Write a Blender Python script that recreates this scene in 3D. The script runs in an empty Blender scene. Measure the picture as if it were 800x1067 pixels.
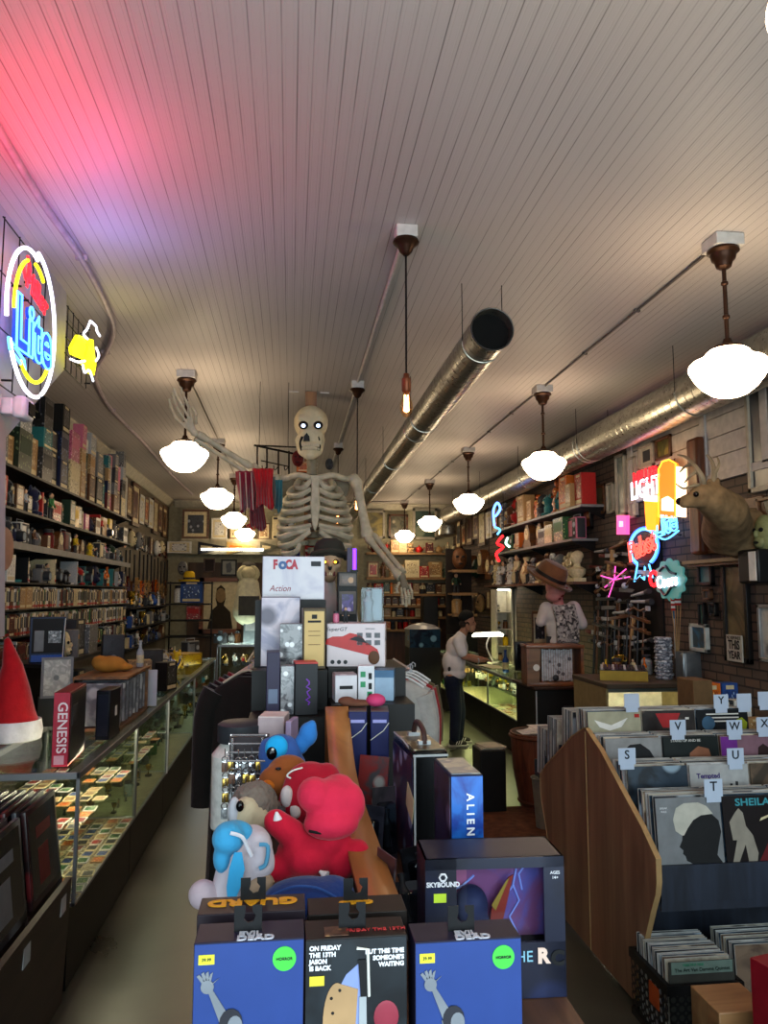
import bpy, bmesh, math, random
from mathutils import Vector, Matrix, Euler
random.seed(11)
C = bpy.context.scene.collection
PI = math.pi
R = math.radians
H = 1.95
CEIL = 4.0
BACK = 17.3
LEFT = -2.69
RIGHT = 3.69
FPX = 800.0
PITCH = math.atan(85.5/FPX)
YAW = math.atan(97*math.cos(PITCH)/FPX)
FW = Vector((math.sin(YAW)*math.cos(PITCH), math.cos(YAW)*math.cos(PITCH), math.sin(PITCH)))
RT = Vector((math.cos(YAW), -math.sin(YAW), 0))
UP = RT.cross(FW)
CAM = Vector((0, 0, H))
def ray(px, py): return FW*FPX + RT*(px-400) + UP*(533.5-py)
def aty(px, py, Y): d = ray(px, py); return CAM + d*(Y/d.y)
def atx(px, py, X): d = ray(px, py); return CAM + d*(X/d.x)
def atz(px, py, Z): d = ray(px, py); return CAM + d*((Z-H)/d.z)
def scr(p):
    v = Vector(p)-CAM; f = v.dot(FW)
    return (400+FPX*v.dot(RT)/f, 533.5-FPX*v.dot(UP)/f)

# ---------------------------------------------------------------- colours and materials
def lin(h):
    h = h.lstrip('#'); o = []
    for i in (0, 2, 4):
        v = int(h[i:i+2], 16)/255
        o.append(v/12.92 if v <= .04045 else ((v+.055)/1.055)**2.4)
    return (*o, 1)
MATS = {}
def newmat(name):
    m = bpy.data.materials.new(name); m.use_nodes = True
    nt = m.node_tree; b = nt.nodes['Principled BSDF']
    return m, nt, b
def flat(hx, rough=.55, metal=0., spec=.25, noise=.12, sheen=0):
    k = ('flat', hx, rough, metal, noise, sheen)
    if k in MATS: return MATS[k]
    m, nt, b = newmat('plain_'+hx.lstrip('#'))
    b.inputs['Roughness'].default_value = rough
    b.inputs['Metallic'].default_value = metal
    b.inputs['Specular IOR Level'].default_value = spec
    if sheen:
        b.inputs['Sheen Weight'].default_value = sheen
        b.inputs['Sheen Roughness'].default_value = .4
        bn = nt.nodes.new('ShaderNodeTexNoise'); bn.inputs['Scale'].default_value = 55; bn.inputs['Detail'].default_value = 4; bt = nt.nodes.new('ShaderNodeTexCoord'); bp = nt.nodes.new('ShaderNodeBump')
        bp.inputs['Strength'].default_value = .35; bp.inputs['Distance'].default_value = .008; nt.links.new(bt.outputs['Object'], bn.inputs['Vector']); nt.links.new(bn.outputs['Fac'], bp.inputs['Height']); nt.links.new(bp.outputs[0], b.inputs['Normal'])
    col = lin(hx)
    if noise:
        tc = nt.nodes.new('ShaderNodeTexCoord'); n = nt.nodes.new('ShaderNodeTexNoise')
        n.inputs['Scale'].default_value = 14; n.inputs['Detail'].default_value = 3
        nt.links.new(tc.outputs['Object'], n.inputs['Vector'])
        r = nt.nodes.new('ShaderNodeValToRGB')
        r.color_ramp.elements[0].position = .3; r.color_ramp.elements[1].position = .75
        r.color_ramp.elements[0].color = tuple(c*(1-noise*1.6) for c in col[:3])+(1,)
        r.color_ramp.elements[1].color = tuple(min(1, c*(1+noise)) for c in col[:3])+(1,)
        nt.links.new(n.outputs['Fac'], r.inputs['Fac']); nt.links.new(r.outputs['Color'], b.inputs['Base Color'])
    else:
        b.inputs['Base Color'].default_value = col
    MATS[k] = m; return m
def glow(hx, s, base=None):
    k = ('glow', hx, s)
    if k in MATS: return MATS[k]
    m, nt, b = newmat('lit_'+hx.lstrip('#'))
    b.inputs['Base Color'].default_value = lin(base or hx)
    b.inputs['Emission Color'].default_value = lin(hx)
    b.inputs['Emission Strength'].default_value = s
    MATS[k] = m; return m
def cover(h1, h2, h3, scale=9, rough=.35):
    """printed packaging: patches of three inks, shifted for every object"""
    k = ('cover', h1, h2, h3, scale, rough)
    if k in MATS: return MATS[k]
    m, nt, b = newmat('print_'+h1.lstrip('#')); N = nt.nodes.new; L = nt.links.new
    b.inputs['Roughness'].default_value = rough
    tc = N('ShaderNodeTexCoord'); oi = N('ShaderNodeObjectInfo'); ad = N('ShaderNodeVectorMath'); ad.operation = 'ADD'
    mu = N('ShaderNodeMath'); mu.operation = 'MULTIPLY'; mu.inputs[1].default_value = 37
    L(oi.outputs['Random'], mu.inputs[0]); L(tc.outputs['Object'], ad.inputs[0]); L(mu.outputs[0], ad.inputs[1])
    v = N('ShaderNodeTexVoronoi'); v.inputs['Scale'].default_value = scale; v.inputs['Randomness'].default_value = 1
    n = N('ShaderNodeTexNoise'); n.inputs['Scale'].default_value = scale*1.4; n.inputs['Detail'].default_value = 5; n.inputs['Distortion'].default_value = 1.2
    L(ad.outputs[0], v.inputs['Vector']); L(ad.outputs[0], n.inputs['Vector'])
    r = N('ShaderNodeValToRGB'); e = r.color_ramp.elements
    e[0].position = .40; e[0].color = lin(h1); e[1].position = .56; e[1].color = lin(h2)
    L(n.outputs['Fac'], r.inputs['Fac'])
    r2 = N('ShaderNodeValToRGB'); e = r2.color_ramp.elements
    e[0].position = .22; e[0].color = (1, 1, 1, 1); e[1].position = .3; e[1].color = (0, 0, 0, 1)
    L(v.outputs['Distance'], r2.inputs['Fac'])
    mx = N('ShaderNodeMix'); mx.data_type = 'RGBA'
    L(r2.outputs['Color'], mx.inputs['Factor']); L(r.outputs['Color'], mx.inputs['A']); mx.inputs['B'].default_value = lin(h3)
    L(mx.outputs['Result'], b.inputs['Base Color'])
    MATS[k] = m; return m
def glass_mat(tint='#f6fbf7', name='thin_glass', op=.88):
    k = ('glass', tint, op)
    if k in MATS: return MATS[k]
    m = bpy.data.materials.new(name); m.use_nodes = True; nt = m.node_tree; nt.nodes.clear(); N = nt.nodes.new
    o = N('ShaderNodeOutputMaterial'); mx = N('ShaderNodeMixShader'); t = N('ShaderNodeBsdfTransparent'); g = N('ShaderNodeBsdfGlossy')
    t.inputs['Color'].default_value = lin(tint); g.inputs['Roughness'].default_value = .03
    fr = N('ShaderNodeLayerWeight'); fr.inputs['Blend'].default_value = .5
    pw = N('ShaderNodeMath'); pw.operation = 'POWER'; pw.inputs[1].default_value = 4; nt.links.new(fr.outputs['Facing'], pw.inputs[0])
    ml = N('ShaderNodeMath'); ml.operation = 'MULTIPLY_ADD'; ml.inputs[1].default_value = .35; ml.inputs[2].default_value = .025; nt.links.new(pw.outputs[0], ml.inputs[0])
    nt.links.new(ml.outputs[0], mx.inputs[0]); nt.links.new(t.outputs[0], mx.inputs[1]); nt.links.new(g.outputs[0], mx.inputs[2])
    nt.links.new(mx.outputs[0], o.inputs[0])
    MATS[k] = m; return m
def wood(h1, h2, scale=6, rough=.45, axis='X'):
    k = ('wood', h1, h2, scale, rough, axis)
    if k in MATS: return MATS[k]
    m, nt, b = newmat('wood_'+h1.lstrip('#')); N = nt.nodes.new; L = nt.links.new
    tc = N('ShaderNodeTexCoord'); mp = N('ShaderNodeMapping')
    s = {'X': (.12, 1, 1), 'Y': (1, .12, 1), 'Z': (1, 1, .12)}[axis]
    mp.inputs['Scale'].default_value = tuple(a*scale for a in s)
    n = N('ShaderNodeTexNoise'); n.inputs['Scale'].default_value = 3.2; n.inputs['Detail'].default_value = 8; n.inputs['Distortion'].default_value = .6
    r = N('ShaderNodeValToRGB'); e = r.color_ramp.elements
    e[0].position = .34; e[0].color = lin(h1); e[1].position = .68; e[1].color = lin(h2)
    L(tc.outputs['Object'], mp.inputs['Vector']); L(mp.outputs[0], n.inputs['Vector']); L(n.outputs['Fac'], r.inputs['Fac']); L(r.outputs['Color'], b.inputs['Base Color'])
    b.inputs['Roughness'].default_value = rough
    bp = N('ShaderNodeBump'); bp.inputs['Strength'].default_value = .08; L(n.outputs['Fac'], bp.inputs['Height']); L(bp.outputs[0], b.inputs['Normal'])
    MATS[k] = m; return m

PAL = {  # colour word: base, second ink, accent
 'black': ('#141416', '#22242a', '#77777c'), 'charcoal': ('#2c2e33', '#1a1b1f', '#8a8c90'), 'grey': ('#6c6d6f', '#48494c', '#b5b5b3'),
 'white': ('#d8d6d0', '#b9b8b6', '#5a5c66'), 'cream': ('#cdbf98', '#a8966c', '#5e4a34'), 'tan': ('#a88558', '#7c5c38', '#d6c49a'),
 'brown': ('#5a3820', '#3c2414', '#a8794a'), 'red': ('#a8201c', '#6c1212', '#e0c8a0'), 'orange': ('#c8641c', '#8c3c10', '#f0d080'),
 'yellow': ('#d8b422', '#a88010', '#403018'), 'green': ('#2f6a38', '#1c4424', '#b0c070'), 'teal': ('#2c7478', '#174a50', '#c0d8d0'),
 'blue': ('#24488c', '#142a5c', '#a8c0e0'), 'purple': ('#4c3080', '#2c1a50', '#c0a8d8'), 'pink': ('#c46c88', '#94405c', '#f0d0d8'),
 'silver': ('#a4a8ac', '#74787c', '#e0e2e4'), 'dark red': ('#5c1418', '#380a0c', '#b08850'), 'dark blue': ('#161c3c', '#0c1024', '#5c74a8'),
 'olive': ('#84845a', '#5c5c38', '#a8a880'), 'dark green': ('#1c3424', '#102014', '#70845c')}
def pm(col, scale=9): return cover(*PAL[col], scale=scale)
def pf(col, rough=.55): return flat(PAL[col][0], rough)

# ---------------------------------------------------------------- mesh building
class MB:
    def __init__(s): s.bm = bmesh.new(); s.mi = 0
    def _tag(s, n0):
        s.bm.faces.ensure_lookup_table()
        for f in s.bm.faces[n0:]: f.material_index = s.mi
        return s
    def box(s, c, size, rot=None, bev=0, taper=None):
        n0 = len(s.bm.faces)
        r = bmesh.ops.create_cube(s.bm, size=1)
        vs = r['verts']
        for v in vs:
            x, y, z = v.co
            t = taper if (taper is not None and z > 0) else 1
            v.co = Vector((x*size[0]*t, y*size[1]*t, z*size[2]))
        if bev:
            es = list({e for v in vs for e in v.link_edges})
            rr = bmesh.ops.bevel(s.bm, geom=es, offset=bev, segments=2, affect='EDGES', profile=.5)
            vs = list({v for f in s.bm.faces[n0:] for v in f.verts}) if len(s.bm.faces) > n0 else vs
            s.bm.faces.ensure_lookup_table()
            vs = list({v for f in list(s.bm.faces)[n0:] for v in f.verts} | {v for v in rr['verts']})
        M = Matrix.Translation(c) @ (Euler(rot).to_matrix().to_4x4() if rot else Matrix())
        for v in vs: v.co = M @ v.co
        return s._tag(n0)
    def tube(s, pts, rad, n=8, caps=True, closed=False, flat_=None):
        n0 = len(s.bm.faces)
        pts = [Vector(p) for p in pts]; k = len(pts)
        if not hasattr(rad, '__len__'): rad = [rad]*k
        rings = []; nrm = None
        for i in range(k):
            if closed: t = pts[(i+1) % k]-pts[i-1]
            else: t = pts[min(i+1, k-1)]-pts[max(i-1, 0)]
            if t.length < 1e-9: t = Vector((0, 0, 1))
            t.normalize()
            if nrm is None:
                nrm = t.orthogonal().normalized()
                if flat_ is not None:
                    f_ = Vector(flat_[0]); nrm = (f_-t*f_.dot(t)).normalized()
            else:
                nrm = nrm-t*nrm.dot(t)
                if nrm.length < 1e-6: nrm = t.orthogonal()
                nrm.normalize()
            b = t.cross(nrm); fl = flat_[1] if flat_ is not None else 1
            rings.append([s.bm.verts.new(pts[i]+(nrm*math.cos(a)*fl+b*math.sin(a))*rad[i]) for a in [2*PI*j/n for j in range(n)]])
        for i in range(k if closed else k-1):
            a, b = rings[i], rings[(i+1) % k]
            for j in range(n):
                s.bm.faces.new((a[j], a[(j+1) % n], b[(j+1) % n], b[j]))
        if caps and not closed:
            s.bm.faces.new(rings[0][::-1]); s.bm.faces.new(rings[-1])
        return s._tag(n0)
    def cyl(s, p0, p1, r0, r1=None, n=16, caps=True): return s.tube([p0, p1], [r0, r0 if r1 is None else r1], n, caps)
    def lathe(s, prof, c=(0, 0, 0), n=20, M=None):
        n0 = len(s.bm.faces); rings = []
        for r, z in prof:
            if r < 1e-5: rings.append([s.bm.verts.new((0, 0, z))])
            else: rings.append([s.bm.verts.new((r*math.cos(2*PI*j/n), r*math.sin(2*PI*j/n), z)) for j in range(n)])
        for a, b in zip(rings, rings[1:]):
            for j in range(n):
                q = [a[j % len(a)], a[(j+1) % len(a)], b[(j+1) % len(b)], b[j % len(b)]]
                u = []
                for v in q:
                    if v not in u: u.append(v)
                if len(u) > 2:
                    try: s.bm.faces.new(u)
                    except ValueError: pass
        T = Matrix.Translation(c) @ (M.to_4x4() if M is not None else Matrix())
        for rg in rings:
            for v in rg: v.co = T @ v.co
        return s._tag(n0)
    def ball(s, c, r, rot=None, seg=16):
        if not hasattr(r, '__len__'): r = (r, r, r)
        n0 = len(s.bm.faces)
        M = Matrix.Translation(c) @ (Euler(rot).to_matrix().to_4x4() if rot else Matrix()) @ Matrix.Diagonal((*r, 1))
        bmesh.ops.create_uvsphere(s.bm, u_segments=seg, v_segments=max(6, seg*2//3), radius=1, matrix=M)
        return s._tag(n0)
    def prism(s, poly, d0, d1, axis='X'):
        """poly of 2D points; extruded along axis from d0 to d1. X: (y,z)  Y: (x,z)  Z: (x,y)"""
        n0 = len(s.bm.faces)
        f = {'X': lambda p, d: (d, p[0], p[1]), 'Y': lambda p, d: (p[0], d, p[1]), 'Z': lambda p, d: (p[0], p[1], d)}[axis]
        a = [s.bm.verts.new(f(p, d0)) for p in poly]; b = [s.bm.verts.new(f(p, d1)) for p in poly]
        k = len(poly)
        s.bm.faces.new(a); s.bm.faces.new(b[::-1])
        for i in range(k): s.bm.faces.new((a[i], b[i], b[(i+1) % k], a[(i+1) % k]))
        return s._tag(n0)
    def quad(s, a, b, c, d):
        n0 = len(s.bm.faces); s.bm.faces.new([s.bm.verts.new(p) for p in (a, b, c, d)]); return s._tag(n0)
    def mat(s, i): s.mi = i; return s
    def build(s, name, mats, parent=None, loc=None, rot=None, smooth=True, bev=0, sub=0):
        bmesh.ops.recalc_face_normals(s.bm, faces=s.bm.faces)
        me = bpy.data.meshes.new(name); s.bm.to_mesh(me); s.bm.free()
        if not isinstance(mats, (list, tuple)): mats = [mats]
        for m in mats: me.materials.append(m)
        return link(name, me, parent, loc, rot, smooth, bev, sub)
def link(name, me, parent=None, loc=None, rot=None, smooth=True, bev=0, sub=0):
    if smooth:
        for p in me.polygons: p.use_smooth = True
        try: me.set_sharp_from_angle(angle=R(38))
        except Exception: pass
    o = bpy.data.objects.new(name, me); C.objects.link(o)
    if parent is not None: o.parent = parent
    if loc is not None: o.location = loc
    if rot is not None: o.rotation_euler = rot
    if bev:
        b = o.modifiers.new('edge', 'BEVEL'); b.width = bev; b.segments = 2; b.limit_method = 'ANGLE'; b.angle_limit = R(50)
    if sub:
        b = o.modifiers.new('sub', 'SUBSURF'); b.levels = b.render_levels = sub
    return o
def organic(name, mats, shapes, voxel=.006, smooth=6, parent=None, loc=None, rot=None, dec=0):
    """one continuous skin over ellipsoids ('e', c, r, rot) and tapered limbs ('c', p0, p1, r0, r1)"""
    b = MB()
    for s in shapes:
        if s[0] == 'e': b.ball(s[1], s[2], s[3] if len(s) > 3 else None, 14)
        elif s[0] == 'c':
            p0, p1, r0, r1 = Vector(s[1]), Vector(s[2]), s[3], s[4]
            b.tube([p0, p0.lerp(p1, .5), p1], [r0, (r0+r1)/2, r1], 12); b.ball(p0, r0, None, 12); b.ball(p1, r1, None, 12)
        elif s[0] == 't': b.tube(s[1], s[2], 10); b.ball(s[1][0], s[2][0], None, 10); b.ball(s[1][-1], s[2][-1], None, 10)
        elif s[0] == 'b': b.box(s[1], s[2], s[3] if len(s) > 3 else None)
    bmesh.ops.recalc_face_normals(b.bm, faces=b.bm.faces)
    me = bpy.data.meshes.new('tmp'); b.bm.to_mesh(me); b.bm.free()
    t = bpy.data.objects.new('tmp', me); C.objects.link(t)
    m = t.modifiers.new('r', 'REMESH'); m.mode = 'VOXEL'; m.voxel_size = voxel
    m = t.modifiers.new('s', 'SMOOTH'); m.factor = .5; m.iterations = smooth
    if dec: m = t.modifiers.new('d', 'DECIMATE'); m.ratio = dec
    dg = bpy.context.evaluated_depsgraph_get()
    out = bpy.data.meshes.new_from_object(t.evaluated_get(dg))
    bpy.data.objects.remove(t); bpy.data.meshes.remove(me)
    out.name = name; out.materials.clear()
    for mm in (mats if isinstance(mats, (list, tuple)) else [mats]): out.materials.append(mm)
    for p in out.polygons: p.use_smooth = True
    o = bpy.data.objects.new(name, out); C.objects.link(o)
    if parent is not None: o.parent = parent
    if loc is not None: o.location = loc
    if rot is not None: o.rotation_euler = rot
    return o
def tag(o, label, cat, group=None):
    o['label'] = label; o['category'] = cat
    if group: o['group'] = group
    return o
def thing(name, label, cat, loc=(0, 0, 0), rotz=0, group=None):
    o = bpy.data.objects.new(name, None); C.objects.link(o); o.empty_display_size = .1
    o.location = loc; o.rotation_euler = (0, 0, rotz)
    return tag(o, label, cat, group)
def struct(o): o['kind'] = 'structure'; return o
def copy_tree(o, parent=None):
    c = o.copy(); C.objects.link(c); c.parent = parent
    for ch in list(o.children): copy_tree(ch, c)
    return c
FACE = {'front': (PI/2, 0, 0), 'left': (PI/2, 0, PI/2), 'right': (PI/2, 0, -PI/2)}
def text(name, s, size, mat, parent, loc, rot=(PI/2, 0, 0), ext=.0008, tube=0, align='CENTER', sx=1, shear=0, bold=0):
    c = bpy.data.curves.new(name, 'FONT'); c.body = s; c.size = size; c.align_x = align; c.align_y = 'CENTER'
    c.shear = shear; c.resolution_u = 3
    if bold: c.offset = bold
    if tube: c.fill_mode = 'NONE'; c.bevel_depth = tube; c.bevel_resolution = 1
    else: c.extrude = ext
    t = bpy.data.objects.new('tmp', c); C.objects.link(t)
    dg = bpy.context.evaluated_depsgraph_get(); me = bpy.data.meshes.new_from_object(t.evaluated_get(dg))
    bpy.data.objects.remove(t); me.materials.clear(); me.materials.append(mat)
    o = bpy.data.objects.new(name, me); C.objects.link(o)
    if parent is not None: o.parent = parent
    o.location = loc; o.rotation_euler = rot; o.scale = (sx, 1, 1)
    return o
def smooth_path(pts, n=8, closed=False):
    """Catmull-Rom through the points"""
    P = [Vector(p) for p in pts]; out = []; k = len(P)
    for i in range(k if closed else k-1):
        if closed: a, b, c, d = P[i-1], P[i], P[(i+1) % k], P[(i+2) % k]
        else: a, b, c, d = P[max(i-1, 0)], P[i], P[i+1], P[min(i+2, k-1)]
        for j in range(n):
            t = j/n
            out.append(.5*((2*b)+(c-a)*t+(2*a-5*b+4*c-d)*t*t+(3*b-a-3*c+d)*t**3))
    if not closed: out.append(P[-1])
    return out
# ================================================================ THE ROOM
def bead_ceiling():
    m, nt, b = newmat('painted_beadboard'); N = nt.nodes.new; L = nt.links.new
    tc = N('ShaderNodeTexCoord'); sp = N('ShaderNodeSeparateXYZ'); L(tc.outputs['Object'], sp.inputs[0])
    def groove(width, edge, off=0):
        a = N('ShaderNodeMath'); a.operation = 'MULTIPLY_ADD'; a.inputs[1].default_value = 1/width; a.inputs[2].default_value = 100+off; L(sp.outputs['X'], a.inputs[0])
        f = N('ShaderNodeMath'); f.operation = 'FRACT'; L(a.outputs[0], f.inputs[0])
        p = N('ShaderNodeMath'); p.operation = 'PINGPONG'; p.inputs[1].default_value = .5; L(f.outputs[0], p.inputs[0])
        r = N('ShaderNodeMapRange'); r.inputs['From Min'].default_value = 0; r.inputs['From Max'].default_value = edge; L(p.outputs[0], r.inputs['Value'])
        return r.outputs[0], a.outputs[0]
    g1, _ = groove(.06, .07); g2, cell = groove(.03, .1, .5)
    # shadow gaps that open irregularly along the boards
    mp = N('ShaderNodeMapping'); mp.inputs['Scale'].default_value = (9, .7, 1); L(tc.outputs['Object'], mp.inputs['Vector'])
    n = N('ShaderNodeTexNoise'); n.inputs['Scale'].default_value = 1.6; n.inputs['Detail'].default_value = 3; L(mp.outputs[0], n.inputs['Vector'])
    rr = N('ShaderNodeMapRange'); rr.inputs['From Min'].default_value = .42; rr.inputs['From Max'].default_value = .62; rr.inputs['To Min'].default_value = .35; rr.inputs['To Max'].default_value = 1; L(n.outputs['Fac'], rr.inputs['Value'])
    inv = N('ShaderNodeMath'); inv.operation = 'SUBTRACT'; inv.inputs[0].default_value = 1; L(g1, inv.inputs[1])
    dk = N('ShaderNodeMath'); dk.operation = 'MULTIPLY'; L(inv.outputs[0], dk.inputs[0]); L(rr.outputs[0], dk.inputs[1])
    big = N('ShaderNodeTexNoise'); big.inputs['Scale'].default_value = .8; L(tc.outputs['Object'], big.inputs['Vector'])
    cr = N('ShaderNodeValToRGB'); e = cr.color_ramp.elements; e[0].color = lin('#b5aeab'); e[1].color = lin('#c6bfbc'); L(big.outputs['Fac'], cr.inputs['Fac'])
    mx = N('ShaderNodeMix'); mx.data_type = 'RGBA'; L(dk.outputs[0], mx.inputs['Factor']); L(cr.outputs['Color'], mx.inputs['A']); mx.inputs['B'].default_value = lin('#6a625d')
    L(mx.outputs['Result'], b.inputs['Base Color']); b.inputs['Roughness'].default_value = .5
    mn = N('ShaderNodeMath'); mn.operation = 'MINIMUM'; L(g1, mn.inputs[0]); L(g2, mn.inputs[1])
    bp = N('ShaderNodeBump'); bp.inputs['Strength'].default_value = .32; bp.inputs['Distance'].default_value = .004
    L(mn.outputs[0], bp.inputs['Height']); L(bp.outputs[0], b.inputs['Normal'])
    return m
def floor_mat():
    m, nt, b = newmat('worn_sealed_concrete'); N = nt.nodes.new; L = nt.links.new
    tc = N('ShaderNodeTexCoord')
    n = N('ShaderNodeTexNoise'); n.inputs['Scale'].default_value = 1.5; n.inputs['Detail'].default_value = 9; n.inputs['Distortion'].default_value = .5; L(tc.outputs['Object'], n.inputs['Vector'])
    r = N('ShaderNodeValToRGB'); e = r.color_ramp.elements; e[0].position = .32; e[0].color = lin('#1f1f18'); e[1].position = .7; e[1].color = lin('#45443a'); L(n.outputs['Fac'], r.inputs['Fac'])
    L(r.outputs['Color'], b.inputs['Base Color'])
    rg = N('ShaderNodeMapRange'); rg.inputs['To Min'].default_value = .2; rg.inputs['To Max'].default_value = .42; L(n.outputs['Fac'], rg.inputs['Value']); L(rg.outputs[0], b.inputs['Roughness'])
    bp = N('ShaderNodeBump'); bp.inputs['Strength'].default_value = .15; L(n.outputs['Fac'], bp.inputs['Height']); L(bp.outputs[0], b.inputs['Normal'])
    return m
def brick_mat():
    m, nt, b = newmat('old_brick'); N = nt.nodes.new; L = nt.links.new
    tc = N('ShaderNodeTexCoord'); mp = N('ShaderNodeMapping'); mp.inputs['Rotation'].default_value = (PI/2, 0, PI/2)
    sp = N('ShaderNodeSeparateXYZ'); cb = N('ShaderNodeCombineXYZ'); L(tc.outputs['Object'], sp.inputs[0]); L(sp.outputs['Y'], cb.inputs['X']); L(sp.outputs['Z'], cb.inputs['Y'])
    br = N('ShaderNodeTexBrick'); br.inputs['Scale'].default_value = 1; br.inputs['Brick Width'].default_value = .21; br.inputs['Row Height'].default_value = .075; br.inputs['Mortar Size'].default_value = .008
    br.inputs['Color1'].default_value = lin('#5a4638'); br.inputs['Color2'].default_value = lin('#463a34'); br.inputs['Mortar'].default_value = lin('#1e1a18')
    L(cb.outputs[0], br.inputs['Vector']); L(br.outputs['Color'], b.inputs['Base Color']); b.inputs['Roughness'].default_value = .8
    bp = N('ShaderNodeBump'); bp.inputs['Strength'].default_value = .5; bp.inputs['Distance'].default_value = .01; bp.invert = True; L(br.outputs['Fac'], bp.inputs['Height']); L(bp.outputs[0], b.inputs['Normal'])
    return m
Y0 = -1.3
struct(MB().box(((LEFT+RIGHT)/2, (Y0+BACK)/2, -.06), (RIGHT-LEFT+.4, BACK-Y0+.4, .12)).build('floor', floor_mat()))
struct(MB().box(((LEFT+RIGHT)/2, (Y0+BACK)/2, CEIL+.06), (RIGHT-LEFT+.4, BACK-Y0+.4, .12)).build('ceiling', bead_ceiling()))
struct(MB().box((LEFT-.06, (Y0+BACK)/2, CEIL/2), (.12, BACK-Y0+.3, CEIL)).build('wall_left', flat('#6d6455', .8)))
struct(MB().box((RIGHT+.06, (Y0+BACK)/2, CEIL/2), (.12, BACK-Y0+.3, CEIL)).build('wall_right', brick_mat()))
struct(MB().box(((LEFT+RIGHT)/2, BACK+.06, CEIL/2), (RIGHT-LEFT, .12, CEIL)).build('wall_back', flat('#a39c80', .8)))
# shop front behind the photographer: low wall, piers, header, glazed opening
b = MB()
b.box(((LEFT+RIGHT)/2, Y0-.06, .3), (RIGHT-LEFT, .12, .6)); b.box(((LEFT+RIGHT)/2, Y0-.06, 3.75), (RIGHT-LEFT, .12, .5))
for x in (LEFT+.2, .4, RIGHT-.2): b.box((x, Y0-.06, 2.05), (.4 if x != .4 else .14, .12, 2.9))
struct(b.build('wall_front', flat('#7c7468', .7)))
struct(MB().box(((LEFT+RIGHT)/2, Y0-.05, 2.05), (RIGHT-LEFT-.5, .012, 2.9)).build('window_1', glass_mat()))
# grey wing wall beside the entrance: reaches the ceiling, its far edge slopes up and away
wx = -1.55
pA = atx(69, 300, wx); pB = atx(67, 385, wx); pC = atx(6, 456, wx); pD = atx(6, 640, wx)
poly = [(Y0, 1.72), (pD.y, 1.72), (pC.y, pC.z), (pB.y, pB.z), (pA.y+.02, CEIL), (Y0, CEIL)]
struct(MB().prism(poly, wx, wx-.14, 'X').build('wall_wing', flat('#a5a2a6', .7, noise=.05)))
# white boarded panel high on the right wall, above the brick
b = MB(); ty = 8.0
for k in range(6):
    z = 2.97+k*.172; b.box((RIGHT-.012, (Y0+ty)/2, z+.086), (.024, ty-Y0, .166))
for y in (1.5, 3.4, 5.5, 6.4, 7.9): b.box((RIGHT-.02, y, 3.485), (.04, .09, 1.03))
b.box((RIGHT-.02, (Y0+ty)/2, 2.96), (.04, ty-Y0, .07))
struct(b.build('trim_1', flat('#b0aaa6', .65), bev=.004))
struct(MB().prism([(LEFT, 3.86), (LEFT+.03, 3.86), (LEFT+.12, 3.97), (LEFT+.12, CEIL), (LEFT, CEIL)], 5.4, BACK, 'Y').build('trim_2', flat('#bdb6a2', .6)))
struct(MB().prism([(BACK, 3.86), (BACK-.03, 3.86), (BACK-.12, 3.97), (BACK-.12, CEIL), (BACK, CEIL)], LEFT+.12, RIGHT, 'X').build('trim_3', flat('#bdb6a2', .6)))

# ================================================================ CAMERA, WORLD, DAYLIGHT
cd = bpy.data.cameras.new('camera'); cam = bpy.data.objects.new('camera', cd); C.objects.link(cam)
cd.sensor_fit = 'VERTICAL'; cd.sensor_height = 36; cd.lens = 36*FPX/1067; cd.clip_start = .02
cam.location = CAM; cam.rotation_euler = Matrix((RT, UP, -FW)).transposed().to_euler()
bpy.context.scene.camera = cam
w = bpy.data.worlds.new('daylight'); bpy.context.scene.world = w; w.use_nodes = True
w.node_tree.nodes['Background'].inputs[0].default_value = lin('#c4d6f0'); w.node_tree.nodes['Background'].inputs[1].default_value = 1.0
def area(name, loc, rot, size, energy, col):
    l = bpy.data.lights.new(name, 'AREA'); l.shape = 'RECTANGLE'; l.size, l.size_y = size; l.energy = energy; l.color = col
    o = bpy.data.objects.new(name, l); C.objects.link(o); o.location = loc; o.rotation_euler = rot; return o
def point(name, loc, energy, col, r=.08):
    l = bpy.data.lights.new(name, 'POINT'); l.energy = energy; l.color = col; l.shadow_soft_size = r
    o = bpy.data.objects.new(name, l); C.objects.link(o); o.location = loc; return o
area('daylight_through_window', (.55, Y0-.3, 2.2), (R(102), 0, 0), (5.4, 2.6), 330, (.78, .88, 1.0))
sc = bpy.context.scene
sc.view_settings.view_transform = 'Standard'; sc.view_settings.look = 'None'; sc.view_settings.gamma = 1
sc.view_settings.use_curve_mapping = False; sc.view_settings.exposure = 0.0
sc.cycles.max_bounces = 6; sc.cycles.diffuse_bounces = 3; sc.cycles.transparent_max_bounces = 16; sc.cycles.caustics_reflective = False; sc.cycles.caustics_refractive = False
sc.cycles.sample_clamp_indirect = 3.0; sc.cycles.use_denoising = True

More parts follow.
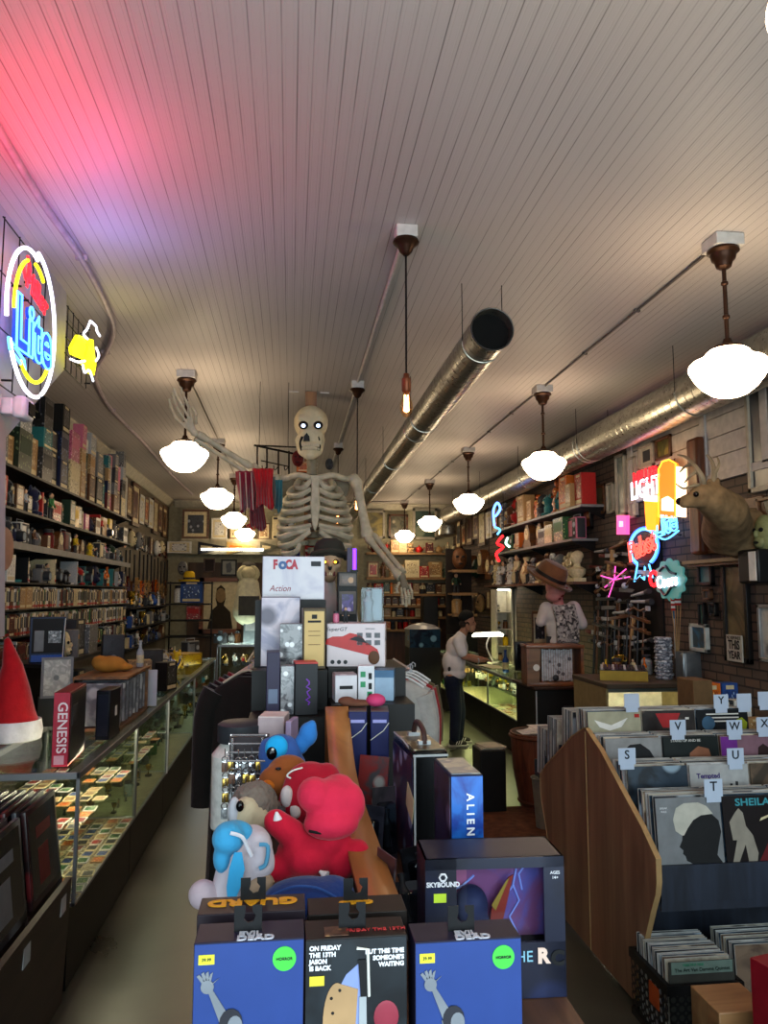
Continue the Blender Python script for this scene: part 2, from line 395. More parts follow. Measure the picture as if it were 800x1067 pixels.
# ================================================================ CEILING LAMPS
bronze = flat('#3a2418', .4, .6); white_paint = flat('#c9c4be', .5); dark_metal = flat('#1c1a1a', .4, .6)
galv = None
def lamp_proto():
    t = thing('schoolhouse_lamp', 'x', 'pendant lamp', (0, 0, CEIL), 0, 'schoolhouse pendant lamps')
    MB().box((0, 0, -.035), (.17, .17, .07)).build('mounting_block', white_paint, t, bev=.006)
    MB().lathe([(0, -.07), (.085, -.07), (.09, -.085), (.072, -.1), (.066, -.13), (.05, -.145), (.042, -.175), (.02, -.19), (0, -.19)], n=24).build('canopy', bronze, t)
    MB().lathe([(.012, -.18), (.012, -.26), (.02, -.265), (.02, -.28), (.012, -.285), (.012, -.46), (.02, -.465), (.02, -.48), (.012, -.485), (.012, -.65), (0, -.65)], n=12).build('rod', bronze, t)
    MB().lathe([(0, -.6), (.02, -.6), (.03, -.63), (.085, -.65), (.095, -.675), (.085, -.69), (0, -.69)], n=24).build('shade_holder', bronze, t)
    prof = [(a, c+.2) for a, c in [(0, -1.135), (.07, -1.132), (.1, -1.12), (.15, -1.08), (.185, -1.035), (.212, -.985), (.217, -.97), (.212, -.952), (.195, -.935), (.16, -.92), (.13, -.9), (.115, -.88), (.1, -.868), (0, -.866)]]
    MB().lathe(prof, n=40).build('glass_globe', glow('#ffe2b8', 20), t)
    return t
LAMPR = []
lp = lamp_proto()
xr = 2.455
spots = [(xr, 3.99, 'large lit white schoolhouse lamp by the right edge, on a bronze rod', 1), (xr, 7.22, 'lit schoolhouse lamp of the right row, first beyond the galvanised duct mouth', 1),
         (xr, 10.46, 'lit schoolhouse lamp third along the right row, above the man', 1), (xr, 13.5, 'lit schoolhouse lamp fourth along the right row, before the far framed pictures', 1),
         (xr, 16.6, 'smallest lit schoolhouse lamp at the far end of the right row', 1), (1.22, 1.36, 'lit lamp globe cut off by the top right corner', 1),
         (-.984, 7.12, 'lit schoolhouse lamp of the left row, behind the raised skeleton hand', 1), (-.984, 10.27, 'lit schoolhouse lamp second along the left row, left of the red scarves', 1),
         (-.984, 13.3, 'lit schoolhouse lamp third along the left row, beneath the red scarves', 1), (-.984, 16.5, 'smallest lit schoolhouse lamp at the far end of the left row', 1)]
for i, (x, y, lab, g) in enumerate(spots):
    o = lp if i == 0 else copy_tree(lp)
    o.location = (x, y, CEIL); o['label'] = lab
def bulb_lamp(y, L, lab):
    t = thing('bare_bulb_pendant', lab, 'pendant lamp', (.617, y, CEIL), 0, 'bare bulb pendants')
    MB().box((0, 0, -.035), (.12, .12, .07)).build('mounting_block', white_paint, t, bev=.006)
    MB().lathe([(0, -.07), (.07, -.07), (.075, -.085), (.06, -.1), (.045, -.115), (.035, -.14), (.015, -.16), (0, -.16)], n=24).build('canopy', bronze, t)
    MB().cyl((0, 0, -.15), (0, 0, -L), .006, n=8).build('cord', dark_metal, t)
    MB().lathe([(0, -L+.02), (.014, -L+.02), (.018, -L), (.026, -L-.01), (.026, -L-.075), (.02, -L-.085), (0, -L-.085)], n=16).build('socket', flat('#6a3a22', .4, .5), t)
    bl = MB().lathe([(0, -L-.085), (.016, -L-.085), (.018, -L-.1), (.034, -L-.15), (.036, -L-.175), (.03, -L-.2), (.014, -L-.222), (0, -L-.226)], n=20).build('bulb', glass_mat('#ffe8c8'), t)
    MB().tube([(-.008, 0, -L-.1), (-.012, 0, -L-.19), (0, 0, -L-.195), (.012, 0, -L-.19), (.008, 0, -L-.1)], .0045, 6).build('filament', glow('#ffb070', 26), bl)
    MB().ball((0, 0, -L-.15), (.016, .016, .04)).build('inner_glow', glow('#ffc890', 7), bl)
bulb_lamp(4.09, .86, 'bare filament bulb on a long cord beside the duct mouth')
bulb_lamp(7.27, 1.05, 'bare bulb pendant whose cord drops behind the skeleton shoulder')
bulb_lamp(10.35, .9, 'far bare bulb pendant seen beside the skeleton skull')
# thin conduits and wires on the ceiling
b = MB()
for a, c in ((4.17, 7.19), (7.35, 10.27), (10.43, 17.1)): b.tube([(.617, a, 3.985), (.617, c, 3.985)], .013, 8)
tag(b.build('conduit', white_paint), 'thin pale conduit running along the ceiling between the bare bulb pendants', 'conduit')
b = MB(); b.tube([(xr-.1, 16.6, 3.985), (1.6, 16.85, 3.985), (.8, 17.1, 3.985)], .009, 6)
for a, c in ((4.09, 7.12), (7.32, 10.36), (10.56, 13.4), (13.6, 16.5)): b.tube([(xr, a, 3.985), (xr, c, 3.985)], .009, 6)
for k in (5.1, 6.1, 8.3, 9.3, 11.5, 12.5, 14.6, 15.5): b.box((xr, k, 3.985), (.04, .02, .022))
tag(b.build('wire', flat('#5a5450', .5)), 'dark wire stapled to the ceiling linking the right row of lamps', 'wire')
b = MB()
for a, c in ((7.22, 10.17), (10.37, 13.2), (13.4, 16.4)): b.tube([(-.984, a, 3.985), (-.984, c, 3.985)], .008, 6)
tag(b.build('wire', flat('#8a8478', .5)), 'wire on the ceiling linking the left row of lamps', 'wire')
pts = [atz(*q, 3.975) for q in ((-14, 112), (0, 138), (42, 208), (85, 270), (112, 322), (118, 345), (110, 368), (100, 385), (101, 400), (117, 428), (150, 462), (178, 494), (200, 515))]
b = MB().tube(smooth_path(pts, 6), .02, 8)
for q in (3, 6, 9, 11): b.box(pts[q]+Vector((0, 0, .008)), (.07, .03, .03))
tag(b.build('conduit', flat('#a89aa0', .45)), 'curving pale cable conduit on the ceiling above the left neon signs', 'conduit')

# ================================================================ DUCTS
def galvanised():
    m, nt, b = newmat('galvanised_steel'); N = nt.nodes.new; L = nt.links.new
    tc = N('ShaderNodeTexCoord'); v = N('ShaderNodeTexVoronoi'); v.inputs['Scale'].default_value = 26; L(tc.outputs['Object'], v.inputs['Vector'])
    r = N('ShaderNodeValToRGB'); e = r.color_ramp.elements; e[0].color = lin('#8c8a80'); e[1].color = lin('#aeaca2'); L(v.outputs['Color'], r.inputs['Fac'])
    L(r.outputs['Color'], b.inputs['Base Color']); b.inputs['Metallic'].default_value = .9
    rr = N('ShaderNodeMapRange'); rr.inputs['To Min'].default_value = .24; rr.inputs['To Max'].default_value = .4; L(v.outputs['Distance'], rr.inputs['Value']); L(rr.outputs[0], b.inputs['Roughness'])
    return m
galv = galvanised()
def duct(x, z, r, y0, y1, lab, secs, mouth):
    t = thing('air_duct', lab, 'air duct', (x, y0, z))
    n = len(secs)-1
    for i in range(n):
        a, c = secs[i]-y0, secs[i+1]-y0
        b = MB().tube([(0, a, 0), (0, c, 0)], r, 40, caps=(i == n-1 or (not mouth and i == 0)))
        if i == 0 and mouth: b.tube([(0, c-.1, 0), (0, a, 0)], r-.004, 40, caps=False)
        for k in range(int((c-a)/.12)):
            yy = a+k*.12+.04; b.tube([(0, yy, 0), (0, yy+.006, 0), (0, yy+.012, 0)], [r, r+.0022, r], 40, caps=False)
        b.build('duct_section', galv, t)
        if i: MB().tube([(0, a-.04, 0), (0, a-.038, 0), (0, a+.038, 0), (0, a+.04, 0)], [r, r+.005, r+.005, r], 40, caps=False).build('joint_band', galv, t)
    if mouth:
        MB().cyl((0, .09, 0), (0, .12, 0), r-.005, n=40).build('damper', flat('#050505', .9), t)
        MB().tube([(r*math.cos(a), -.002, r*math.sin(a)) for a in [2*PI*k/40 for k in range(40)]], .005, 6, closed=True).build('rim', flat('#4a4a48', .4, .8), t)
    yy = secs[0]+.25
    while yy < y1-1:
        d = yy-y0
        for s in (-1, 1):
            MB().tube([(s*r, d, 0), (s*r, d, CEIL-z-.004)], .003, 6).build('hanger_wire', dark_metal, t)
        MB().tube([((r+.003)*math.cos(a), d, (r+.003)*math.sin(a)) for a in [PI+PI*k/16 for k in range(17)]], .005, 6).build('hanger_strap', galv, t)
        yy += 2.2
    return t
duct(1.232, 3.6, .135, 4.55, 17.25, 'slim round galvanised duct with a black open mouth hanging near mid ceiling', [4.55, 7.5, 10.5, 13.6, 17.25], True)
t = duct(3.3, 3.6, .185, -1.0, 15.9, 'wide galvanised duct running along the top of the right wall', [-1.0, 2.2, 5.2, 8.2, 11.2, 14.0, 15.8], False)
pts = smooth_path([(0, 16.75, 0), (0, 16.9, -.02), (0, 17.0, -.1), (0, 17.05, -.3), (0, 17.05, -.42)], 4)
MB().tube(pts, [.18, .2]+[.2]*(len(pts)-3)+[.18], 32).build('elbow', galv, t)
# ================================================================ NEON SIGNS
RED = glow('#ff1c24', 3); BLUE = glow('#3068ff', 4); SKY = glow('#5cb8ff', 2.6); WHT = glow('#f0f0ff', 2.6); YEL = glow('#f2ea10', 3.2); ORG = glow('#ff9a20', 4)
deepblue = glow('#1440c8', 1.1)
wire_m = flat('#0c0c10', .5, noise=0)
def arc(cx, cy, rx, ry, a0, a1, n=28): return [(cx+rx*math.cos(R(a0+(a1-a0)*i/n)), cy+ry*math.sin(R(a0+(a1-a0)*i/n)), 0) for i in range(n+1)]
def sign_root(name, lab, cat, c, face, group=None):
    t = thing(name, lab, cat, c, 0, group); t.rotation_euler = FACE[face]; return t
def grid_frame(t, w, h, n=3, z=-.03, name='wire_frame'):
    b = MB()
    for i in range(n): x = -w/2+w*i/(n-1); b.tube([(x, -h/2, z), (x, h/2, z)], .004, 6)
    for i in range(n): y = -h/2+h*i/(n-1); b.tube([(-w/2, y, z-.008), (w/2, y, z-.008)], .004, 6)
    random.seed(int(w*1000))
    for i in range(8):
        x, y = random.uniform(-w/2, w/2), random.uniform(-h/2, h/2); b.tube([(x, y, z), (x, y, 0)], .006, 6)
    return b.build(name, wire_m, t)
X = wx+.1
c = atx(31, 334, X)
top, bot = atx(32, 253, X), atx(32, 412, X); l, r_ = atx(5, 334, X), atx(58, 334, X)
hh = (top.z-bot.z)/2; hw = (r_.y-l.y)/2; cc = Vector((X, (l.y+r_.y)/2, (top.z+bot.z)/2))
t = sign_root('neon_sign', 'oval neon beer sign glowing white, red, blue and yellow on the grey wing wall', 'neon sign', cc, 'left')
sx, sy = hw, hh
E = lambda pts: [(p[0]*sx, p[1]*sy, 0) for p in pts]
MB().tube(E(arc(0.06, 0, .93, 1, 88, -62)), .011, 8).build('white_tube', WHT, t)
MB().tube(E(arc(-.1, -.02, .88, .93, 78, 195)), .011, 8).build('white_tube', WHT, t)
MB().tube(E(arc(.05, -.05, .98, .95, 208, 290)), .011, 8).build('white_tube', WHT, t)
MB().tube(E(arc(0.0, 0, .72, .8, 115, 185)), .010, 8).build('yellow_tube', YEL, t)
MB().tube(E(arc(0.0, 0, .72, .8, 90, 60)), .010, 8).build('yellow_tube', YEL, t)
MB().tube(E(arc(0.05, -.05, .78, .75, 235, 350)), .010, 8).build('yellow_tube', YEL, t)
text('red_lettering', 'Miller', .27*sy*1.5, RED, t, (.1*sx, .43*sy, .004), (0, 0, R(-8)), tube=.0055, sx=.95)
MB().tube(E(smooth_path([(-.32, .72, 0), (-.45, .6, 0), (-.32, .45, 0), (-.2, .62, 0), (-.32, .78, 0)], 5)), .008, 6).build('red_tube', RED, t)
text('blue_lettering', 'Lite', .95*sy, deepblue, t, (.02*sx, -.2*sy, 0), (0, 0, R(4)), ext=.01, bold=.012)
text('pale_blue_outline', 'Lite', .95*sy, SKY, t, (.02*sx, -.2*sy, .014), (0, 0, R(4)), tube=.0062, bold=.012)
MB().tube(E([(-.85, -.5, 0), (-.25, -.62, 0), (-.2, -.72, 0), (-.8, -.62, 0), (-.85, -.5, 0)]), .008, 6).build('pale_blue_tube', SKY, t)
grid_frame(t, sx*1.7, sy*2.1, 4, -.05)
point('neon_glow_blue', cc+Vector((.38, -.1, .12)), 9, (.25, .28, 1), .12)
# red neon sign higher on the same wall, outside the frame to the left, that stains the ceiling red
t = sign_root('neon_sign', 'red neon scroll sign high on the wing wall beside the ceiling', 'neon sign', (wx+.1, 3.0, 3.72), 'left')
MB().tube([(p[0]*.4, p[1]*.16, 0) for p in arc(0, 0, 1, 1, 0, 358)], .011, 8).build('red_tube', RED, t)
MB().tube([(x/20*.3, .06*math.sin(x*1.1), 0) for x in range(-20, 21)], .010, 8).build('red_tube', RED, t)
grid_frame(t, .7, .26, 3, -.05)
point('neon_glow_red', (wx+.47, 3.35, 3.5), 24, (1, .035, .09), .1)
# yellow neon
X = wx+.12
c = atx(87, 364, X)
t = sign_root('neon_sign', 'small bright yellow neon sign with white strokes hanging past the oval beer sign', 'neon sign', (X, c.y, c.z), 'left')
k = .8/800*1.0
def Q(px, py, z=0): p = atx(px, py, X); return (p.y-c.y, p.z-c.z, z)
MB().prism([Q(x, y)[:2] for x, y in ((80, 349), (88, 352), (86, 374), (74, 369), (73, 362))], -.01, .01, 'Z').build('yellow_tube_block', YEL, t)
MB().prism([Q(x, y)[:2] for x, y in ((91, 353), (95, 354), (96, 366), (98, 380), (96, 391), (90, 388), (84, 378), (89, 368))], -.005, .015, 'Z').build('yellow_tube_block', YEL, t)
for pl in (((91, 334), (88, 342), (84, 348), (88, 353)), ((70, 374), (78, 377), (85, 376)), ((83, 380), (85, 388), (90, 386), (94, 397)), ((97, 362), (100, 370), (97, 376)), ((92, 335), (97, 340), (98, 345), (101, 350))):
    MB().tube(smooth_path([Q(x, y, .02) for x, y in pl], 5), .008, 6).build('white_tube', WHT, t)
grid_frame(t, .5, .42, 5, -.04)
point('neon_glow_yellow', (X+.2, c.y, c.z), .8, (1, .8, .1), .06)
# ---- signs on the right wall
XR = RIGHT-.1
def rpos(px, py, off=.1): return atx(px, py, RIGHT-off)
def rsign(px, py, lab, name='neon_sign', off=.1, cat='neon sign'):
    p = rpos(px, py, off); t = sign_root(name, lab, cat, p, 'right')
    def q(x, y, z=0):
        a = atx(x, y, RIGHT-off); return (-(a.y-p.y), a.z-p.z, z)
    return t, q, p
t, q, p = rsign(671, 573, 'round ribbon shaped neon beer sign with blue ring and red script')
cx, cy, _ = q(670, 570); rx = (q(684, 570)[0]-q(656, 570)[0])/2; ry = (q(670, 553)[1]-q(670, 590)[1])/2
MB().tube(arc(cx, cy, rx, ry, -60, 240), .013, 8).build('blue_ring_tube', SKY, t)
MB().tube(arc(cx, cy, rx*1.12, ry*1.1, -58, 238), .008, 8).build('outer_blue_tube', BLUE, t)
MB().tube([q(664, 588), q(661, 606), q(667, 600), q(671, 604), q(672, 590)], .010, 8).build('ribbon_tube', SKY, t)
MB().tube([q(676, 588), q(680, 602), q(675, 600)], .010, 8).build('ribbon_tube', SKY, t)
text('red_lettering', 'Pabst', 0.29, glow('#ff5040', 2.4), t, (cx, cy, .02), (0, 0, R(10)), tube=.008, bold=.004)
MB().prism(arc(cx, cy, rx*.92, ry*.92, 0, 350), -.03, -.02, 'Z').build('backing', flat('#3a1018', .4), t)
point('neon_glow_blue', p+Vector((-.25, 0, 0)), 2.2, (.35, .5, 1), .08)
t, q, p = rsign(684, 504, 'red and white neon sign reading light above the orange beer glass sign')
text('white_lettering', 'LIGHT', .26, WHT, t, q(672, 509), (0, 0, R(0)), tube=.007, sx=.92)
text('red_lettering', 'MILLER', .2, RED, t, q(672, 497), (0, 0, 0), tube=.007, sx=.9)
grid_frame(t, .6, .4, 3, -.04)
t, q, p = rsign(694, 545, 'pale blue neon script sign reading lite beside the ribbon sign')
text('blue_lettering', 'Lite', .3, SKY, t, q(693, 546), (0, 0, R(6)), tube=.009, bold=.005)
MB().tube(smooth_path([q(682, 556, .01), (q(694, 562, .01)), q(708, 553, .01)], 6), .009, 6).build('underline_tube', SKY, t)
grid_frame(t, .5, .3, 3, -.04)
t, q, p = rsign(694, 605, 'round dim turquoise beer sign with red and white script')
cx, cy, _ = q(696, 604); rx = (q(710, 604)[0]-q(680, 604)[0])/2; ry = (q(696, 586)[1]-q(696, 628)[1])/2
MB().prism([(cx+rx*(1+.07*math.cos(a*12))*math.cos(a), cy+ry*(1+.07*math.cos(a*12))*math.sin(a)) for a in [2*PI*i/96 for i in range(96)]], -.03, -.01, 'Z').build('disc', glow('#3c8c88', .45, '#5f9a98'), t)
MB().tube(smooth_path([q(687, 595, .0), q(693, 590, 0), q(698, 596, 0), q(704, 598, 0)], 6), .014, 6).build('dark_swirl', flat('#0c2028', .3), t)
MB().tube(smooth_path([q(687, 612, .0), q(693, 620, 0), q(699, 612, 0), q(704, 610, 0)], 6), .014, 6).build('dark_swirl', flat('#0c2028', .3), t)
text('white_lettering', 'Coors', .16, WHT, t, q(696, 606, .015), (0, 0, R(4)), tube=.006)
text('red_lettering', 'C', .22, RED, t, q(682, 604, .02), (0, 0, 0), tube=.010)
point('neon_glow_red', p+Vector((-.2, .3, 0)), 1.0, (1, .1, .1), .06)
# amber beer glass light sign
t, q, p = rsign(700, 500, 'tall amber lit beer bottle sign behind the deer antlers')
MB().prism([q(x, y)[:2] for x, y in ((689, 536), (704, 538), (705, 483), (699, 480), (692, 482), (689, 490))], -.02, .02, 'Z').build('amber_panel', glow('#c8761a', 1.3), t)
MB().prism([q(x, y)[:2] for x, y in ((706, 538), (713, 539), (713, 488), (706, 486))], -.02, .02, 'Z').build('warm_white_panel', glow('#ffdcae', 3.2), t)
MB().prism([q(x, y)[:2] for x, y in ((692, 532), (704, 533), (704, 521), (698, 517), (692, 520))], .021, .03, 'Z').build('cream_label', glow('#fff0d0', 1.6), t)
MB().tube([q(*a, .02) for a in ((688, 538), (688, 489), (692, 481), (699, 479), (706, 483), (706, 539), (688, 538))], .008, 6).build('yellow_outline_tube', ORG, t)
point('sign_glow_warm', p+Vector((-.25, -.2, 0)), 3.0, (1, .62, .25), .1)
t, q, p = rsign(680, 540, 'small glowing orange beer glass sign below the red and white light sign')
MB().prism([q(x, y)[:2] for x, y in ((673, 522), (687, 523), (684, 553), (675, 552))], -.02, .02, 'Z').build('orange_panel', glow('#ff8a14', 2.2), t)
MB().prism([q(x, y)[:2] for x, y in ((673, 516), (687, 517), (687, 523), (673, 522))], -.02, .025, 'Z').build('foam_panel', glow('#fff0d8', 2.2), t)
t, q, p = rsign(649, 545, 'small pink lit box sign on the right wall shelf end')
MB().prism([q(x, y)[:2] for x, y in ((644, 537), (654, 537), (654, 557), (644, 557))], -.02, .02, 'Z').build('pink_panel', glow('#f04a90', 1.8), t)
MB().prism([q(x, y)[:2] for x, y in ((647, 543), (651, 543), (651, 549), (647, 549))], .021, .025, 'Z').build('pale_square', glow('#ffa0c0', 2.0), t)
# blue and red neon by the far end of the upper shelf
X = 3.0
pz = atx(518, 535, X)
t = sign_root('neon_sign', 'blue neon letter above a red squiggle at the far end of the right shelves', 'neon sign', pz, 'front')
def q2(x, y): a = aty(x, y, pz.y); return (a.x-pz.x, a.z-pz.z, 0)
MB().tube(smooth_path([q2(515, 548), q2(514, 532), q2(518, 524), q2(521, 530), q2(517, 537), q2(514, 538)], 5), .018, 8).build('blue_tube', glow('#5a90ff', 4), t)
MB().tube(smooth_path([q2(515, 549), q2(521, 552), q2(518, 557)], 5), .014, 8).build('pale_blue_tube', SKY, t)
MB().tube(smooth_path([q2(524, 558), q2(518, 566), q2(524, 570), q2(517, 577), q2(520, 585)], 5), .020, 8).build('red_tube', RED, t)
MB().tube(smooth_path([q2(529, 560), q2(527, 566), q2(531, 570)], 5), .016, 8).build('white_tube', glow('#c0fff0', 3), t)
b = MB(); b.tube([(-.12, -.8, -.03), (-.12, .3, -.03)], .005, 6); b.tube([(.1, -.8, -.03), (.1, .3, -.03)], .005, 6); b.build('wire_frame', wire_m, t)
point('neon_glow_red', pz+Vector((-.1, -.3, -.4)), 1.6, (1, .08, .08), .06)
# pink neon star-like sign on the dark tool wall
t, q, p = rsign(641, 605, 'spiky pink neon star glowing on the cluttered dark right wall')
for a, c_ in (((652, 593), (630, 612)), ((641, 590), (640, 604)), ((656, 601), (640, 604)), ((640, 604), (634, 622)), ((640, 604), (626, 600))):
    MB().tube([q(*a), q(*c_)], .007, 6).build('pink_tube', glow('#f050b0', 2), t)
# security camera on the wing wall
X = wx+.06; p = atx(15, 424, X)
t = thing('security_camera', 'white security camera with a dark lens under the oval neon sign', 'security camera', p)
MB().box((-.03, 0, 0), (.06, .07, .09)).build('mount', flat('#d8d4dc', .4), t, bev=.008)
MB().box((.03, .05, 0), (.07, .16, .12)).build('body', flat('#d8d4dc', .4), t, bev=.02)
MB().box((.066, .07, 0), (.012, .10, .075)).build('lens', flat('#08080a', .15), t, bev=.02)
tag(MB().tube([(X-.045, p.y-.08, p.z+.05), (X-.045, p.y-.1, p.z-.2), (X-.045, p.y-.1, 1.74)], .006, 6).build('cable', white_paint), 'white cable dropping from the security camera down the wing wall', 'cable')
# ================================================================ SMALL GOODS: one mesh per kind and colour, copied as individual things
TM = {}
skin = '#c8a080'
def tmpl(kind, col):
    k = (kind, col)
    if k in TM: return TM[k]
    m0 = pm(col, 8); m1 = pf(col); dk = pf('charcoal'); lt = pf('cream'); b = MB()
    if kind == 'boxed_toy':
        b.box((0, 0, .5), (1, 1, 1)); b.mat(1).box((0, -.5, .55), (.74, .02, .6)); b.mat(2).box((0, -.51, .13), (.8, .02, .12)); b.box((0, -.51, .92), (.5, .02, .08))
        mats = [m1, m0, lt]
    elif kind == 'carton':
        b.box((0, 0, .5), (1, 1, 1)); b.mat(1).box((0, -.503, .62), (.8, .01, .4)); b.box((.503, 0, .5), (.01, .7, .5)); b.box((-.503, 0, .5), (.01, .7, .5)); b.mat(2).box((0, 0, 1.001), (.12, .98, .004))
        mats = [m0, m1, lt]
    elif kind == 'media_case':
        b.box((0, 0, .5), (1, 1, 1)); b.mat(1).box((0, -.503, .6), (.7, .01, .5)); b.mat(2).box((0, -.503, .12), (.7, .01, .12))
        mats = [m1, lt if col in ('black', 'charcoal', 'dark blue', 'brown') else dk, pf('red')]
    elif kind == 'book':
        b.box((0, 0, .5), (1, 1, 1)); b.mat(1).box((0, .03, .5), (.8, .98, 1.004)); b.mat(2).box((0, -.503, .75), (.8, .01, .16))
        mats = [m1, lt, pf('tan')]
    elif kind == 'figurine':
        for s in (-1, 1):
            b.mat(1).tube([(s*.09, 0, 0), (s*.09, 0, .25), (s*.07, 0, .45)], [.06, .05, .07], 8); b.box((s*.1, -.04, .02), (.09, .17, .05))
            b.mat(0).tube([(s*.13, 0, .75), (s*.22, -.03, .6), (s*.2, -.12, .48)], [.05, .045, .035], 8); b.mat(2).ball((s*.2, -.13, .46), .04, seg=8)
        b.mat(0).tube([(0, 0, .42), (0, 0, .6), (0, 0, .78)], [.11, .11, .13], 12); b.mat(2).ball((0, -.01, .89), (.09, .09, .11), seg=12); b.mat(1).ball((0, .02, .93), (.095, .09, .09), seg=12)
        mats = [m1, dk, flat(skin)]
    elif kind == 'plush_toy':
        b.ball((0, 0, .28), (.26, .22, .3), seg=16); b.ball((0, -.03, .7), (.27, .24, .25), seg=16)
        for s in (-1, 1): b.ball((s*.2, 0, .92), (.09, .05, .11), seg=10); b.ball((s*.18, -.18, .08), (.1, .14, .09), seg=10); b.ball((s*.27, -.06, .4), (.08, .1, .16), seg=10)
        b.mat(1).ball((0, -.24, .64), (.1, .07, .08), seg=10); b.mat(2)
        for s in (-1, 1): b.ball((s*.1, -.25, .76), .028, seg=8)
        mats = [flat(PAL[col][0], .9, sheen=.5), lt, pf('black', .2)]
    elif kind == 'vase':
        b.lathe([(0, 0), (.16, 0), (.18, .02), (.26, .25), (.27, .4), (.18, .65), (.1, .8), (.11, .88), (.16, 1), (.14, 1), (.08, .86), (0, .85)], n=20); mats = [flat(PAL[col][0], .2)]
    elif kind == 'jar':
        b.lathe([(0, 0), (.24, 0), (.28, .05), (.28, .7), (.2, .8), (.2, .84)], n=16); b.mat(1).lathe([(.23, .82), (.23, .98), (.2, 1), (0, 1)], n=16); mats = [flat(PAL[col][0], .15), dk]
    elif kind == 'bottle':
        b.lathe([(0, 0), (.13, 0), (.14, .03), (.14, .55), (.06, .72), (.055, .93), (.07, .94), (.07, 1), (0, 1)], n=16); b.mat(1).lathe([(.143, .15), (.143, .45)], n=16); mats = [flat(PAL[col][0], .12), lt]
    elif kind == 'framed_picture':
        b.prism([(-.5, 0), (.5, 0), (.5, 1), (-.5, 1)], -.02, .03, 'Y')
        for c_, s_ in (((0, -.03, .04), (1, .06, .08)), ((0, -.03, .96), (1, .06, .08)), ((-.46, -.03, .5), (.08, .06, 1)), ((.46, -.03, .5), (.08, .06, 1))): b.mat(1).box(c_, s_)
        b.mat(2).box((0, -.026, .5), (.84, .012, .84)); b.mat(3).box((0, -.035, .5), (.6, .012, .62))
        mats = [dk, wood('#3a2414', '#6a4424', 8) if col != 'white' else pf('white'), pf('cream'), pm(col, 5)]
    elif kind == 'camera':
        b.box((0, 0, .36), (1, .42, .72), bev=.04); b.box((0, 0, .82), (.34, .36, .24), bev=.03); b.mat(1).cyl((0, -.2, .36), (0, -.5, .36), .26, .24, 20); b.mat(2).cyl((0, -.5, .36), (0, -.51, .36), .18, n=16); b.box((.36, 0, .76), (.16, .16, .08)); b.box((-.36, -.22, .6), (.14, .02, .1))
        mats = [m1, dk, flat('#8898a8', .1)]
    elif kind == 'radio':
        b.box((0, 0, .5), (1, .5, 1), bev=.06); b.mat(1).box((-.2, -.25, .5), (.48, .02, .7)); b.mat(2).cyl((.3, -.25, .65), (.3, -.29, .65), .12, n=20); b.cyl((.3, -.25, .28), (.3, -.29, .28), .07, n=16); b.tube([(-.4, 0, 1), (-.4, 0, 1.12), (.4, 0, 1.12), (.4, 0, 1)], .02, 6)
        mats = [m1, dk, pf('silver', .3)]
    elif kind == 'clock':
        b.prism([(-.5, 0), (.5, 0), (.5, .14), (.36, .3), (.4, .6), (.2, .9), (0, 1), (-.2, .9), (-.4, .6), (-.36, .3), (-.5, .14)], -.16, .16, 'Y'); b.mat(1).cyl((0, -.16, .58), (0, -.19, .58), .26, n=24); b.mat(2).box((0, -.2, .66), (.02, .01, .18)); b.box((.06, -.2, .58), (.13, .01, .02))
        mats = [wood('#3a2010', '#70441e', 8), lt, dk]
    elif kind == 'mask':
        b.ball((0, 0, .52), (.34, .22, .48), seg=18); b.ball((0, -.16, .3), (.2, .12, .16), seg=12); b.ball((0, -.24, .5), (.06, .07, .1), seg=8); b.mat(1)
        for s in (-1, 1): b.ball((s*.13, -.19, .6), (.08, .05, .06), seg=10)
        b.ball((0, -.26, .28), (.12, .04, .04), seg=10)
        mats = [m1, pf('black')]
    elif kind == 'bust':
        b.box((0, 0, .06), (.5, .4, .12)); b.tube([(0, 0, .1), (0, 0, .25), (0, 0, .4), (0, 0, .5), (0, 0, .6)], [.12, .26, .28, .12, .1], 14); b.ball((0, -.02, .76), (.17, .19, .22), seg=16); b.ball((0, -.2, .72), (.03, .05, .05), seg=8); b.ball((0, .03, .84), (.19, .19, .17), seg=12)
        mats = [m1]
    elif kind == 'statue':
        b.lathe([(0, 0), (.22, 0), (.22, .06), (.17, .08), (.15, .2), (.19, .3), (.13, .5), (.17, .65), (.14, .74), (.05, .78), (0, .79)], n=14); b.ball((0, -.01, .88), (.09, .1, .12), seg=12)
        for s in (-1, 1): b.tube([(s*.15, 0, .7), (s*.24, -.04, .55), (s*.1, -.16, .5)], [.05, .045, .03], 8)
        b.ball((0, .03, .92), (.11, .09, .09), seg=10)
        mats = [pm(col, 6)]
    elif kind == 'hat':
        b.lathe([(0, .55), (.2, .6), (.3, .5), (.34, .12), (.55, .04), (.6, .1), (.58, .0), (.33, -.0), (.3, .05), (0, .05)], n=24); b.mat(1).lathe([(.345, .12), (.335, .24)], n=24); mats = [flat(PAL[col][0], .9), dk]
    elif kind == 'lantern':
        b.lathe([(0, 0), (.25, 0), (.27, .1), (.15, .16), (.15, .2)], n=16); b.mat(1).lathe([(.14, .2), (.2, .35), (.2, .45), (.12, .65)], n=16); b.mat(0).lathe([(.13, .64), (.18, .68), (.1, .8), (0, .82)], n=16); b.tube([(-.2, 0, .3), (-.24, 0, .8), (0, 0, 1), (.24, 0, .8), (.2, 0, .3)], .015, 6)
        mats = [flat(PAL[col][0], .4, .5), flat('#b0a890', .1)]
    elif kind == 'teapot':
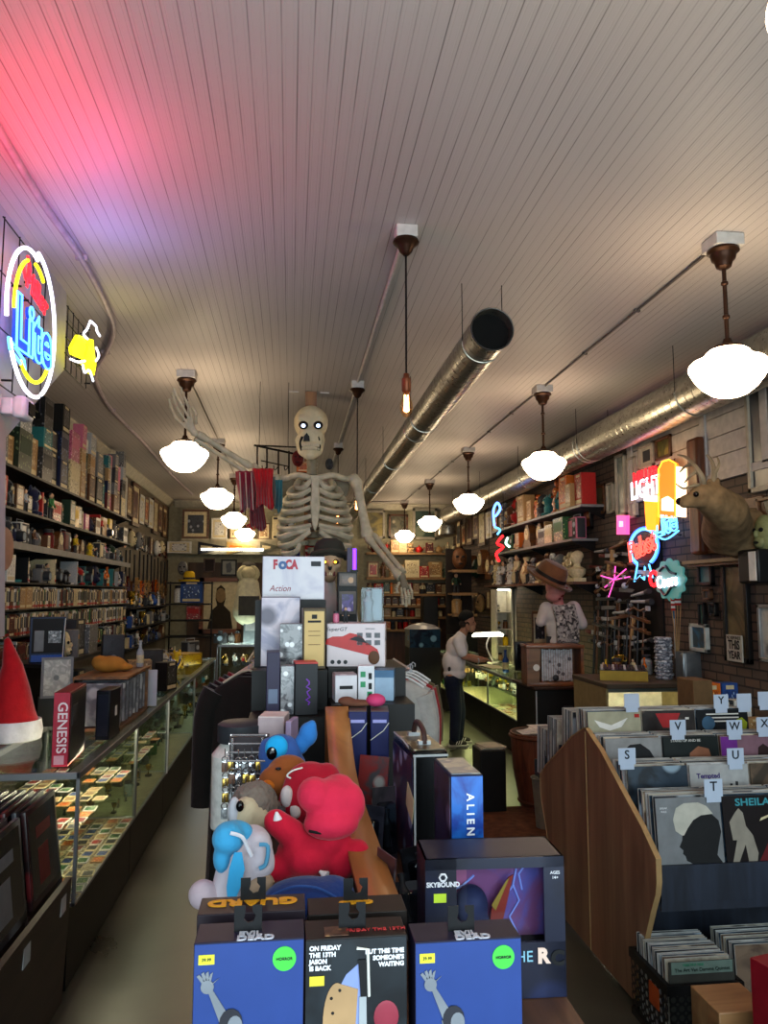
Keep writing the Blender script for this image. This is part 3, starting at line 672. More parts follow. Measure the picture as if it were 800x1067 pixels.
        b.lathe([(0, 0), (.2, 0), (.36, .2), (.38, .4), (.28, .62), (.12, .7), (.05, .76), (.06, .84), (0, .88)], n=20); b.tube([(.34, 0, .3), (.5, 0, .45), (.6, 0, .68)], [.08, .05, .04], 8); b.tube([(-.3, 0, .58), (-.52, 0, .6), (-.56, 0, .36), (-.36, 0, .22)], .03, 6); mats = [flat(PAL[col][0], .15)]
    elif kind == 'trophy':
        b.box((0, 0, .1), (.4, .4, .2)); b.mat(1).lathe([(.1, .2), (.05, .3), (.04, .5), (.16, .62), (.24, .8), (.26, 1), (.24, 1), (.14, .68), (0, .64)], n=16)
        for s in (-1, 1): b.tube([(s*.25, 0, .92), (s*.38, 0, .85), (s*.34, 0, .7), (s*.2, 0, .68)], .02, 6)
        mats = [dk, flat('#c8a040' if col != 'silver' else '#b0b0b0', .25, .9)]
    elif kind == 'speaker':
        b.box((0, 0, .5), (.62, .5, 1), bev=.02); b.mat(1).cyl((0, -.25, .34), (0, -.27, .34), .22, n=24); b.mat(2).cyl((0, -.265, .34), (0, -.28, .34), .08, n=16); b.mat(1).cyl((0, -.25, .76), (0, -.27, .76), .1, n=16)
        mats = [m1, dk, pf('grey')]
    elif kind == 'instrument':  # small hanging stringed instrument, neck up
        out = [(-.0, 0), (.16, .02), (.2, .14), (.13, .26), (.15, .36), (.06, .44), (-.06, .44), (-.15, .36), (-.13, .26), (-.2, .14), (-.16, .02)]
        b.prism(out, -.05, .05, 'Y'); b.mat(1).cyl((0, -.052, .25), (0, -.055, .25), .05, n=16); b.box((0, -.055, .68), (.045, .03, .56)); b.box((0, -.055, .98), (.08, .03, .12)); b.box((0, -.06, .1), (.1, .02, .02))
        mats = [wood(PAL[col][1], PAL[col][0], 6, .2), pf('black')]
    else: raise KeyError(kind)
    o = b.build(kind, mats); me = o.data; bpy.data.objects.remove(o)
    TM[k] = me; return me
ASP = {'boxed_toy': (.72, .38), 'carton': (1.1, .8), 'media_case': (.17, .7), 'book': (.2, .7), 'figurine': (1, 1), 'plush_toy': (1, 1), 'vase': (1, 1), 'jar': (1, 1), 'bottle': (1, 1), 'framed_picture': (.8, 1),
       'camera': (1, 1), 'radio': (1, 1), 'clock': (1, 1), 'mask': (1, 1), 'bust': (1, 1), 'statue': (1, 1), 'hat': (1, 1), 'lantern': (1, 1), 'teapot': (1, 1), 'trophy': (1, 1), 'speaker': (1, 1), 'instrument': (1, 1)}
FOOT = {'figurine': .5, 'plush_toy': .66, 'vase': .56, 'jar': .58, 'bottle': .3, 'camera': 1.05, 'radio': 1.04, 'clock': 1.02, 'mask': .7, 'bust': .58, 'statue': .52, 'hat': 1.24, 'lantern': .56, 'teapot': 1.2, 'trophy': .8, 'speaker': .66, 'instrument': .42}
DEEP = {'figurine': .3, 'plush_toy': .5, 'vase': .56, 'jar': .58, 'bottle': .3, 'camera': .75, 'radio': .56, 'clock': .4, 'mask': .6, 'bust': .5, 'statue': .5, 'hat': 1.24, 'lantern': .56, 'teapot': .8, 'trophy': .56, 'speaker': .56, 'instrument': .14}
WORD = {'boxed_toy': 'boxed toy', 'carton': 'carton', 'media_case': 'game case', 'book': 'book', 'plush_toy': 'plush toy', 'framed_picture': 'framed picture', 'instrument': 'small guitar'}
CATW = {'boxed_toy': 'box', 'carton': 'box', 'media_case': 'game case', 'figurine': 'figurine', 'plush_toy': 'plush toy', 'framed_picture': 'picture', 'instrument': 'guitar'}
ROWS = []
def put(kind, col, p, rotz, size):
    """size: (w, d, h) for boxy goods, h for the rest"""
    me = tmpl(kind, col); o = bpy.data.objects.new(kind, me); C.objects.link(o)
    o.location = p; o.rotation_euler = (0, 0, rotz)
    o.scale = size if hasattr(size, '__len__') else (size, size, size)
    return o
DARKISH = ['black', 'charcoal', 'grey', 'white', 'cream', 'tan', 'brown', 'dark red', 'red', 'dark blue', 'blue', 'green', 'silver', 'teal', 'orange', 'yellow', 'purple', 'dark green', 'pink']
def shelf_row(side, z, a0, a1, edge, depth, mix, hr, phrase, group, cols=None, gap=.008, stack=0, seed=1, jit=.6, hmax=None):
    """goods along a shelf. edge: coordinate of the shelf's open edge; a0..a1 run along the shelf"""
    rnd = random.Random(seed); t = a0; items = []; cols = cols or DARKISH
    rz = {'left': PI/2, 'right': -PI/2, 'back': 0}[side]
    while True:
        kind = rnd.choice(mix); col = rnd.choice(cols); h = rnd.uniform(*hr)
        if kind in FOOT:
            h = min(h, depth*.95/DEEP[kind]); w, d = h*FOOT[kind], h*DEEP[kind]; size = h
        else:
            aw, ad = ASP[kind]; q = rnd.uniform(.8, 1.25)
            w = h*aw*q; d = min(depth*.9, h*ad*rnd.uniform(.8, 1.2)); size = (w, d, h)
            if kind == 'framed_picture': d = .1; size = (w, .5, h)
            if kind == 'media_case': w = rnd.uniform(.022, .036); size = (w, depth*.8, h); d = depth*.8
            if kind == 'book': w = rnd.uniform(.022, .05); size = (w, d, h)
        if t+w > a1: break
        off = d/2+.01+rnd.random()*max(0, depth-d-.03)*jit
        a = t+w/2
        def P(zz): return {'left': (edge-off, a, zz), 'right': (edge+off, a, zz), 'back': (a, edge+off, zz)}[side]
        o = put(kind, col, P(z+.001), rz, size); items.append([o, col, kind])
        top = z+.001+h; k = 0
        while stack and kind in ('boxed_toy', 'carton') and rnd.random() < stack and k < 3:
            h2 = h*rnd.uniform(.6, 1.0); c2 = rnd.choice(cols); kd = rnd.choice(['boxed_toy', 'carton'])
            if hmax and top+h2 > hmax: break
            o2 = put(kd, c2, P(top+.002), rz, (w*rnd.uniform(.8, .98), d*.95, h2)); items.append([o2, c2, kd]); top += h2+.002; k += 1
        t += w+gap*rnd.uniform(.5, 2)
    ROWS.append((items, phrase, group)); return items
def name_rows():
    for items, phrase, group in ROWS:
        items = [i for i in items if i[0] is not None]
        items.sort(key=lambda i: scr(i[0].matrix_world.translation if i[0].matrix_world.translation.length else i[0].location)[0] if False else scr(i[0].location)[0])
        lab = []
        for n, (o, col, kind) in enumerate(items):
            w = WORD.get(kind, kind.replace('_', ' '))
            s = f'{col} {w} {phrase}'
            if n == 0: s += ', first from the left'
            else: s += f', right of the {items[n-1][1]} {WORD.get(items[n-1][2], items[n-1][2].replace("_", " "))}'
            lab.append(s)
        seen = {}
        for n, s in enumerate(lab): seen.setdefault(s, []).append(n)
        for s, ns in seen.items():
            if len(ns) > 1:
                for j, n in enumerate(ns):
                    c, k = items[n][1], WORD.get(items[n][2], items[n][2].replace('_', ' '))
                    nx = items[n+1] if n+1 < len(items) else None
                    pv = items[n-1]
                    lab[n] = f'{c} {k} {phrase}, between {pv[1]} and {nx[1] + " " + WORD.get(nx[2], nx[2].replace("_", " ")) if nx else "end"}'
        seen = {}
        for n, s in enumerate(lab): seen.setdefault(s, []).append(n)
        ORD = 'first second third fourth fifth sixth seventh eighth ninth tenth eleventh twelfth thirteenth fourteenth fifteenth sixteenth seventeenth eighteenth nineteenth twentieth'.split()
        for s, ns in seen.items():
            if len(ns) < 2: continue
            for n in ns:
                c, k = items[n][1], WORD.get(items[n][2], items[n][2].replace('_', ' '))
                same = [m for m in range(len(items)) if items[m][1] == c and items[m][2] == items[n][2]]; i = same.index(n)
                e_, q = ('left', i) if i < 20 else ('right', len(same)-1-i)
                lab[n] = f'{c} {k} {phrase}, {ORD[min(q, 19)]} {c} one from the {e_}'
        for n, (o, col, kind) in enumerate(items):
            if len(lab[n].split()) > 16: lab[n] = lab[n].replace(' framed picture', ' picture').replace('right of the', 'beside')
            tag(o, lab[n], CATW.get(kind, kind.replace('_', ' ')), group)

# ================================================================ LEFT WALL: shelves with goods
shelf_black = flat('#141312', .5); shelf_grey = flat('#77787a', .5, .3)
EX = -2.3
def wshelf(z, y0, y1, lab, m, lip=0, edge=EX, wall=LEFT, th=.022):
    t = thing('wall_shelf', lab, 'shelf', ((edge+wall)/2, (y0+y1)/2, z-th))
    w = abs(edge-wall)-.01
    MB().box((0, 0, th/2), (w, y1-y0, th)).build('board', m, t)
    s = 1 if edge > wall else -1
    if lip: MB().box((s*(w/2+.006), 0, .0), (.012, y1-y0, lip)).build('front_lip', m, t)
    n = max(2, int((y1-y0)/1.1))
    for k in range(n):
        y = -(y1-y0)/2+.1+(y1-y0-.2)*k/(n-1)
        MB().prism([(-s*w/2, -.002), (s*w/2*.8, -.002), (-s*w/2, -.14)], y-.008, y+.008, 'Y').build('bracket', dark_metal, t)
    return t
SY0, SY1 = 6.15, 11.4
wshelf(3.015, SY0, SY1, 'topmost black shelf on the left wall, piled to the ceiling with boxes', shelf_black)
wshelf(2.67, SY0, SY1, 'second black shelf from the top on the left wall', shelf_black)
wshelf(2.38, SY0, SY1, 'long grey metal shelf on the left wall below the black ones', shelf_grey, lip=.06)
for z, q in ((2.05, 'upper'), (1.82, 'middle'), (1.59, 'lower'), (1.36, 'lowest')):
    wshelf(z, SY0, SY1, f'{q} narrow rack shelf of game cases on the left wall', shelf_black, th=.014)
boxes = ['boxed_toy', 'boxed_toy', 'boxed_toy', 'carton', 'carton', 'book']
dim = ['black', 'charcoal', 'black', 'charcoal', 'dark blue', 'grey', 'white', 'cream', 'tan', 'brown', 'brown', 'dark red', 'dark blue', 'silver', 'dark green', 'teal', 'grey', 'black', 'pink']
shelf_row('left', 3.015, SY0+.05, SY1-.1, EX, .34, boxes, (.17, .36), 'on the top left shelf', 'boxes piled on the top left shelf', dim, stack=.85, seed=3, jit=.3, hmax=3.97)
shelf_row('left', 2.67, SY0+.05, SY1-.1, EX, .34, ['boxed_toy', 'boxed_toy', 'carton', 'book', 'figurine', 'plush_toy', 'camera', 'mask', 'jar'], (.16, .27), 'on the second left shelf', 'goods on the second left shelf', dim+['yellow', 'red', 'green', 'orange'], seed=4, jit=.3)
shelf_row('left', 2.38, SY0+.05, SY1-.1, EX, .34, ['radio', 'camera', 'figurine', 'teapot', 'jar', 'hat', 'boxed_toy', 'clock', 'plush_toy', 'vase'], (.13, .23), 'on the long grey shelf', 'bric-a-brac on the long grey shelf', dim+['yellow', 'orange', 'green'], seed=5, jit=.3)
case_cols = ['black', 'white', 'cream', 'tan', 'grey', 'charcoal', 'silver', 'brown', 'green', 'dark red', 'white', 'cream']
shelf_row('left', 2.05, SY0+.05, SY1-.1, EX, .3, ['figurine', 'boxed_toy', 'plush_toy', 'mask', 'book', 'hat', 'camera', 'media_case', 'media_case', 'bottle'], (.15, .26), 'on the upper rack', 'goods on the upper rack shelf', dim+['red', 'orange', 'green'], seed=6, jit=.2)
shelf_row('left', 1.82, SY0+.05, SY1-.1, EX, .3, ['media_case']*12+['boxed_toy', 'book'], (.17, .195), 'on the middle rack', 'game cases on the middle rack shelf', case_cols, seed=7, gap=.004, jit=.1)
shelf_row('left', 1.59, SY0+.05, SY1-.1, EX, .3, ['media_case']*12+['boxed_toy', 'book'], (.17, .195), 'on the lower rack', 'game cases on the lower rack shelf', case_cols, seed=8, gap=.004, jit=.1)
shelf_row('left', 1.36, SY0+.05, SY1-.1, EX, .3, ['media_case']*7+['boxed_toy', 'carton', 'radio'], (.15, .19), 'on the lowest rack', 'goods on the lowest rack shelf', case_cols, seed=9, gap=.006, jit=.1)
# beyond: pegboard full of hanging instruments, pictures, then low shelves
def hang_row(side, zc, a0, a1, wall, mix, hr, phrase, group, cols, seed, step=.3, dz=.06):
    rnd = random.Random(seed); items = []; t = a0; rz = {'left': PI/2, 'right': -PI/2, 'back': 0}[side]
    while t < a1:
        kind = rnd.choice(mix); col = rnd.choice(cols); h = rnd.uniform(*hr)
        w = h*FOOT[kind] if kind in FOOT else h*ASP[kind][0]
        if t+w > a1: break
        z = zc-h/2+rnd.uniform(-dz, dz)
        d = h*DEEP.get(kind, .1)/2+.01 if kind in FOOT else .03
        p = {'left': (wall+d, t+w/2, z), 'right': (wall-d, t+w/2, z), 'back': (t+w/2, wall-d, z)}[side]
        size = h if kind in FOOT else (w, .5, h)
        items.append([put(kind, col, p, rz, size), col, kind]); t += w+step*rnd.uniform(.1, 1)
    ROWS.append((items, phrase, group)); return items
pics = ['framed_picture']; woodc = ['tan', 'brown', 'cream', 'dark red', 'grey', 'orange', 'charcoal', 'white']
hang_row('left', 3.45, 11.5, 17.0, LEFT, pics, (.5, .75), 'high on the left wall', 'pictures high on the left wall', woodc, 21, .08, .03)
hang_row('left', 2.86, 11.6, 17.0, LEFT, ['instrument', 'instrument', 'mask', 'framed_picture'], (.26, .34), 'hung under the high pictures', 'things hung under the high left pictures', woodc, 22, .08, .03)
big = hang_row('left', 2.24, 12.0, 16.9, LEFT, ['instrument'], (.7, .8), 'on the far left wall', 'small guitars hung on the far left wall', ['dark red', 'tan', 'orange', 'brown'], 23, .12, .04)
for z, n_, sd in ((1.75, 'upper', 31), (1.45, 'middle', 32), (1.15, 'bottom', 33)):
    wshelf(z, 11.6, 15.4, f'{n_} dark shelf on the far left wall beneath the hanging guitars', shelf_black)
    shelf_row('left', z, 11.65, 15.3, EX, .34, ['figurine', 'lantern', 'jar', 'bottle', 'camera', 'teapot', 'trophy', 'statue', 'boxed_toy', 'clock'], (.13, .24), f'on the far left {n_} shelf', f'bric-a-brac on the far left {n_} shelf', ['silver', 'charcoal', 'grey', 'black', 'tan', 'white', 'brown', 'blue', 'cream'], seed=sd)
# drum-like red disc by the wing wall edge, level with the metal shelf
p = atx(-1, 572, -2.1)
t = thing('hand_drum', 'dark red round hand drum peeping past the wing wall edge', 'drum', p)
t.rotation_euler = (0, R(90), 0)
MB().lathe([(0, -.04), (.16, -.04), (.17, 0), (.16, .04), (0, .04)], n=28).build('shell', flat('#5a1c18', .4), t)
MB().lathe([(0, .042), (.15, .042), (.15, .05), (0, .05)], n=28).build('drum_head', flat('#8a5a48', .5), t)
# ================================================================ GLASS DISPLAY CASES
alu = flat('#8a8c8e', .35, .7, noise=.03); case_black = flat('#0e0d0c', .5); glass = glass_mat(); deck_m = flat('#a8a080', .7)
led = glow('#f4f2d0', 9)
CASEN = {}
def display_case(lab, x0, x1, y0, y1, h=1.05, gb=.4, light=9, lightside='x1', cat='display case', lit_back=False, lcol='#f4f2d0', shelf=True, deck=None):
    """glass counter; open-front face is glass all round, black plinth below gb"""
    cx, cy = (x0+x1)/2, (y0+y1)/2; w, d = x1-x0, y1-y0
    t = thing('display_case', lab, cat, (cx, cy, 0), 0)
    MB().box((0, 0, gb/2), (w-.06, d-.002, gb-.01)).build('plinth', case_black, t)
    MB().box((0, 0, gb+.006), (w-.03, d-.01, .02)).build('deck', deck or deck_m, t)
    b = MB(); e = .018
    for sx in (-1, 1):
        for sy in (-1, 1): b.box((sx*(w/2-e/2), sy*(d/2-e/2), (gb+h)/2), (e, e, h-gb))
    for z, q in ((gb+e/2, e), (h-.017, .034)):
        for sx in (-1, 1): b.box((sx*(w/2-e/2), 0, z), (e, d, q))
        for sy in (-1, 1): b.box((0, sy*(d/2-e/2), z), (w, e, q))
    b.build('metal_frame', alu, t, bev=.002)
    MB().box((0, 0, h+.004), (w-.01, d-.01, .006)).build('glass_top', glass, t)
    for n_, c_, s_ in (('glass_side', (w/2-.004, 0, (gb+h)/2), (.004, d-.04, h-gb-.04)), ('glass_side', (-w/2+.004, 0, (gb+h)/2), (.004, d-.04, h-gb-.04)),
                      ('glass_end', (0, -d/2+.004, (gb+h)/2), (w-.04, .004, h-gb-.04)), ('glass_end', (0, d/2-.004, (gb+h)/2), (w-.04, .004, h-gb-.04))):
        MB().box(c_, s_).build(n_, glass, t)
    zs = gb+(h-gb)*.55
    if shelf:
        MB().box((-.04 if lightside == 'x1' else .04, 0, zs), (w-.14, d-.06, .006)).build('glass_shelf', glass, t)
    lx = {'x1': w/2-.036, 'x0': -w/2+.036}.get(lightside)
    if lx is not None: MB().box((lx*1.0, 0, h-.006), (.05, d-.04, .008)).build('light_cover', alu, t)
    if lx is not None: MB().cyl((lx, -d/2+.06, h-.022), (lx, d/2-.06, h-.022), .011, n=8).build('light_tube', glow(lcol, light), t)
    else: MB().cyl((-w/2+.06, -d/2+.036, h-.022), (w/2-.06, -d/2+.036, h-.022), .011, n=8).build('light_tube', glow(lcol, light), t)
    return t, (x0, x1, y0, y1, h, gb, zs)
CARDN = 0
def card_mesh(c1, c2):
    b = MB().box((0, 0, .5), (1, 1, 1)); b.mat(1).box((0, 0, 1.005), (.8, .8, .02)); o = b.build('trading_card', [pf(c1), pm(c2, 6)]); me = o.data; bpy.data.objects.remove(o); return me
CARDS = [card_mesh(a, c) for a, c in (('cream', 'tan'), ('white', 'red'), ('cream', 'blue'), ('tan', 'orange'), ('white', 'green'), ('cream', 'charcoal'))]
def cards_flat(info, z, phrase, sx=.085, sy=.11, seed=1, fill=.85):
    x0, x1, y0, y1 = info[:4]; rnd = random.Random(seed); rows = []
    y = y0+.075; r_ = 0
    while y < y1-.06:
        x = x0+.07; k = 0
        while x < x1-.035:
            if rnd.random() < fill:
                o = bpy.data.objects.new('trading_card', rnd.choice(CARDS)); C.objects.link(o)
                o.location = (x, y, z+.001); o.scale = (.066, .09, .006); o.rotation_euler = (0, 0, rnd.uniform(-.12, .12))
                tag(o, f'small printed trading card lying flat {phrase}', 'trading card', f'trading cards {phrase}')
            x += sx; k += 1
        y += sy; r_ += 1
def trinkets(info, z, phrase, kinds, cols, hr, seed, dens=.12, group=None):
    x0, x1, y0, y1 = info[:4]; rnd = random.Random(seed); y = y0+.09
    items = []
    while y < y1-.08:
        x = x0+.12
        while x < x1-.1:
            kind = rnd.choice(kinds); col = rnd.choice(cols); h = rnd.uniform(*hr)
            if kind in FOOT: size = h
            else: size = (h*ASP[kind][0], h*ASP[kind][1], h)
            items.append([put(kind, col, (x, y, z+.001), rnd.uniform(0, 6.28), size), col, kind])
            x += dens*rnd.uniform(.9, 1.3)
        y += dens*1.05
    ROWS.append((items, phrase, group or 'small collectables '+phrase))
XL = -1.05
ya, yb, yc, yd = 4.17, atx(144, 755, XL).y, atx(176, 735, XL).y, atx(200, 710, XL).y
XB = XL-.62
t, i1 = display_case('nearest glass display case on the left, full of trading cards', XB, XL, ya, yb, light=110, lcol='#fff0cc', deck=cover('#a49c7c', '#6c6048', '#d0c8a8', 22, .6))
tag(MB().box((XL+.007, yc-.05, .72), (.01, .03, .62)).build('reflection_strip', pf('white', .2)), 'bright upright metal strip under the white card on the left cases', 'post')  # white strip painting in the light reflected where two cases join
cards_flat(i1, i1[5]+.017, 'on the floor of the nearest left case', seed=1, fill=.95)
cards_flat(i1, i1[6]+.004, 'on the glass shelf of the nearest left case', seed=2, fill=.7)
t, i2 = display_case('second glass display case on the left, beneath the white sign', XB, XL, yb+.01, yc, light=22)
trinkets(i2, i2[5]+.017, 'inside the second left case', ['camera', 'figurine', 'jar', 'boxed_toy', 'trophy'], ['green', 'teal', 'grey', 'cream', 'tan', 'silver'], (.06, .12), 3, .15)
cards_flat(i2, i2[6]+.004, 'on the glass shelf of the second left case', seed=5, fill=.5)
t, i3 = display_case('third glass display case on the left, dim inside', XB, XL, yc+.01, yd+.3, light=12)
trinkets(i3, i3[5]+.017, 'inside the third left case', ['camera', 'figurine', 'jar', 'vase'], ['green', 'teal', 'grey', 'cream', 'silver'], (.08, .14), 4, .2)
t, i4 = display_case('fourth glass display case on the left with a bright inner tube', XB, XL, yd+.31, 11.3, light=25, lcol='#dfeeff')
trinkets(i4, i4[5]+.017, 'inside the fourth left case', ['camera', 'figurine', 'jar', 'vase', 'trophy'], ['cream', 'teal', 'white', 'tan', 'silver', 'blue'], (.1, .18), 6, .22)
trinkets(i4, i4[6]+.004, 'on the upper glass of the fourth left case', ['camera', 'figurine', 'jar', 'vase', 'trophy'], ['cream', 'teal', 'white', 'tan', 'silver'], (.06, .1), 7, .2)
# lit cross case at the far end of the left aisle, faces the entrance
pl, pr = aty(226, 672, 13.0), aty(273, 672, 13.0)
t, i5 = display_case('brightly lit glass case facing the entrance at the end of the left aisle', pl.x, pr.x+.1, 13.0, 13.55, h=pl.z, gb=.35, light=90, lightside='front', lcol='#e8f6ec')
trinkets(i5, .35+.017, 'in the lit case at the aisle end', ['figurine', 'jar', 'vase', 'trophy'], ['cream', 'tan', 'white', 'orange', 'yellow', 'red'], (.14, .2), 8, .17)
trinkets(i5, i5[6]+.004, 'on the lit case upper glass', ['figurine', 'jar', 'vase', 'trophy'], ['cream', 'tan', 'white', 'orange', 'yellow', 'red'], (.12, .2), 9, .14)

dk_wood0 = wood('#1c110b', '#33211a', 4, .5, 'Y')
# ================================================================ THINGS ON THE LEFT COUNTER
ZT = 1.05+.008
def pbox(name, lab, cat, p, w, d, h, mats, rot=0, bev=.003, group=None):
    """carton standing at p (bottom centre of its front face), rot about z"""
    t = thing(name, lab, cat, p, rot, group)
    MB().box((0, d/2, h/2), (w, d, h)).build('carton', mats, t, bev=bev)
    return t
# red game console box, spine to the camera
p = atz(57, 806, ZT)
t = thing('console_box', 'large console box with a red spine reading GENESIS on the near left case', 'box', (p.x-.02, 4.27, ZT), R(4))
MB().box((0, .22, .19), (.082, .44, .38)).build('carton', flat('#7c1420', .4), t, bev=.003)
MB().box((.042, .23, .19), (.002, .40, .355)).build('cover_art', cover('#0e0e12', '#1c1c22', '#6a6a70', 4), t)
MB().box((.044, .12, .25), (.002, .12, .1)).build('console_picture', flat('#3a3a40', .4), t)
MB().box((0, -.001, .19), (.078, .003, .376)).build('spine', flat('#b0223c', .4), t)
text('lettering', 'GENESIS', .068, flat('#e8d8dc', .4, noise=0), t, (.004, -.004, .2), (PI/2, R(90), 0), sx=1.05, bold=.001)
MB().box((-.004, -.003, .035), (.05, .002, .045)).build('badge', flat('#d8a0ac', .4), t)
# santa hat
pt, pb_ = atx(25, 672, -1.5), atx(28, 772, -1.5)
t = thing('santa_hat', 'red felt santa hat with a white brim propped on the left counter', 'hat', (-1.7, 5.12, 1.05), R(8))
hh = pt.z-ZT+.03
b = MB(); b.lathe([(.15, .1), (.135, .18), (.1, .32), (.06, .46), (.02, hh-.02), (0, hh)], n=28); 
for v in b.bm.verts: v.co.x += -.06*(v.co.z/hh)**2+.012*math.sin(v.co.z*30); v.co.y += .01*math.sin(v.co.z*22)
b.build('felt_cone', flat('#b4141e', .9, sheen=.4), t)
MB().lathe([(.145, 0), (.165, .01), (.172, .06), (.16, .125), (.14, .12), (.135, .01), (.145, 0)], n=28).build('white_brim', flat('#d6d4dc', .95, sheen=.5), t)
# black slab case and the white bricks beside it
t = thing('console_unit', 'slim black upright device with a white label on the left case edge', 'device', (-1.14, 5.0, ZT), R(-3))
MB().box((0, .12, .15), (.085, .24, .30)).build('body', flat('#10131c', .35), t, bev=.006); MB().box((.0435, .14, .16), (.002, .04, .06)).build('white_label', pf('white'), t); MB().box((0, -.001, .15), (.06, .004, .25)).build('front_panel', flat('#1c2230', .3), t)
t = thing('framed_print', 'small pale print in a thin frame leaning behind the red console box', 'picture', (-1.56, 5.5, 1.26), R(20))
MB().box((0, 0, .13), (.2, .015, .27)).build('frame', pf('grey'), t); MB().box((0, -.009, .13), (.165, .004, .235)).build('print', cover('#b0aca0', '#8a8880', '#5a5a58', 14), t)
MB().box((0, .05, -.096), (.22, .09, .19)).build('easel_block', case_black, t)
# long row of bagged magazines in a wooden tray with a board on top
t = thing('magazine_tray', 'long tray of bagged magazines topped with a thin wooden board', 'tray', (-1.27, 5.32, ZT), 0)
L_ = .95
MB().box((0, L_/2, .01), (.34, L_, .02)).build('tray', wood('#4a2c18', '#7a4c28', 5), t)
MB().box((0, L_+.01, .15), (.34, .02, .3)).build('end_board', wood('#6a4020', '#9a6838', 5), t)
for k in range(26):
    MB().box((.01*math.sin(k*2.1), .04+k*.0405, .16), (.29, .012, .265+.012*math.sin(k*1.3))).build('magazine', cover(*[('#8c8c90', '#6c6c72', '#b8b8ba'), ('#a8a8ac', '#7a7a80', '#d0d0d0'), ('#5a5c64', '#3c3e46', '#9a9aa0')][k % 3], scale=6, rough=.2), t)
MB().box((0, L_/2+.1, .325), (.36, L_-.1, .016)).build('lid_board', wood('#5a3418', '#94602c', 5, axis='Y'), t)
zb = ZT+.334
t = thing('cap', 'tan furry cap lying on the wooden board over the magazines', 'hat', (-1.3, 5.85, zb+.008), R(30))
organic('crown', flat('#b07830', .9), [('e', (0, 0, .045), (.12, .09, .06)), ('e', (.1, -.02, .02), (.07, .06, .025)), ('e', (-.06, .03, .06), (.06, .05, .05))], .012, 3, t)
t = put('speaker', 'charcoal', (-1.34, 6.12, zb+.001), R(20), .25); tag(t, 'dark grey speaker at the far end of the wooden board', 'speaker')
t = put('bottle', 'silver', (-1.15, 6.2, zb+.001), R(20), .2); tag(t, 'pale bottle with a white label standing beside the grey speaker', 'bottle')
# white card hung on the case corner
p0, p1 = atx(155, 703, XL+.02), atx(182, 737, XL+.02)
t = thing('sign_board', 'blank white card propped on the left case corner above a bright post', 'sign', (XL-.11, 6.44, ZT), 0)  # the bright post is reflection_strip, a white strip painting in reflected light
MB().box((0, 0, .145), (.21, .008, .285)).build('card', flat('#c8ccd8', .6, noise=.03), t, bev=.003); MB().box((0, .06, .06), (.03, .11, .12)).build('prop', pf('brown'), t)
# things stacked behind on the left counter: boxed telephone and others
t = thing('storage_shelf', 'black storage unit behind the left counter carrying boxes', 'shelf unit', (-1.9, 6.8, 0), 0)
for z in (.5, .95, 1.42): MB().box((0, 0, z), (.36, 1.5, .025)).build('shelf_board', case_black, t)
for sx in (-1, 1):
    for sy in (-1, 1): MB().box((sx*.17, sy*.74, .72), (.025, .025, 1.44)).build('upright', pf('silver', .4), t)
MB().box((-.17, 0, .7), (.01, 1.45, 1.4)).build('back_panel', case_black, t)
zz = 1.434
t = thing('telephone_box', 'blue and black boxed phone seen behind clear plastic on the dark shelf', 'box', (-1.84, 6.2, zz), R(18))
MB().box((0, .05, .17), (.25, .1, .34)).build('carton', flat('#14284c', .4), t, bev=.003)
MB().box((0, -.002, .2), (.22, .006, .26)).build('dark_panel', pf('black', .6), t); MB().box((-.06, -.006, .16), (.07, .006, .16)).build('handset', pf('grey', .3), t, bev=.004); MB().box((.05, -.006, .19), (.09, .006, .09)).build('keypad', cover('#7c7c80', '#3c3c40', '#c0c0c0', 30), t)
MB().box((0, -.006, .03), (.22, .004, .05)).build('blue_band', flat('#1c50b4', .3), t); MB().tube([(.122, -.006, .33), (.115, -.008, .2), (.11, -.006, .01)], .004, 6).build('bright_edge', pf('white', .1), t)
shelf_row('left', zz-.012, 6.5, 7.5, -1.73, .34, ['boxed_toy', 'book', 'carton', 'mask', 'book'], (.2, .32), 'on the dark storage unit', 'goods on the storage unit', ['red', 'tan', 'cream', 'charcoal', 'brown', 'grey', 'orange'], seed=41)
shelf_row('left', .965, 6.1, 7.5, -1.73, .34, ['figurine', 'jar', 'camera', 'bottle', 'boxed_toy'], (.18, .34), 'inside the dark storage unit', 'goods inside the storage unit', ['silver', 'brown', 'charcoal', 'black', 'orange', 'grey'], seed=42)
# stereo gear stacked by the wing wall
def hifi(z, lab, col, y=4.5, w=.42):
    t = thing('stereo_receiver', lab, 'stereo', (-1.9, y, z), R(6))
    MB().box((0, .14, .07), (w, .28, .13)).build('chassis', flat(col, .4, .3), t, bev=.004)
    b = MB(); b.box((0, -.003, .07), (w-.02, .008, .11)); b.build('front_panel', flat('#2a2a2e', .3, .4), t)
    for k in range(5): MB().cyl((-.16+k*.075, -.006, .05), (-.16+k*.075, -.022, .05), .014 if k else .024, n=14).build('knob', pf('silver', .3), t)
    MB().box((.02, -.008, .1), (.3, .003, .025)).build('dial_window', flat('#48484c', .2), t)
for k in range(3):
    hifi(1.051+k*.131, ['lowest black stereo receiver in the stack by the grey wing wall', 'second black stereo receiver up in the stack by the wing wall', 'grey stereo receiver third in the stack by the wing wall', 'topmost stereo receiver of the stack by the wing wall'][k], ['#141416', '#141416', '#55555a', '#1c1c1e'][k])
hifi(1.051+.394+.081, 'pale stereo receiver on the black box above the stacked receivers', '#88888c')
t = thing('riser_box', 'plain black box between the stacked stereo receivers', 'box', (-1.9, 4.5, 1.051+.394), R(6)); MB().box((0, .14, .039), (.4, .26, .078)).build('carton', case_black, t)
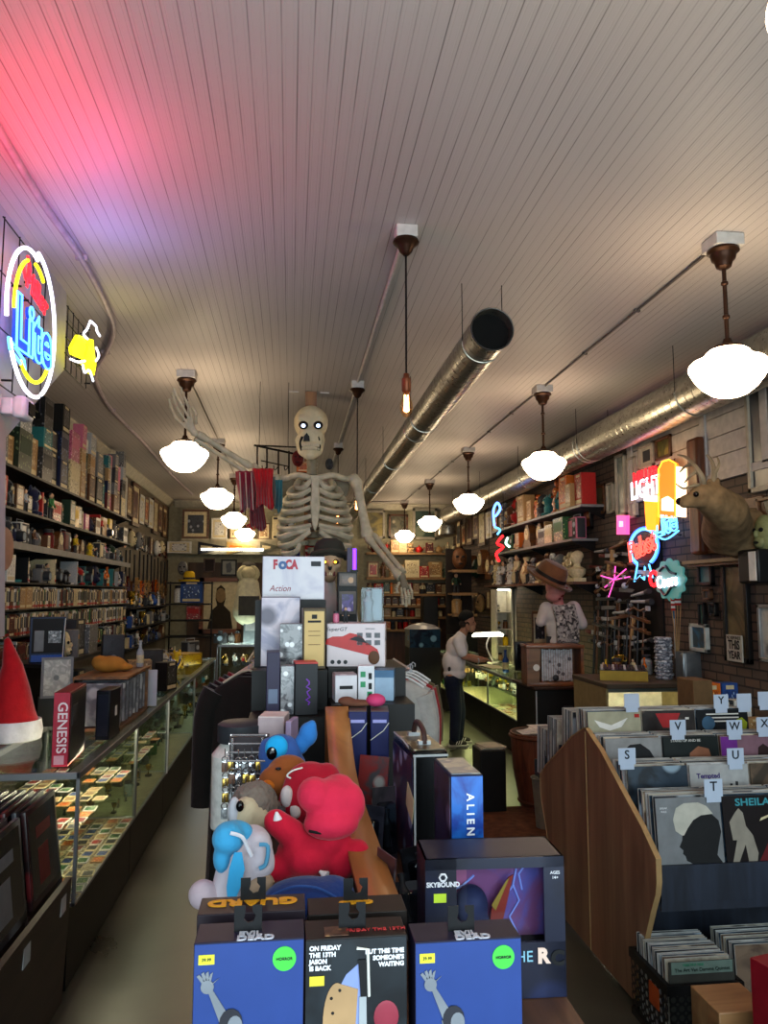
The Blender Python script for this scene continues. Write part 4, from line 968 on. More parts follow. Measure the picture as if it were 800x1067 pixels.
# far left counter top
zt = ZT
t = thing('back_counter', 'plain dark wooden counter behind the nearest left case', 'counter', (-2.14, 4.85, 0))
MB().box((0, 0, .51), (.9, 1.25, 1.02)).build('cabinet', dk_wood0, t); MB().box((0, 0, 1.035), (.94, 1.3, .03)).build('worktop', wood('#3c2014', '#6a3c24', 4), t)
far = [('carton', 'tan', 7.25, (.2, .2, .3), 'brown upright carton on the left counter past the white card'), ('speaker', 'black', 7.75, .36, 'black speaker on the left counter beside the tan carton'),
       ('carton', 'cream', 8.2, (.22, .2, .2), 'pale carton on the left counter behind the black speaker'), ('lantern', 'silver', 8.6, .3, 'silver lantern standing on the left counter'),
       ('teapot', 'blue', 9.1, .22, 'blue and white pot on the far left counter'), ('plush_toy', 'yellow', 9.6, .22, 'yellow duck-like toy on the far left counter'),
       ('carton', 'yellow', 10.2, (.35, .3, .14), 'low black and yellow box near the end of the left counter'), ('radio', 'grey', 10.8, .26, 'grey radio at the far end of the left counter'),
       ('boxed_toy', 'black', 7.5, (.2, .12, .26), 'dark boxed toy at the aisle edge of the left counter')]
for i, (k, c, y, s, lab) in enumerate(far):
    x = XL-.3 if i < 8 else XL-.1
    o = put(k, c, (x, y, zt), R(15+i*7), s if not hasattr(s, '__len__') else s); tag(o, lab, CATW.get(k, k.replace('_', ' ')))
shelf_row('left', zt-.001, 7.2, 11.2, XL-.42, .22, ['figurine', 'bottle', 'jar', 'boxed_toy', 'book', 'lantern'], (.12, .2), 'along the left counter', 'bric-a-brac along the left counter', ['grey', 'tan', 'white', 'charcoal', 'brown', 'cream'], seed=44)

# ================================================================ FRONT LEFT BIN OF LARGE BLACK ALBUMS
dk_wood = wood('#1c110b', '#33211a', 4, .5, 'Y')
t = thing('record_bin', 'low dark wooden bin of big black albums in the near left corner', 'record bin', (0, 0, 0))
XR0, XR1 = -1.045, -1.095
MB().prism([(XR1, 0), (XR0-.03, .575), (XR0, .575), (XR1+.025, 0)], 2.3, 4.08, 'Y').build('side_board', dk_wood, t)
MB().box((-1.48, 3.19, .3), (.76, 1.78, .02)).build('floor_board', dk_wood, t)
MB().box((-1.45, 4.07, .29), (.72, .02, .58)).build('end_board', dk_wood, t); MB().box((-1.45, 2.31, .29), (.72, .02, .58)).build('end_board', dk_wood, t)
for y in (3.1, 3.62): MB().box((-1.45, y, .44), (.7, .014, .26)).build('divider', dk_wood, t)
for px_, py_, tx in ((30, 990, 'PRICE LIST'), (68, 938, 'NO REFUNDS')):
    q = atx(px_, py_, XR0+.004); n_ = MB().box((XR0-.005, q.y, .5), (.006, .085, .1)).build('paper_label', flat('#c8c8c8', .7), t)
alb = [cover('#101014', '#18181e', '#3a3c44', 3), cover('#14100f', '#2a1214', '#6a2024', 4), cover('#0c0e12', '#20242c', '#70747c', 3)]
bm_ = []
for k in range(3):
    b = MB().box((0, 0, .21), (.022, .42, .42), bev=.002); b.mat(1).box((.0115, 0, .215), (.001, .37, .36)); b.mat(2).box((.0122, 0, .30), (.001, .2, .05)); b.box((.0122, -.02, .15), (.001, .14, .16))
    o = b.build('album', [flat('#15151a', .25), alb[k], pf(['charcoal', 'dark red', 'grey'][k])]); bm_.append(o.data); bpy.data.objects.remove(o)
cols3 = [(2.86, 'near'), (3.36, 'middle'), (3.85, 'far')]
for y, nm in cols3:
    for k in range(11):
        o = bpy.data.objects.new('album', bm_[(k+int(y*10)) % 3 if k else {'near': 0, 'middle': 2, 'far': 1}[nm]]); C.objects.link(o)
        o.location = (-1.10-k*.045, y+.01*math.sin(k*3), .612 if False else .312+.27); o.rotation_euler = (0, R(-7), R(2*math.sin(k)))
        if k == 0: lab = {'near': 'front album of the nearest column in the low left bin', 'middle': 'front black album with a grey figure on its cover, low left bin', 'far': 'front album with dark red cover art in the low left bin'}[nm]
        else: lab = f'black boxed album behind the front one, {nm} column of the low left bin'
        tag(o, lab, 'album', f'albums in the {nm} column of the low left bin' if k else None)
MB().box((-1.45, 3.19, .445), (.68, 1.72, .27)).build('riser', dk_wood, t)
# ================================================================ CENTRE ISLE: long gondola down the middle
gx0, gx1, gy0, gy1, GZ = -.15, .53, 1.1, 3.56, 1.19
t = thing('gondola', 'long dark merchandise island down the middle of the shop', 'shop fixture', (0, 0, 0))
gm = flat('#100c0b', .5); cx = (gx0+gx1)/2
MB().box((cx, (gy0+gy1)/2, .06), (gx1-gx0-.06, gy1-gy0-.06, .12)).build('plinth', case_black, t)
MB().box((cx, (gy0+gy1)/2, .64), (gx1-gx0-.02, gy1-gy0-.02, 1.04)).build('body', gm, t)
MB().box((cx, (gy0+gy1)/2, GZ-.012), (gx1-gx0, gy1-gy0, .024)).build('top_board', wood('#3c2418', '#6a4430', 4, .5, 'Y'), t, bev=.004)
# stepped riser at the middle of the island
def riser(t, x0, x1, y0, y1, z): return MB().box(((x0+x1)/2, (y0+y1)/2, (GZ+z)/2+.0005), (x1-x0, y1-y0, z-GZ-.001)).build('step', gm, t)
t = thing('tiered_stand', 'black tiered stand on the island under the stacked boxes', 'display stand', (0, 0, 0))
def zz(py, Y, px=320): return aty(px, py, Y).z
z1 = zz(745, 2.8); z2 = zz(697, 2.98); z3 = zz(625, 3.25); zr1 = zz(732, 2.8, 370); zr2 = zz(695, 3.0, 370)
riser(t, -.14, .14, 2.74, 2.92, z1); riser(t, -.14, .14, 2.925, 3.06, z2); riser(t, -.14, .14, 3.105, 3.5, z3)
riser(t, .145, .44, 2.74, 2.95, zr1); riser(t, .145, .44, 2.955, 3.32, zr2)
def rect(px0, py0, px1, py1, Y):
    a, b_ = aty(px0, py1, Y), aty(px1, py1, Y); c = aty((px0+px1)/2, py0, Y)
    return (a.x+b_.x)/2, b_.x-a.x, c.z-(a.z+b_.z)/2, (a.z+b_.z)/2
def stand(name, lab, px0, py0, px1, py1, Y, d, z=None, rot=0, col='#222', cat='box', art=None, side=None, group=None):
    x, w, h, zb = rect(px0, py0, px1, py1, Y)
    if z is not None: h = h+(zb-z); zb = z
    t = thing(name, lab, cat, (x, Y, zb+.001), R(rot), group)
    MB().box((0, d/2, h/2), (w, d, h)).build('carton', side or flat(col, .4), t, bev=.002)
    if art: MB().box((0, -.001, h/2), (w*.97, .002, h*.97)).build('front_print', art, t)
    return t, w, h
white = flat('#e6e4ea', .4, noise=0); 
# white carton with red sports car
t, w, h = stand('carton', 'white carton printed with a red car and six small dark pictures', 340, 650, 401, 695, 3.0, .22, zr2, -8, '#c8bcc0', art=flat('#cfc2c6', .4, noise=.03))
organic_car = MB()
prof = [(-.11, 0), (-.11, .02), (-.09, .035), (-.05, .045), (-.025, .065), (.02, .066), (.05, .045), (.1, .03), (.112, .012), (.11, 0)]
organic_car.prism([(a*.95-.03, b_+.055) for a, b_ in prof], -.004, -.0025, 'Y'); organic_car.build('car_print', flat('#b01c1c', .3), t, rot=(0, R(14), 0))
MB().prism([(-.05, .095), (-.03, .112), (.0, .112), (.02, .098)], -.0055, -.0042, 'Y').build('windscreen_print', pf('charcoal'), t, rot=(0, R(14), 0))
for i in range(3):
    for j in range(2): MB().box((.015+i*.034, -.003, h-.045-j*.028), (.022, .002, .019)).build('small_picture', cover('#1a1a20', '#3a3a44', '#8a8a90', 40), t)
for x_ in (-.09, -.065, -.04): MB().cyl((x_, -.0025, .018), (x_, -.004, .018), .008, n=16).build('wheel_print', pf('charcoal'), t)
MB().ball((.07, -.004, .035), (.022, .002, .026)).build('horn_print', pf('brown'), t)
text('lettering', 'SuperGT', .02, pf('charcoal'), t, (-.075, -.003, h-.022), sx=1.1, shear=.2)
text('lettering', 'FEATURES', .008, pf('grey'), t, (.055, -.003, h-.02))
for i in range(3): text('side_lettering', 'IIIIII', .012, pf('grey'), t, (w/2+.0015, .05+i*.05, h*.6), (PI/2, 0, PI/2))
t, w, h = stand('carton', 'small white carton with a dark slot and a pinkish lid, beneath the car carton', 349, 704, 372, 732, 2.8, .1, zr1, 3, '#cfcbd2')
MB().box((0, -.001, h*.55), (w*.6, .002, .012)).build('dark_slot', pf('black'), t); MB().box((0, .05, h+.002), (w*.98, .096, .003)).build('lid_print', cover('#5c4048', '#7c6068', '#a08890', 18), t)
t, w, h = stand('blister_pack', 'white pack with green stripes and black pictures beneath the car carton', 373, 694, 390, 732, 2.81, .04, zr1, -2, '#d4d4da')
for k in range(3): MB().box((-.012 if k else .012, -.001, h*(.2+.28*k)), (.018, .002, .02)).build('green_print', flat('#2c8c5c', .4), t); MB().box((.014, -.0015, h*(.15+.28*k)), (.012, .002, .022)).build('black_print', pf('black'), t)
t, w, h = stand('carton', 'pale blue carton with a darker blue lid band beside the hanging shirts', 390, 699, 410, 732, 2.82, .1, zr1, -10, '#8ca4bc')
MB().box((0, .05, h-.012), (w*1.02, .102, .026)).build('lid_band', flat('#3c6488', .4), t)
# things on top of the car carton
zc = zr2+.001+rect(340, 650, 401, 695, 3.0)[2]+(rect(340, 650, 401, 695, 3.0)[3]-zr2)
def lil(kind, col, px, Y, h, lab, z, cat=None, rz=0):
    o = put(kind, col, (aty(px, 640, Y).x, Y, z+.001), rz, h); tag(o, lab, cat or CATW.get(kind, kind.replace('_', ' '))); return o
lil('jar', 'pink', 350, 3.08, .045, 'small pink lidded jar on the car carton', zc)
lil('figurine', 'charcoal', 360, 3.1, .06, 'little dark figurine on the car carton', zc)
t, w, h = stand('acrylic_case', 'clear acrylic case with a grey figure on top of the car carton', 376, 612, 400, 648, 3.05, .09, zc, -4, '#888888', cat='display box', side=glass_mat('#dfeaf0'))
MB().lathe([(0, 0), (.02, 0), (.015, .05), (.022, .08), (.01, .1), (.014, .12), (0, .13)], (-.015, .045, .004), 12).build('figure', pf('silver'), t); MB().box((.02, .08, h/2), (.04, .004, h*.9)).build('mirror_panel', pf('silver', .2), t)
# left pile
t, w, h = stand('carton', 'slim violet blue carton at the bottom left of the central pile', 277, 680, 291, 745, 2.8, .12, z1, 2, '#2a2440'); MB().box((0, -.002, h*.3), (w*.7, .003, .05)).build('window', flat('#6c7890', .15), t)
t, w, h = stand('blister_pack', 'shiny silver wrapped pack in the lower middle of the central pile', 292, 694, 306, 745, 2.81, .06, z1, -3, '#7c7c80', art=cover('#4c4c52', '#8c8c90', '#dcdce0', 30, .12))
t, w, h = stand('toy_box', 'black upright box with a red top and purple lettering in the central pile', 307, 692, 331, 745, 2.79, .11, z1, 4, '#17171c')
MB().box((0, .055, h+.002), (w, .11, .004)).build('red_top', flat('#c04444', .5), t); MB().tube([(.006+.008*math.sin(k*2.4), -.003, h*.2+k*.009) for k in range(11)], .003, 5).build('purple_lettering', flat('#7c3cb4', .4, noise=0), t)
t, w, h = stand('blister_pack', 'tall crinkled silver pack leaning left of the gold box', 291, 650, 315, 698, 2.98, .05, z2, -4, '#6c6c70', art=cover('#34343a', '#7c7c80', '#e0e0e4', 26, .12))
t, w, h = stand('toy_box', 'tall gold box with a small dark emblem in the central pile', 315, 634, 339, 698, 2.96, .1, z2, 3, '#4c3c20')
MB().box((0, -.002, h/2), (w*.86, .003, h*.9)).build('gold_panel', flat('#c8a868', .35, noise=.04), t); MB().box((0, -.004, h*.86), (.02, .002, .016)).build('emblem', pf('black'), t); MB().box((0, -.004, h*.78), (.05, .002, .008)).build('dark_bar', pf('black'), t)
[MB().box((0, -.004, h*q), (.045, .002, .002)).build('text_line', pf('brown'), t) for q in (.62, .55, .4)]
t, w, h = stand('poster_box', 'large pale poster print tilted at the left of the central pile', 271, 622, 312, 697, 3.07, .02, z2+.0, 2, '#6c6470', art=cover('#8c88a0', '#c4b8c4', '#4c4458', 5))
t, w, h = stand('carton', 'big white carton with red and blue printed lettering on top of the pile', 273, 580, 338, 624, 3.16, .2, z3, 2, '#b8b4c0', art=cover('#b4b0c0', '#c8c4cc', '#d8d8dc', 4))
[text('red_lettering', q, .05, flat('#a83040', .4, noise=0), t, (x_, -.004, h-.035), sx=.7, bold=.003) for q, x_ in (('F', -.075), ('CA', -.01))]; text('blue_lettering', 'o', .06, flat('#3c5c8c', .4, noise=0), t, (-.045, -.0045, h-.032), bold=.003)
text('red_lettering', 'Action', .035, flat('#8c3c48', .4, noise=0), t, (-.055, -.004, .045), sx=.9, shear=.3)
MB().box((.09, -.004, h-.03), (.04, .002, .02)).build('stamp', pf('charcoal'), t)
# framed photos standing behind, right of the dummy, and a purple lit lamp
zf = zr2
t = thing('picture_stack', 'black display tower of small framed pictures right of the skull-faced figure', 'display tower', (aty(362, 690, 3.4).x, 3.42, zr1 if False else GZ))
zt_ = zz(596, 3.42, 362); MB().box((0, .05, (zt_-GZ)/2), (.085, .09, zt_-GZ)).build('tower', case_black, t)
for a, c_ in ((604, 'brown'), (628, 'purple')):
    zc_ = zz(a, 3.42, 362)-GZ; MB().box((0, -.002, zc_), (.075, .012, .055 if a < 610 else .1)).build('frame', wood('#2c1c12', '#4c3420'), t); MB().box((0, -.009, zc_), (.05, .004, .036 if a < 610 else .075)).build('picture', pm(c_, 20), t)
t = thing('plasma_lamp', 'glowing purple tube lamp on top of the black picture tower', 'lamp', (aty(370, 596, 3.42).x, 3.46, zt_+.001))
MB().box((0, 0, .005), (.03, .03, .01)).build('base', case_black, t); MB().cyl((0, 0, .01), (0, 0, .105), .0085, n=12).build('purple_tube', glow('#7a30ff', 2.6), t)
MB().box((-.022, .01, .055), (.022, .02, .11)).build('dark_backing', flat('#2c1c3c', .4), t)
# ---------------- skull-faced dummy with dark cap and white shirt
bx = aty(343, 600, 3.62); Zb = GZ
t = thing('skull_dummy', 'skull-faced dummy with glowing eyes, dark cap and white shirt', 'dummy', (bx.x, 3.62, Zb))
hz = zz(588, 3.62, 343)-Zb; s_ = 3.62/800
MB().box((0, 0, (hz-.34)/2), (.12, .12, hz-.34)).build('stand', case_black, t)
organic('head', flat('#a08468', .6), [('e', (0, 0, .02), (.058, .07, .07)), ('c', (0, -.02, -.03), (0, -.03, -.055), .045, .033), ('e', (.035, -.045, -.01), (.018, .02, .016)), ('e', (-.035, -.045, -.01), (.018, .02, .016)), ('e', (0, -.065, -.005), (.01, .016, .02))], .006, 3, t, (0, 0, hz))
for s in (-1, 1):
    MB().ball((s*.024, -.056, hz+.008), (.018, .012, .014), seg=12).build('eye_socket', pf('black'), t); MB().ball((s*.024, -.068, hz+.008), (.007, .004, .006), seg=10).build('glowing_eye', glow('#ffae30', 5), t)
MB().ball((0, -.07, hz-.018), (.009, .008, .013), seg=8).build('nose_hole', pf('black'), t)
b = MB()
for k in range(7): b.box((-.02+k*.0067, -.06+abs(k-3)*.0025, hz-.045), (.005, .006, .014))
b.build('teeth', pf('cream', .3), t); MB().box((0, -.055, hz-.045), (.05, .006, .02)).build('mouth', pf('dark red'), t)
MB().lathe([(.066, .03), (.074, .045), (.074, .075), (.062, .105), (.035, .122), (0, .125)], (0, .005, hz), 24).build('cap', flat('#25241e', .9), t)
MB().tube(smooth_path([(-.078, .02, hz+.03), (-.072, -.03, hz+.05), (0, -.062, hz+.062), (.072, -.03, hz+.05), (.078, .02, hz+.03)], 5), .013, 8).build('cap_roll', flat('#302e26', .9), t)
organic('shirt_torso', flat('#b4aca8', .9), [('e', (0, 0, -.25), (.1, .055, .13)), ('c', (-.09, 0, -.17), (-.12, -.01, -.34), .035, .03), ('c', (.09, 0, -.17), (.12, -.01, -.34), .035, .03), ('c', (0, 0, -.14), (0, 0, -.07), .035, .03)], .01, 4, t, (0, 0, hz))
for s in (-1, 1): MB().prism([(s*.055, -.1), (s*.12, -.14), (s*.13, -.38), (s*.05, -.38)], -.075, -.062, 'Y').build('dark_lapel', flat('#1c1a20', .9), t, loc=(0, 0, hz))
# ---------------- items in the middle of the right side: pink cap, blue flip-top boxes
zt2 = GZ
def tall(name, lab, px0, py0, px1, Y, d, col, rot=0, top=None, art=None, cat='box'):
    x, w, h, zb = rect(px0, py0, px1, py0+20, Y); h = h+(zb-GZ)
    t = thing(name, lab, cat, (x, Y, GZ+.001), R(rot)); MB().box((0, d/2, h/2), (w, d, h)).build('carton', flat(col, .4), t, bev=.003)
    if art: MB().box((0, -.001, h/2), (w*.98, .003, h*.98)).build('front_print', art, t)
    if top: MB().box((0, d/2, h+.001), (w*.96, d*.96, .003)).build('lid', flat(top, .5), t)
    return t, w, h
for a, lab in ((363, 'left one of two blue flip-top boxes with brown tops beside the plank'), (386, 'right one of two blue flip-top boxes with brown tops')):
    t, w, h = tall('carton', lab, a, 742, a+19, 2.55, .12, '#1c2258', -6, '#5c4c48')
    MB().box((0, -.002, h-.03), (.045, .002, .01)).build('pale_band', flat('#9c9cd8', .4), t); MB().tube([(-.03, -.003, h-.09), (.012, -.003, h-.06), (.03, -.003, h-.035)], .0015, 5).build('white_stripe', pf('white'), t)
    o = None
t = thing('cap_stack', 'brown paper bundle with a pink wrap lying on the flip-top boxes', 'bundle', (aty(386, 722, 2.62).x, 2.64, GZ+.001+h+.004), R(-10))
organic('pink_wrap', flat('#c03c6c', .8), [('e', (.02, 0, .022), (.035, .04, .022))], .006, 2, t); organic('brown_paper', flat('#6c4434', .9), [('e', (-.045, 0, .012), (.06, .035, .012)), ('e', (-.08, 0, .018), (.03, .03, .016))], .006, 2, t)
# curved oak plank
b = MB(); path = []
n0 = []
for p_ in smooth_path([aty(*q) for q in ((402, 955, 1.47), (383, 895, 1.75), (366, 840, 2.1), (357, 800, 2.36), (351, 736, 2.6))], 5): n0.append(tuple(p_))
A0, A1 = Vector(n0[0]), Vector(n0[-1])
n0 += [(A1.x, A1.y+.02, A1.z-.01), (A1.x, A1.y+.025, GZ+.01)]
bm = b.bm; rows = []
for (x, y, z) in n0:
    w2 = .038; rows.append([bm.verts.new((x-w2, y, z)), bm.verts.new((x+w2, y, z))])
for a, c_ in zip(rows, rows[1:]): bm.faces.new((a[0], a[1], c_[1], c_[0]))
t = thing('oak_panel', 'curved oak plank rising along the island beside the plush toys', 'wood panel', (0, 0, 0))
o = b.build('curved_board', wood('#80502c', '#a8703c', 3.5, .4, 'Y'), t); m = o.modifiers.new('s', 'SOLIDIFY'); m.thickness = .016; m.offset = -1
MB().prism([(y, z-.018) for x, y, z in n0[6:-2]]+[(A1.y, GZ+.001), (n0[6][1], GZ+.001)], A1.x+.0, A1.x+.01, 'X').build('side_web', dk_wood, t)
# ---------------- lunch box
t = thing('lunch_box', 'tin lunch box with a black end, printed side and brown handle', 'lunch box', (aty(449, 850, 2.12).x, 2.12, GZ+.001), R(3))
lw, ld = aty(468, 850, 2.12).x-aty(431, 850, 2.12).x, .30; lh = zz(783, 2.12, 449)-GZ
MB().box((0, ld/2, lh/2), (lw, ld, lh)).build('tin_body', flat('#08080a', .22, .3), t, bev=.008)
MB().box((-lw/2-.0005, ld/2, lh*.48), (.002, ld*.94, lh*.9)).build('side_print', cover('#141c40', '#3a2440', '#8c94b8', 9), t)
MB().box((-lw/2-.002, ld*.33, lh*.5), (.001, .09, .07)).build('pale_figure_print', pf('cream'), t, rot=(R(20), 0, 0))
MB().tube([(-lw/2+.004, -.001, .0), (-lw/2+.004, -.001, lh-.01), (-lw/2+.004, ld*.5, lh+.002), (-lw/2+.004, ld, lh)], .003, 6).build('rim_wire', pf('silver', .2), t)
MB().tube([(-lw/2, -.001, lh-.012), (lw/2, -.001, lh-.012)], .0035, 6).build('rim_wire', pf('silver', .2), t)
MB().box((0, ld/2, lh+.002), (lw*.9, ld*.95, .003)).build('lid_print', cover('#3c3420', '#5a4c30', '#b0a890', 20), t)
MB().tube(smooth_path([(0, ld*.25, lh+.004), (0, ld*.3, lh+.04), (0, ld*.6, lh+.05), (0, ld*.75, lh+.004)], 5), .008, 8).build('handle', flat('#3a2420', .5), t)
for y_ in (.27, .73): MB().box((0, ld*y_, lh+.008), (.035, .02, .012)).build('latch', pf('silver', .15), t)
# ---------------- ALIEN box
xr_, w_, h_, zb_ = rect(470, 808, 504, 886, 1.74)
t = thing('toy_box', 'tall narrow blue box lettered ALIEN down its spine', 'box', (xr_, 1.74, GZ+.001), R(1))
ah = zz(808, 1.74, 487)-GZ; aw = w_
MB().box((0, .09, ah/2), (aw, .18, ah)).build('carton', flat('#121634', .35), t, bev=.002)
MB().box((0, -.001, ah/2), (aw*.97, .003, ah*.985)).build('spine_print', cover('#0e3488', '#1c64bc', '#4c9cdc', 7), t)
text('lettering', 'A L I E N', .024, white, t, (.006, -.004, ah-.085), (PI/2, R(90), 0), sx=1.0, bold=.0006)
MB().box((-aw/2-.001, .09, ah/2), (.002, .17, ah*.97)).build('front_print', cover('#1a1428', '#2c2444', '#5c4c6c', 8), t)
MB().box((0, .09, ah+.001), (aw*.9, .165, .002)).build('top_print', cover('#8c8c84', '#5c6470', '#c8c8b8', 16), t)
# ---------------- clear blister packs and jumble between the plank and the lunch box
def pack(lab, px, py, Y, w, h, rot, tilt, c1, c2, z=GZ+.001):
    p = aty(px, py, Y); t = thing('blister_pack', lab, 'blister pack', (p.x, Y, z), R(rot))
    MB().box((0, 0, h/2), (w, .004, h)).build('backing_card', cover(c1, c2, '#707078', 10), t, rot=(R(tilt), 0, 0))
    MB().box((0, -.02, h*.45), (w*.75, .035, h*.7)).build('clear_bubble', glass_mat('#c8d0d8'), t, rot=(R(tilt), 0, 0), bev=.008)
    MB().lathe([(0, .02), (.012, .02), (.01, .06), (.016, .08), (.006, .1), (.01, .12), (0, .125)], (0, -.02, h*.1), 10).build('figure_inside', pf('charcoal'), t, rot=(R(tilt), 0, 0))
pack('clear blister pack with dark figure beside the plank, behind the nearest one', 385, 800, 2.2, .07, .17, -35, -8, '#1c1c26', '#30303c')
pack('smoky blister pack wedged left of the lunch box', 402, 790, 2.28, .07, .2, 12, -6, '#16161c', '#3a3038')
pack('upright thin blister pack with a reddish card edge beside the plank', 397, 880, 1.72, .09, .2, -72, -4, '#2c1c20', '#4a3036')
pack('wide clear pack lying low in front of the lunch box', 424, 870, 1.76, .12, .12, 8, -30, '#1a1a20', '#34343c')
pack('blister pack with a silver bubble left of the blue box', 441, 850, 1.9, .08, .15, 30, -16, '#101014', '#2a2c34')
t = thing('comic_pack', 'grey and red flat pack leaning against the blue flip-top boxes', 'flat pack', (aty(375, 790, 2.4).x, 2.4, GZ+.001), R(-30)); MB().box((0, .06, .13), (.1, .008, .27)).build('card', cover('#4c484c', '#8c3030', '#b0aca8', 10), t, rot=(R(-12), 0, 0))
# ---------------- front row of boxed action figures
blk = flat('#0d0d10', .4)
def hanger_tab(t, x, y, z):
    b = MB(); pts = [(-.02, 0), (.02, 0), (.02, .036), (.006, .036), (.006, .028), (.011, .022), (.008, .014), (0, .012), (-.006, .018), (-.004, .026), (-.004, .036), (-.02, .036)]
    b.prism(pts, 0, .0012, 'Y'); return b.build('hanger_tab', blk, t, loc=(x, y, z))
ash = flat('#7c8088', .6)
def raised_figure(t, x, z, s, yy=-.0035):
    """grey printed figure reaching an arm up out of the lower edge"""
    b = MB()
    b.prism([(x-.002*s, z+0), (x-.03*s, z+.043*s), (x-.036*s, z+.045*s), (x-.018*s, z+.0*s)], yy, yy+.0015, 'Y')
    for a in (-38, -16, 4, 24, 62): 
        r = R(a); b.prism([(x-.036*s, z+.041*s), (x-.031*s, z+.043*s), (x-.034*s+.016*s*math.sin(r), z+.045*s+.016*s*math.cos(r)), (x-.037*s+.016*s*math.sin(r), z+.043*s+.016*s*math.cos(r))], yy, yy+.0012, 'Y')
    b.prism([(x-.02*s, z), (x-.012*s, z-.05*s), (x+.06*s, z-.07*s), (x+.05*s, z-.03*s), (x+.012*s, z-.008*s)], yy, yy+.0015, 'Y')
    b.prism([(x-.034*s+.008*s*math.cos(a), z+.043*s+.008*s*math.sin(a)) for a in [2*PI*k/12 for k in range(12)]], yy-.0004, yy+.001, 'Y')
    b.build('figure_print', ash, t)
    MB().prism([(x-.005*s+.014*s*math.cos(a), z+.0*s+.017*s*math.sin(a)) for a in [2*PI*k/14 for k in range(14)]], yy-.0008, yy, 'Y').build('head_print', flat('#2c2c34', .6), t)
    MB().prism([(x+.0*s+.009*s*math.cos(a), z-.003*s+.012*s*math.sin(a)) for a in [2*PI*k/14 for k in range(14)]], yy-.0014, yy-.0006, 'Y').build('face_print', ash, t)
def neca(lab, px0, px1, py, Y, col, topcol, kind, tops):
    a, b_ = aty(px0, py, Y), aty(px1, py, Y); w = b_.x-a.x; x = (a.x+b_.x)/2; h = a.z-GZ-.001; d = .065
    t = thing('action_figure_box', lab, 'box', (x, Y, GZ+.001), 0)
    MB().box((0, d/2, h/2), (w, d, h)).build('carton', flat(topcol, .45), t, bev=.0015)
    MB().box((0, -.0006, h/2), (w*.985, .0015, h*.985)).build('front_print', col, t)
    hanger_tab(t, -.004, .03, h)
    if kind in ('evil',):
        MB().box((-w/2+.018, -.002, h-.022), (.022, .001, .013)).build('price_sticker', flat('#dcd83c', .5), t)
        text('price', '39.99', .006, pf('charcoal'), t, (-w/2+.018, -.0028, h-.022))
        MB().cyl((w/2-.028, -.0015, h-.026), (w/2-.028, -.0028, h-.026), .0165, n=28).build('green_sticker', flat('#4ccc4c', .5), t); text('sticker_text', 'HORROR', .0055, pf('charcoal'), t, (w/2-.028, -.0036, h-.026))
        raised_figure(t, -.018, h-.107, 1.15)
        text('top_lettering', 'EVIL', .018, flat('#b8b8c4', .5, noise=0), t, (.0, .02, h+.001), (0, 0, R(0)), bold=.0006); text('top_lettering', 'DEAD', .02, flat('#b8b8c4', .5, noise=0), t, (.008, .006, h+.001), (0, 0, 0), bold=.0006)
    return t, w, h
blue_m = flat('#2b4282', .42, noise=.05)
t, w, h = neca('front left blue action figure box with a hand reaching up', 202, 317, 983, 1.16, blue_m, '#1c1a30', 'evil', 0)
t, w, h = neca('front right blue action figure box with a hand reaching up, before the big window box', 432, 543, 982, 1.16, blue_m, '#1c1a30', 'evil', 0)
# masked figure box in the middle (front print: pale mask profile, knife)
t, w, h = neca('middle black action figure box with a knife and pale mask print', 318, 424, 979, 1.165, cover('#14161a', '#20262c', '#2c343c', 6), '#1c1412', 'mask', 0)
MB().prism([(-.03, h-.2), (-.042, h-.14), (-.038, h-.09), (-.015, h-.05), (.004, h-.035), (.01, h-.2)], -.0022, -.0012, 'Y').build('glow_print', flat('#8494c8', .5), t)
MB().prism([(-.025+.02*math.cos(a)-.003, h-.115+.055*math.sin(a)) for a in [PI*.42+PI*1.16*k/20 for k in range(21)]]+[(-.004, h-.16), (.002, h-.07)], -.0034, -.0022, 'Y').build('mask_print', flat('#b08c64', .5), t)
b = MB()
for x_, z_ in ((-.036, -.08), (-.034, -.1), (-.038, -.12), (-.032, -.14), (-.024, -.07)): b.cyl((x_, -.0034, h+z_), (x_, -.004, h+z_), .0022, n=10)
b.build('mask_holes', pf('black'), t)
MB().prism([(.004, h-.08), (.014, h-.08), (.016, h-.21), (.003, h-.21)], -.0044, -.003, 'Y').build('knife_blade_print', pf('silver'), t)
MB().prism([(.002, h-.03), (.014, h-.03), (.014, h-.08), (.006, h-.08)], -.0046, -.003, 'Y').build('knife_handle_print', pf('black'), t)
MB().tube([(.0, -.004, h-.014), (.016, -.004, h-.016), (.018, -.004, h-.08)], .0022, 6).build('knife_edge_print', pf('white'), t)
for k, s in enumerate(('ON FRIDAY', 'THE 13TH', 'JASON', 'IS BACK')): text('lettering', s, .0085, white, t, (-w/2+.006, -.003, h-.012-k*.009), align='LEFT', bold=.0004)
for k, s in enumerate(('BUT THIS TIME', 'SOMEONE\'S', 'WAITING')): text('lettering', s, .0085, white, t, (w/2-.005, -.003, h-.02-k*.009), align='RIGHT', bold=.0004)
MB().box((-w/2+.017, -.003, h-.056), (.021, .001, .013)).build('price_sticker', flat('#dcc83c', .5), t)
MB().ball((.043, -.002, h-.11), (.018, .0015, .022)).build('red_glow_print', flat('#8c3040', .5), t)
MB().box((-.028, .02, h+.001), (.035, .03, .001)).build('top_face_print', cover('#5c3c28', '#3c2418', '#a87c50', 40), t); text('top_lettering', 'FRIDAY THE 13TH', .011, flat('#a83030', .5, noise=0), t, (.03, .02, h+.001), (0, 0, 0))
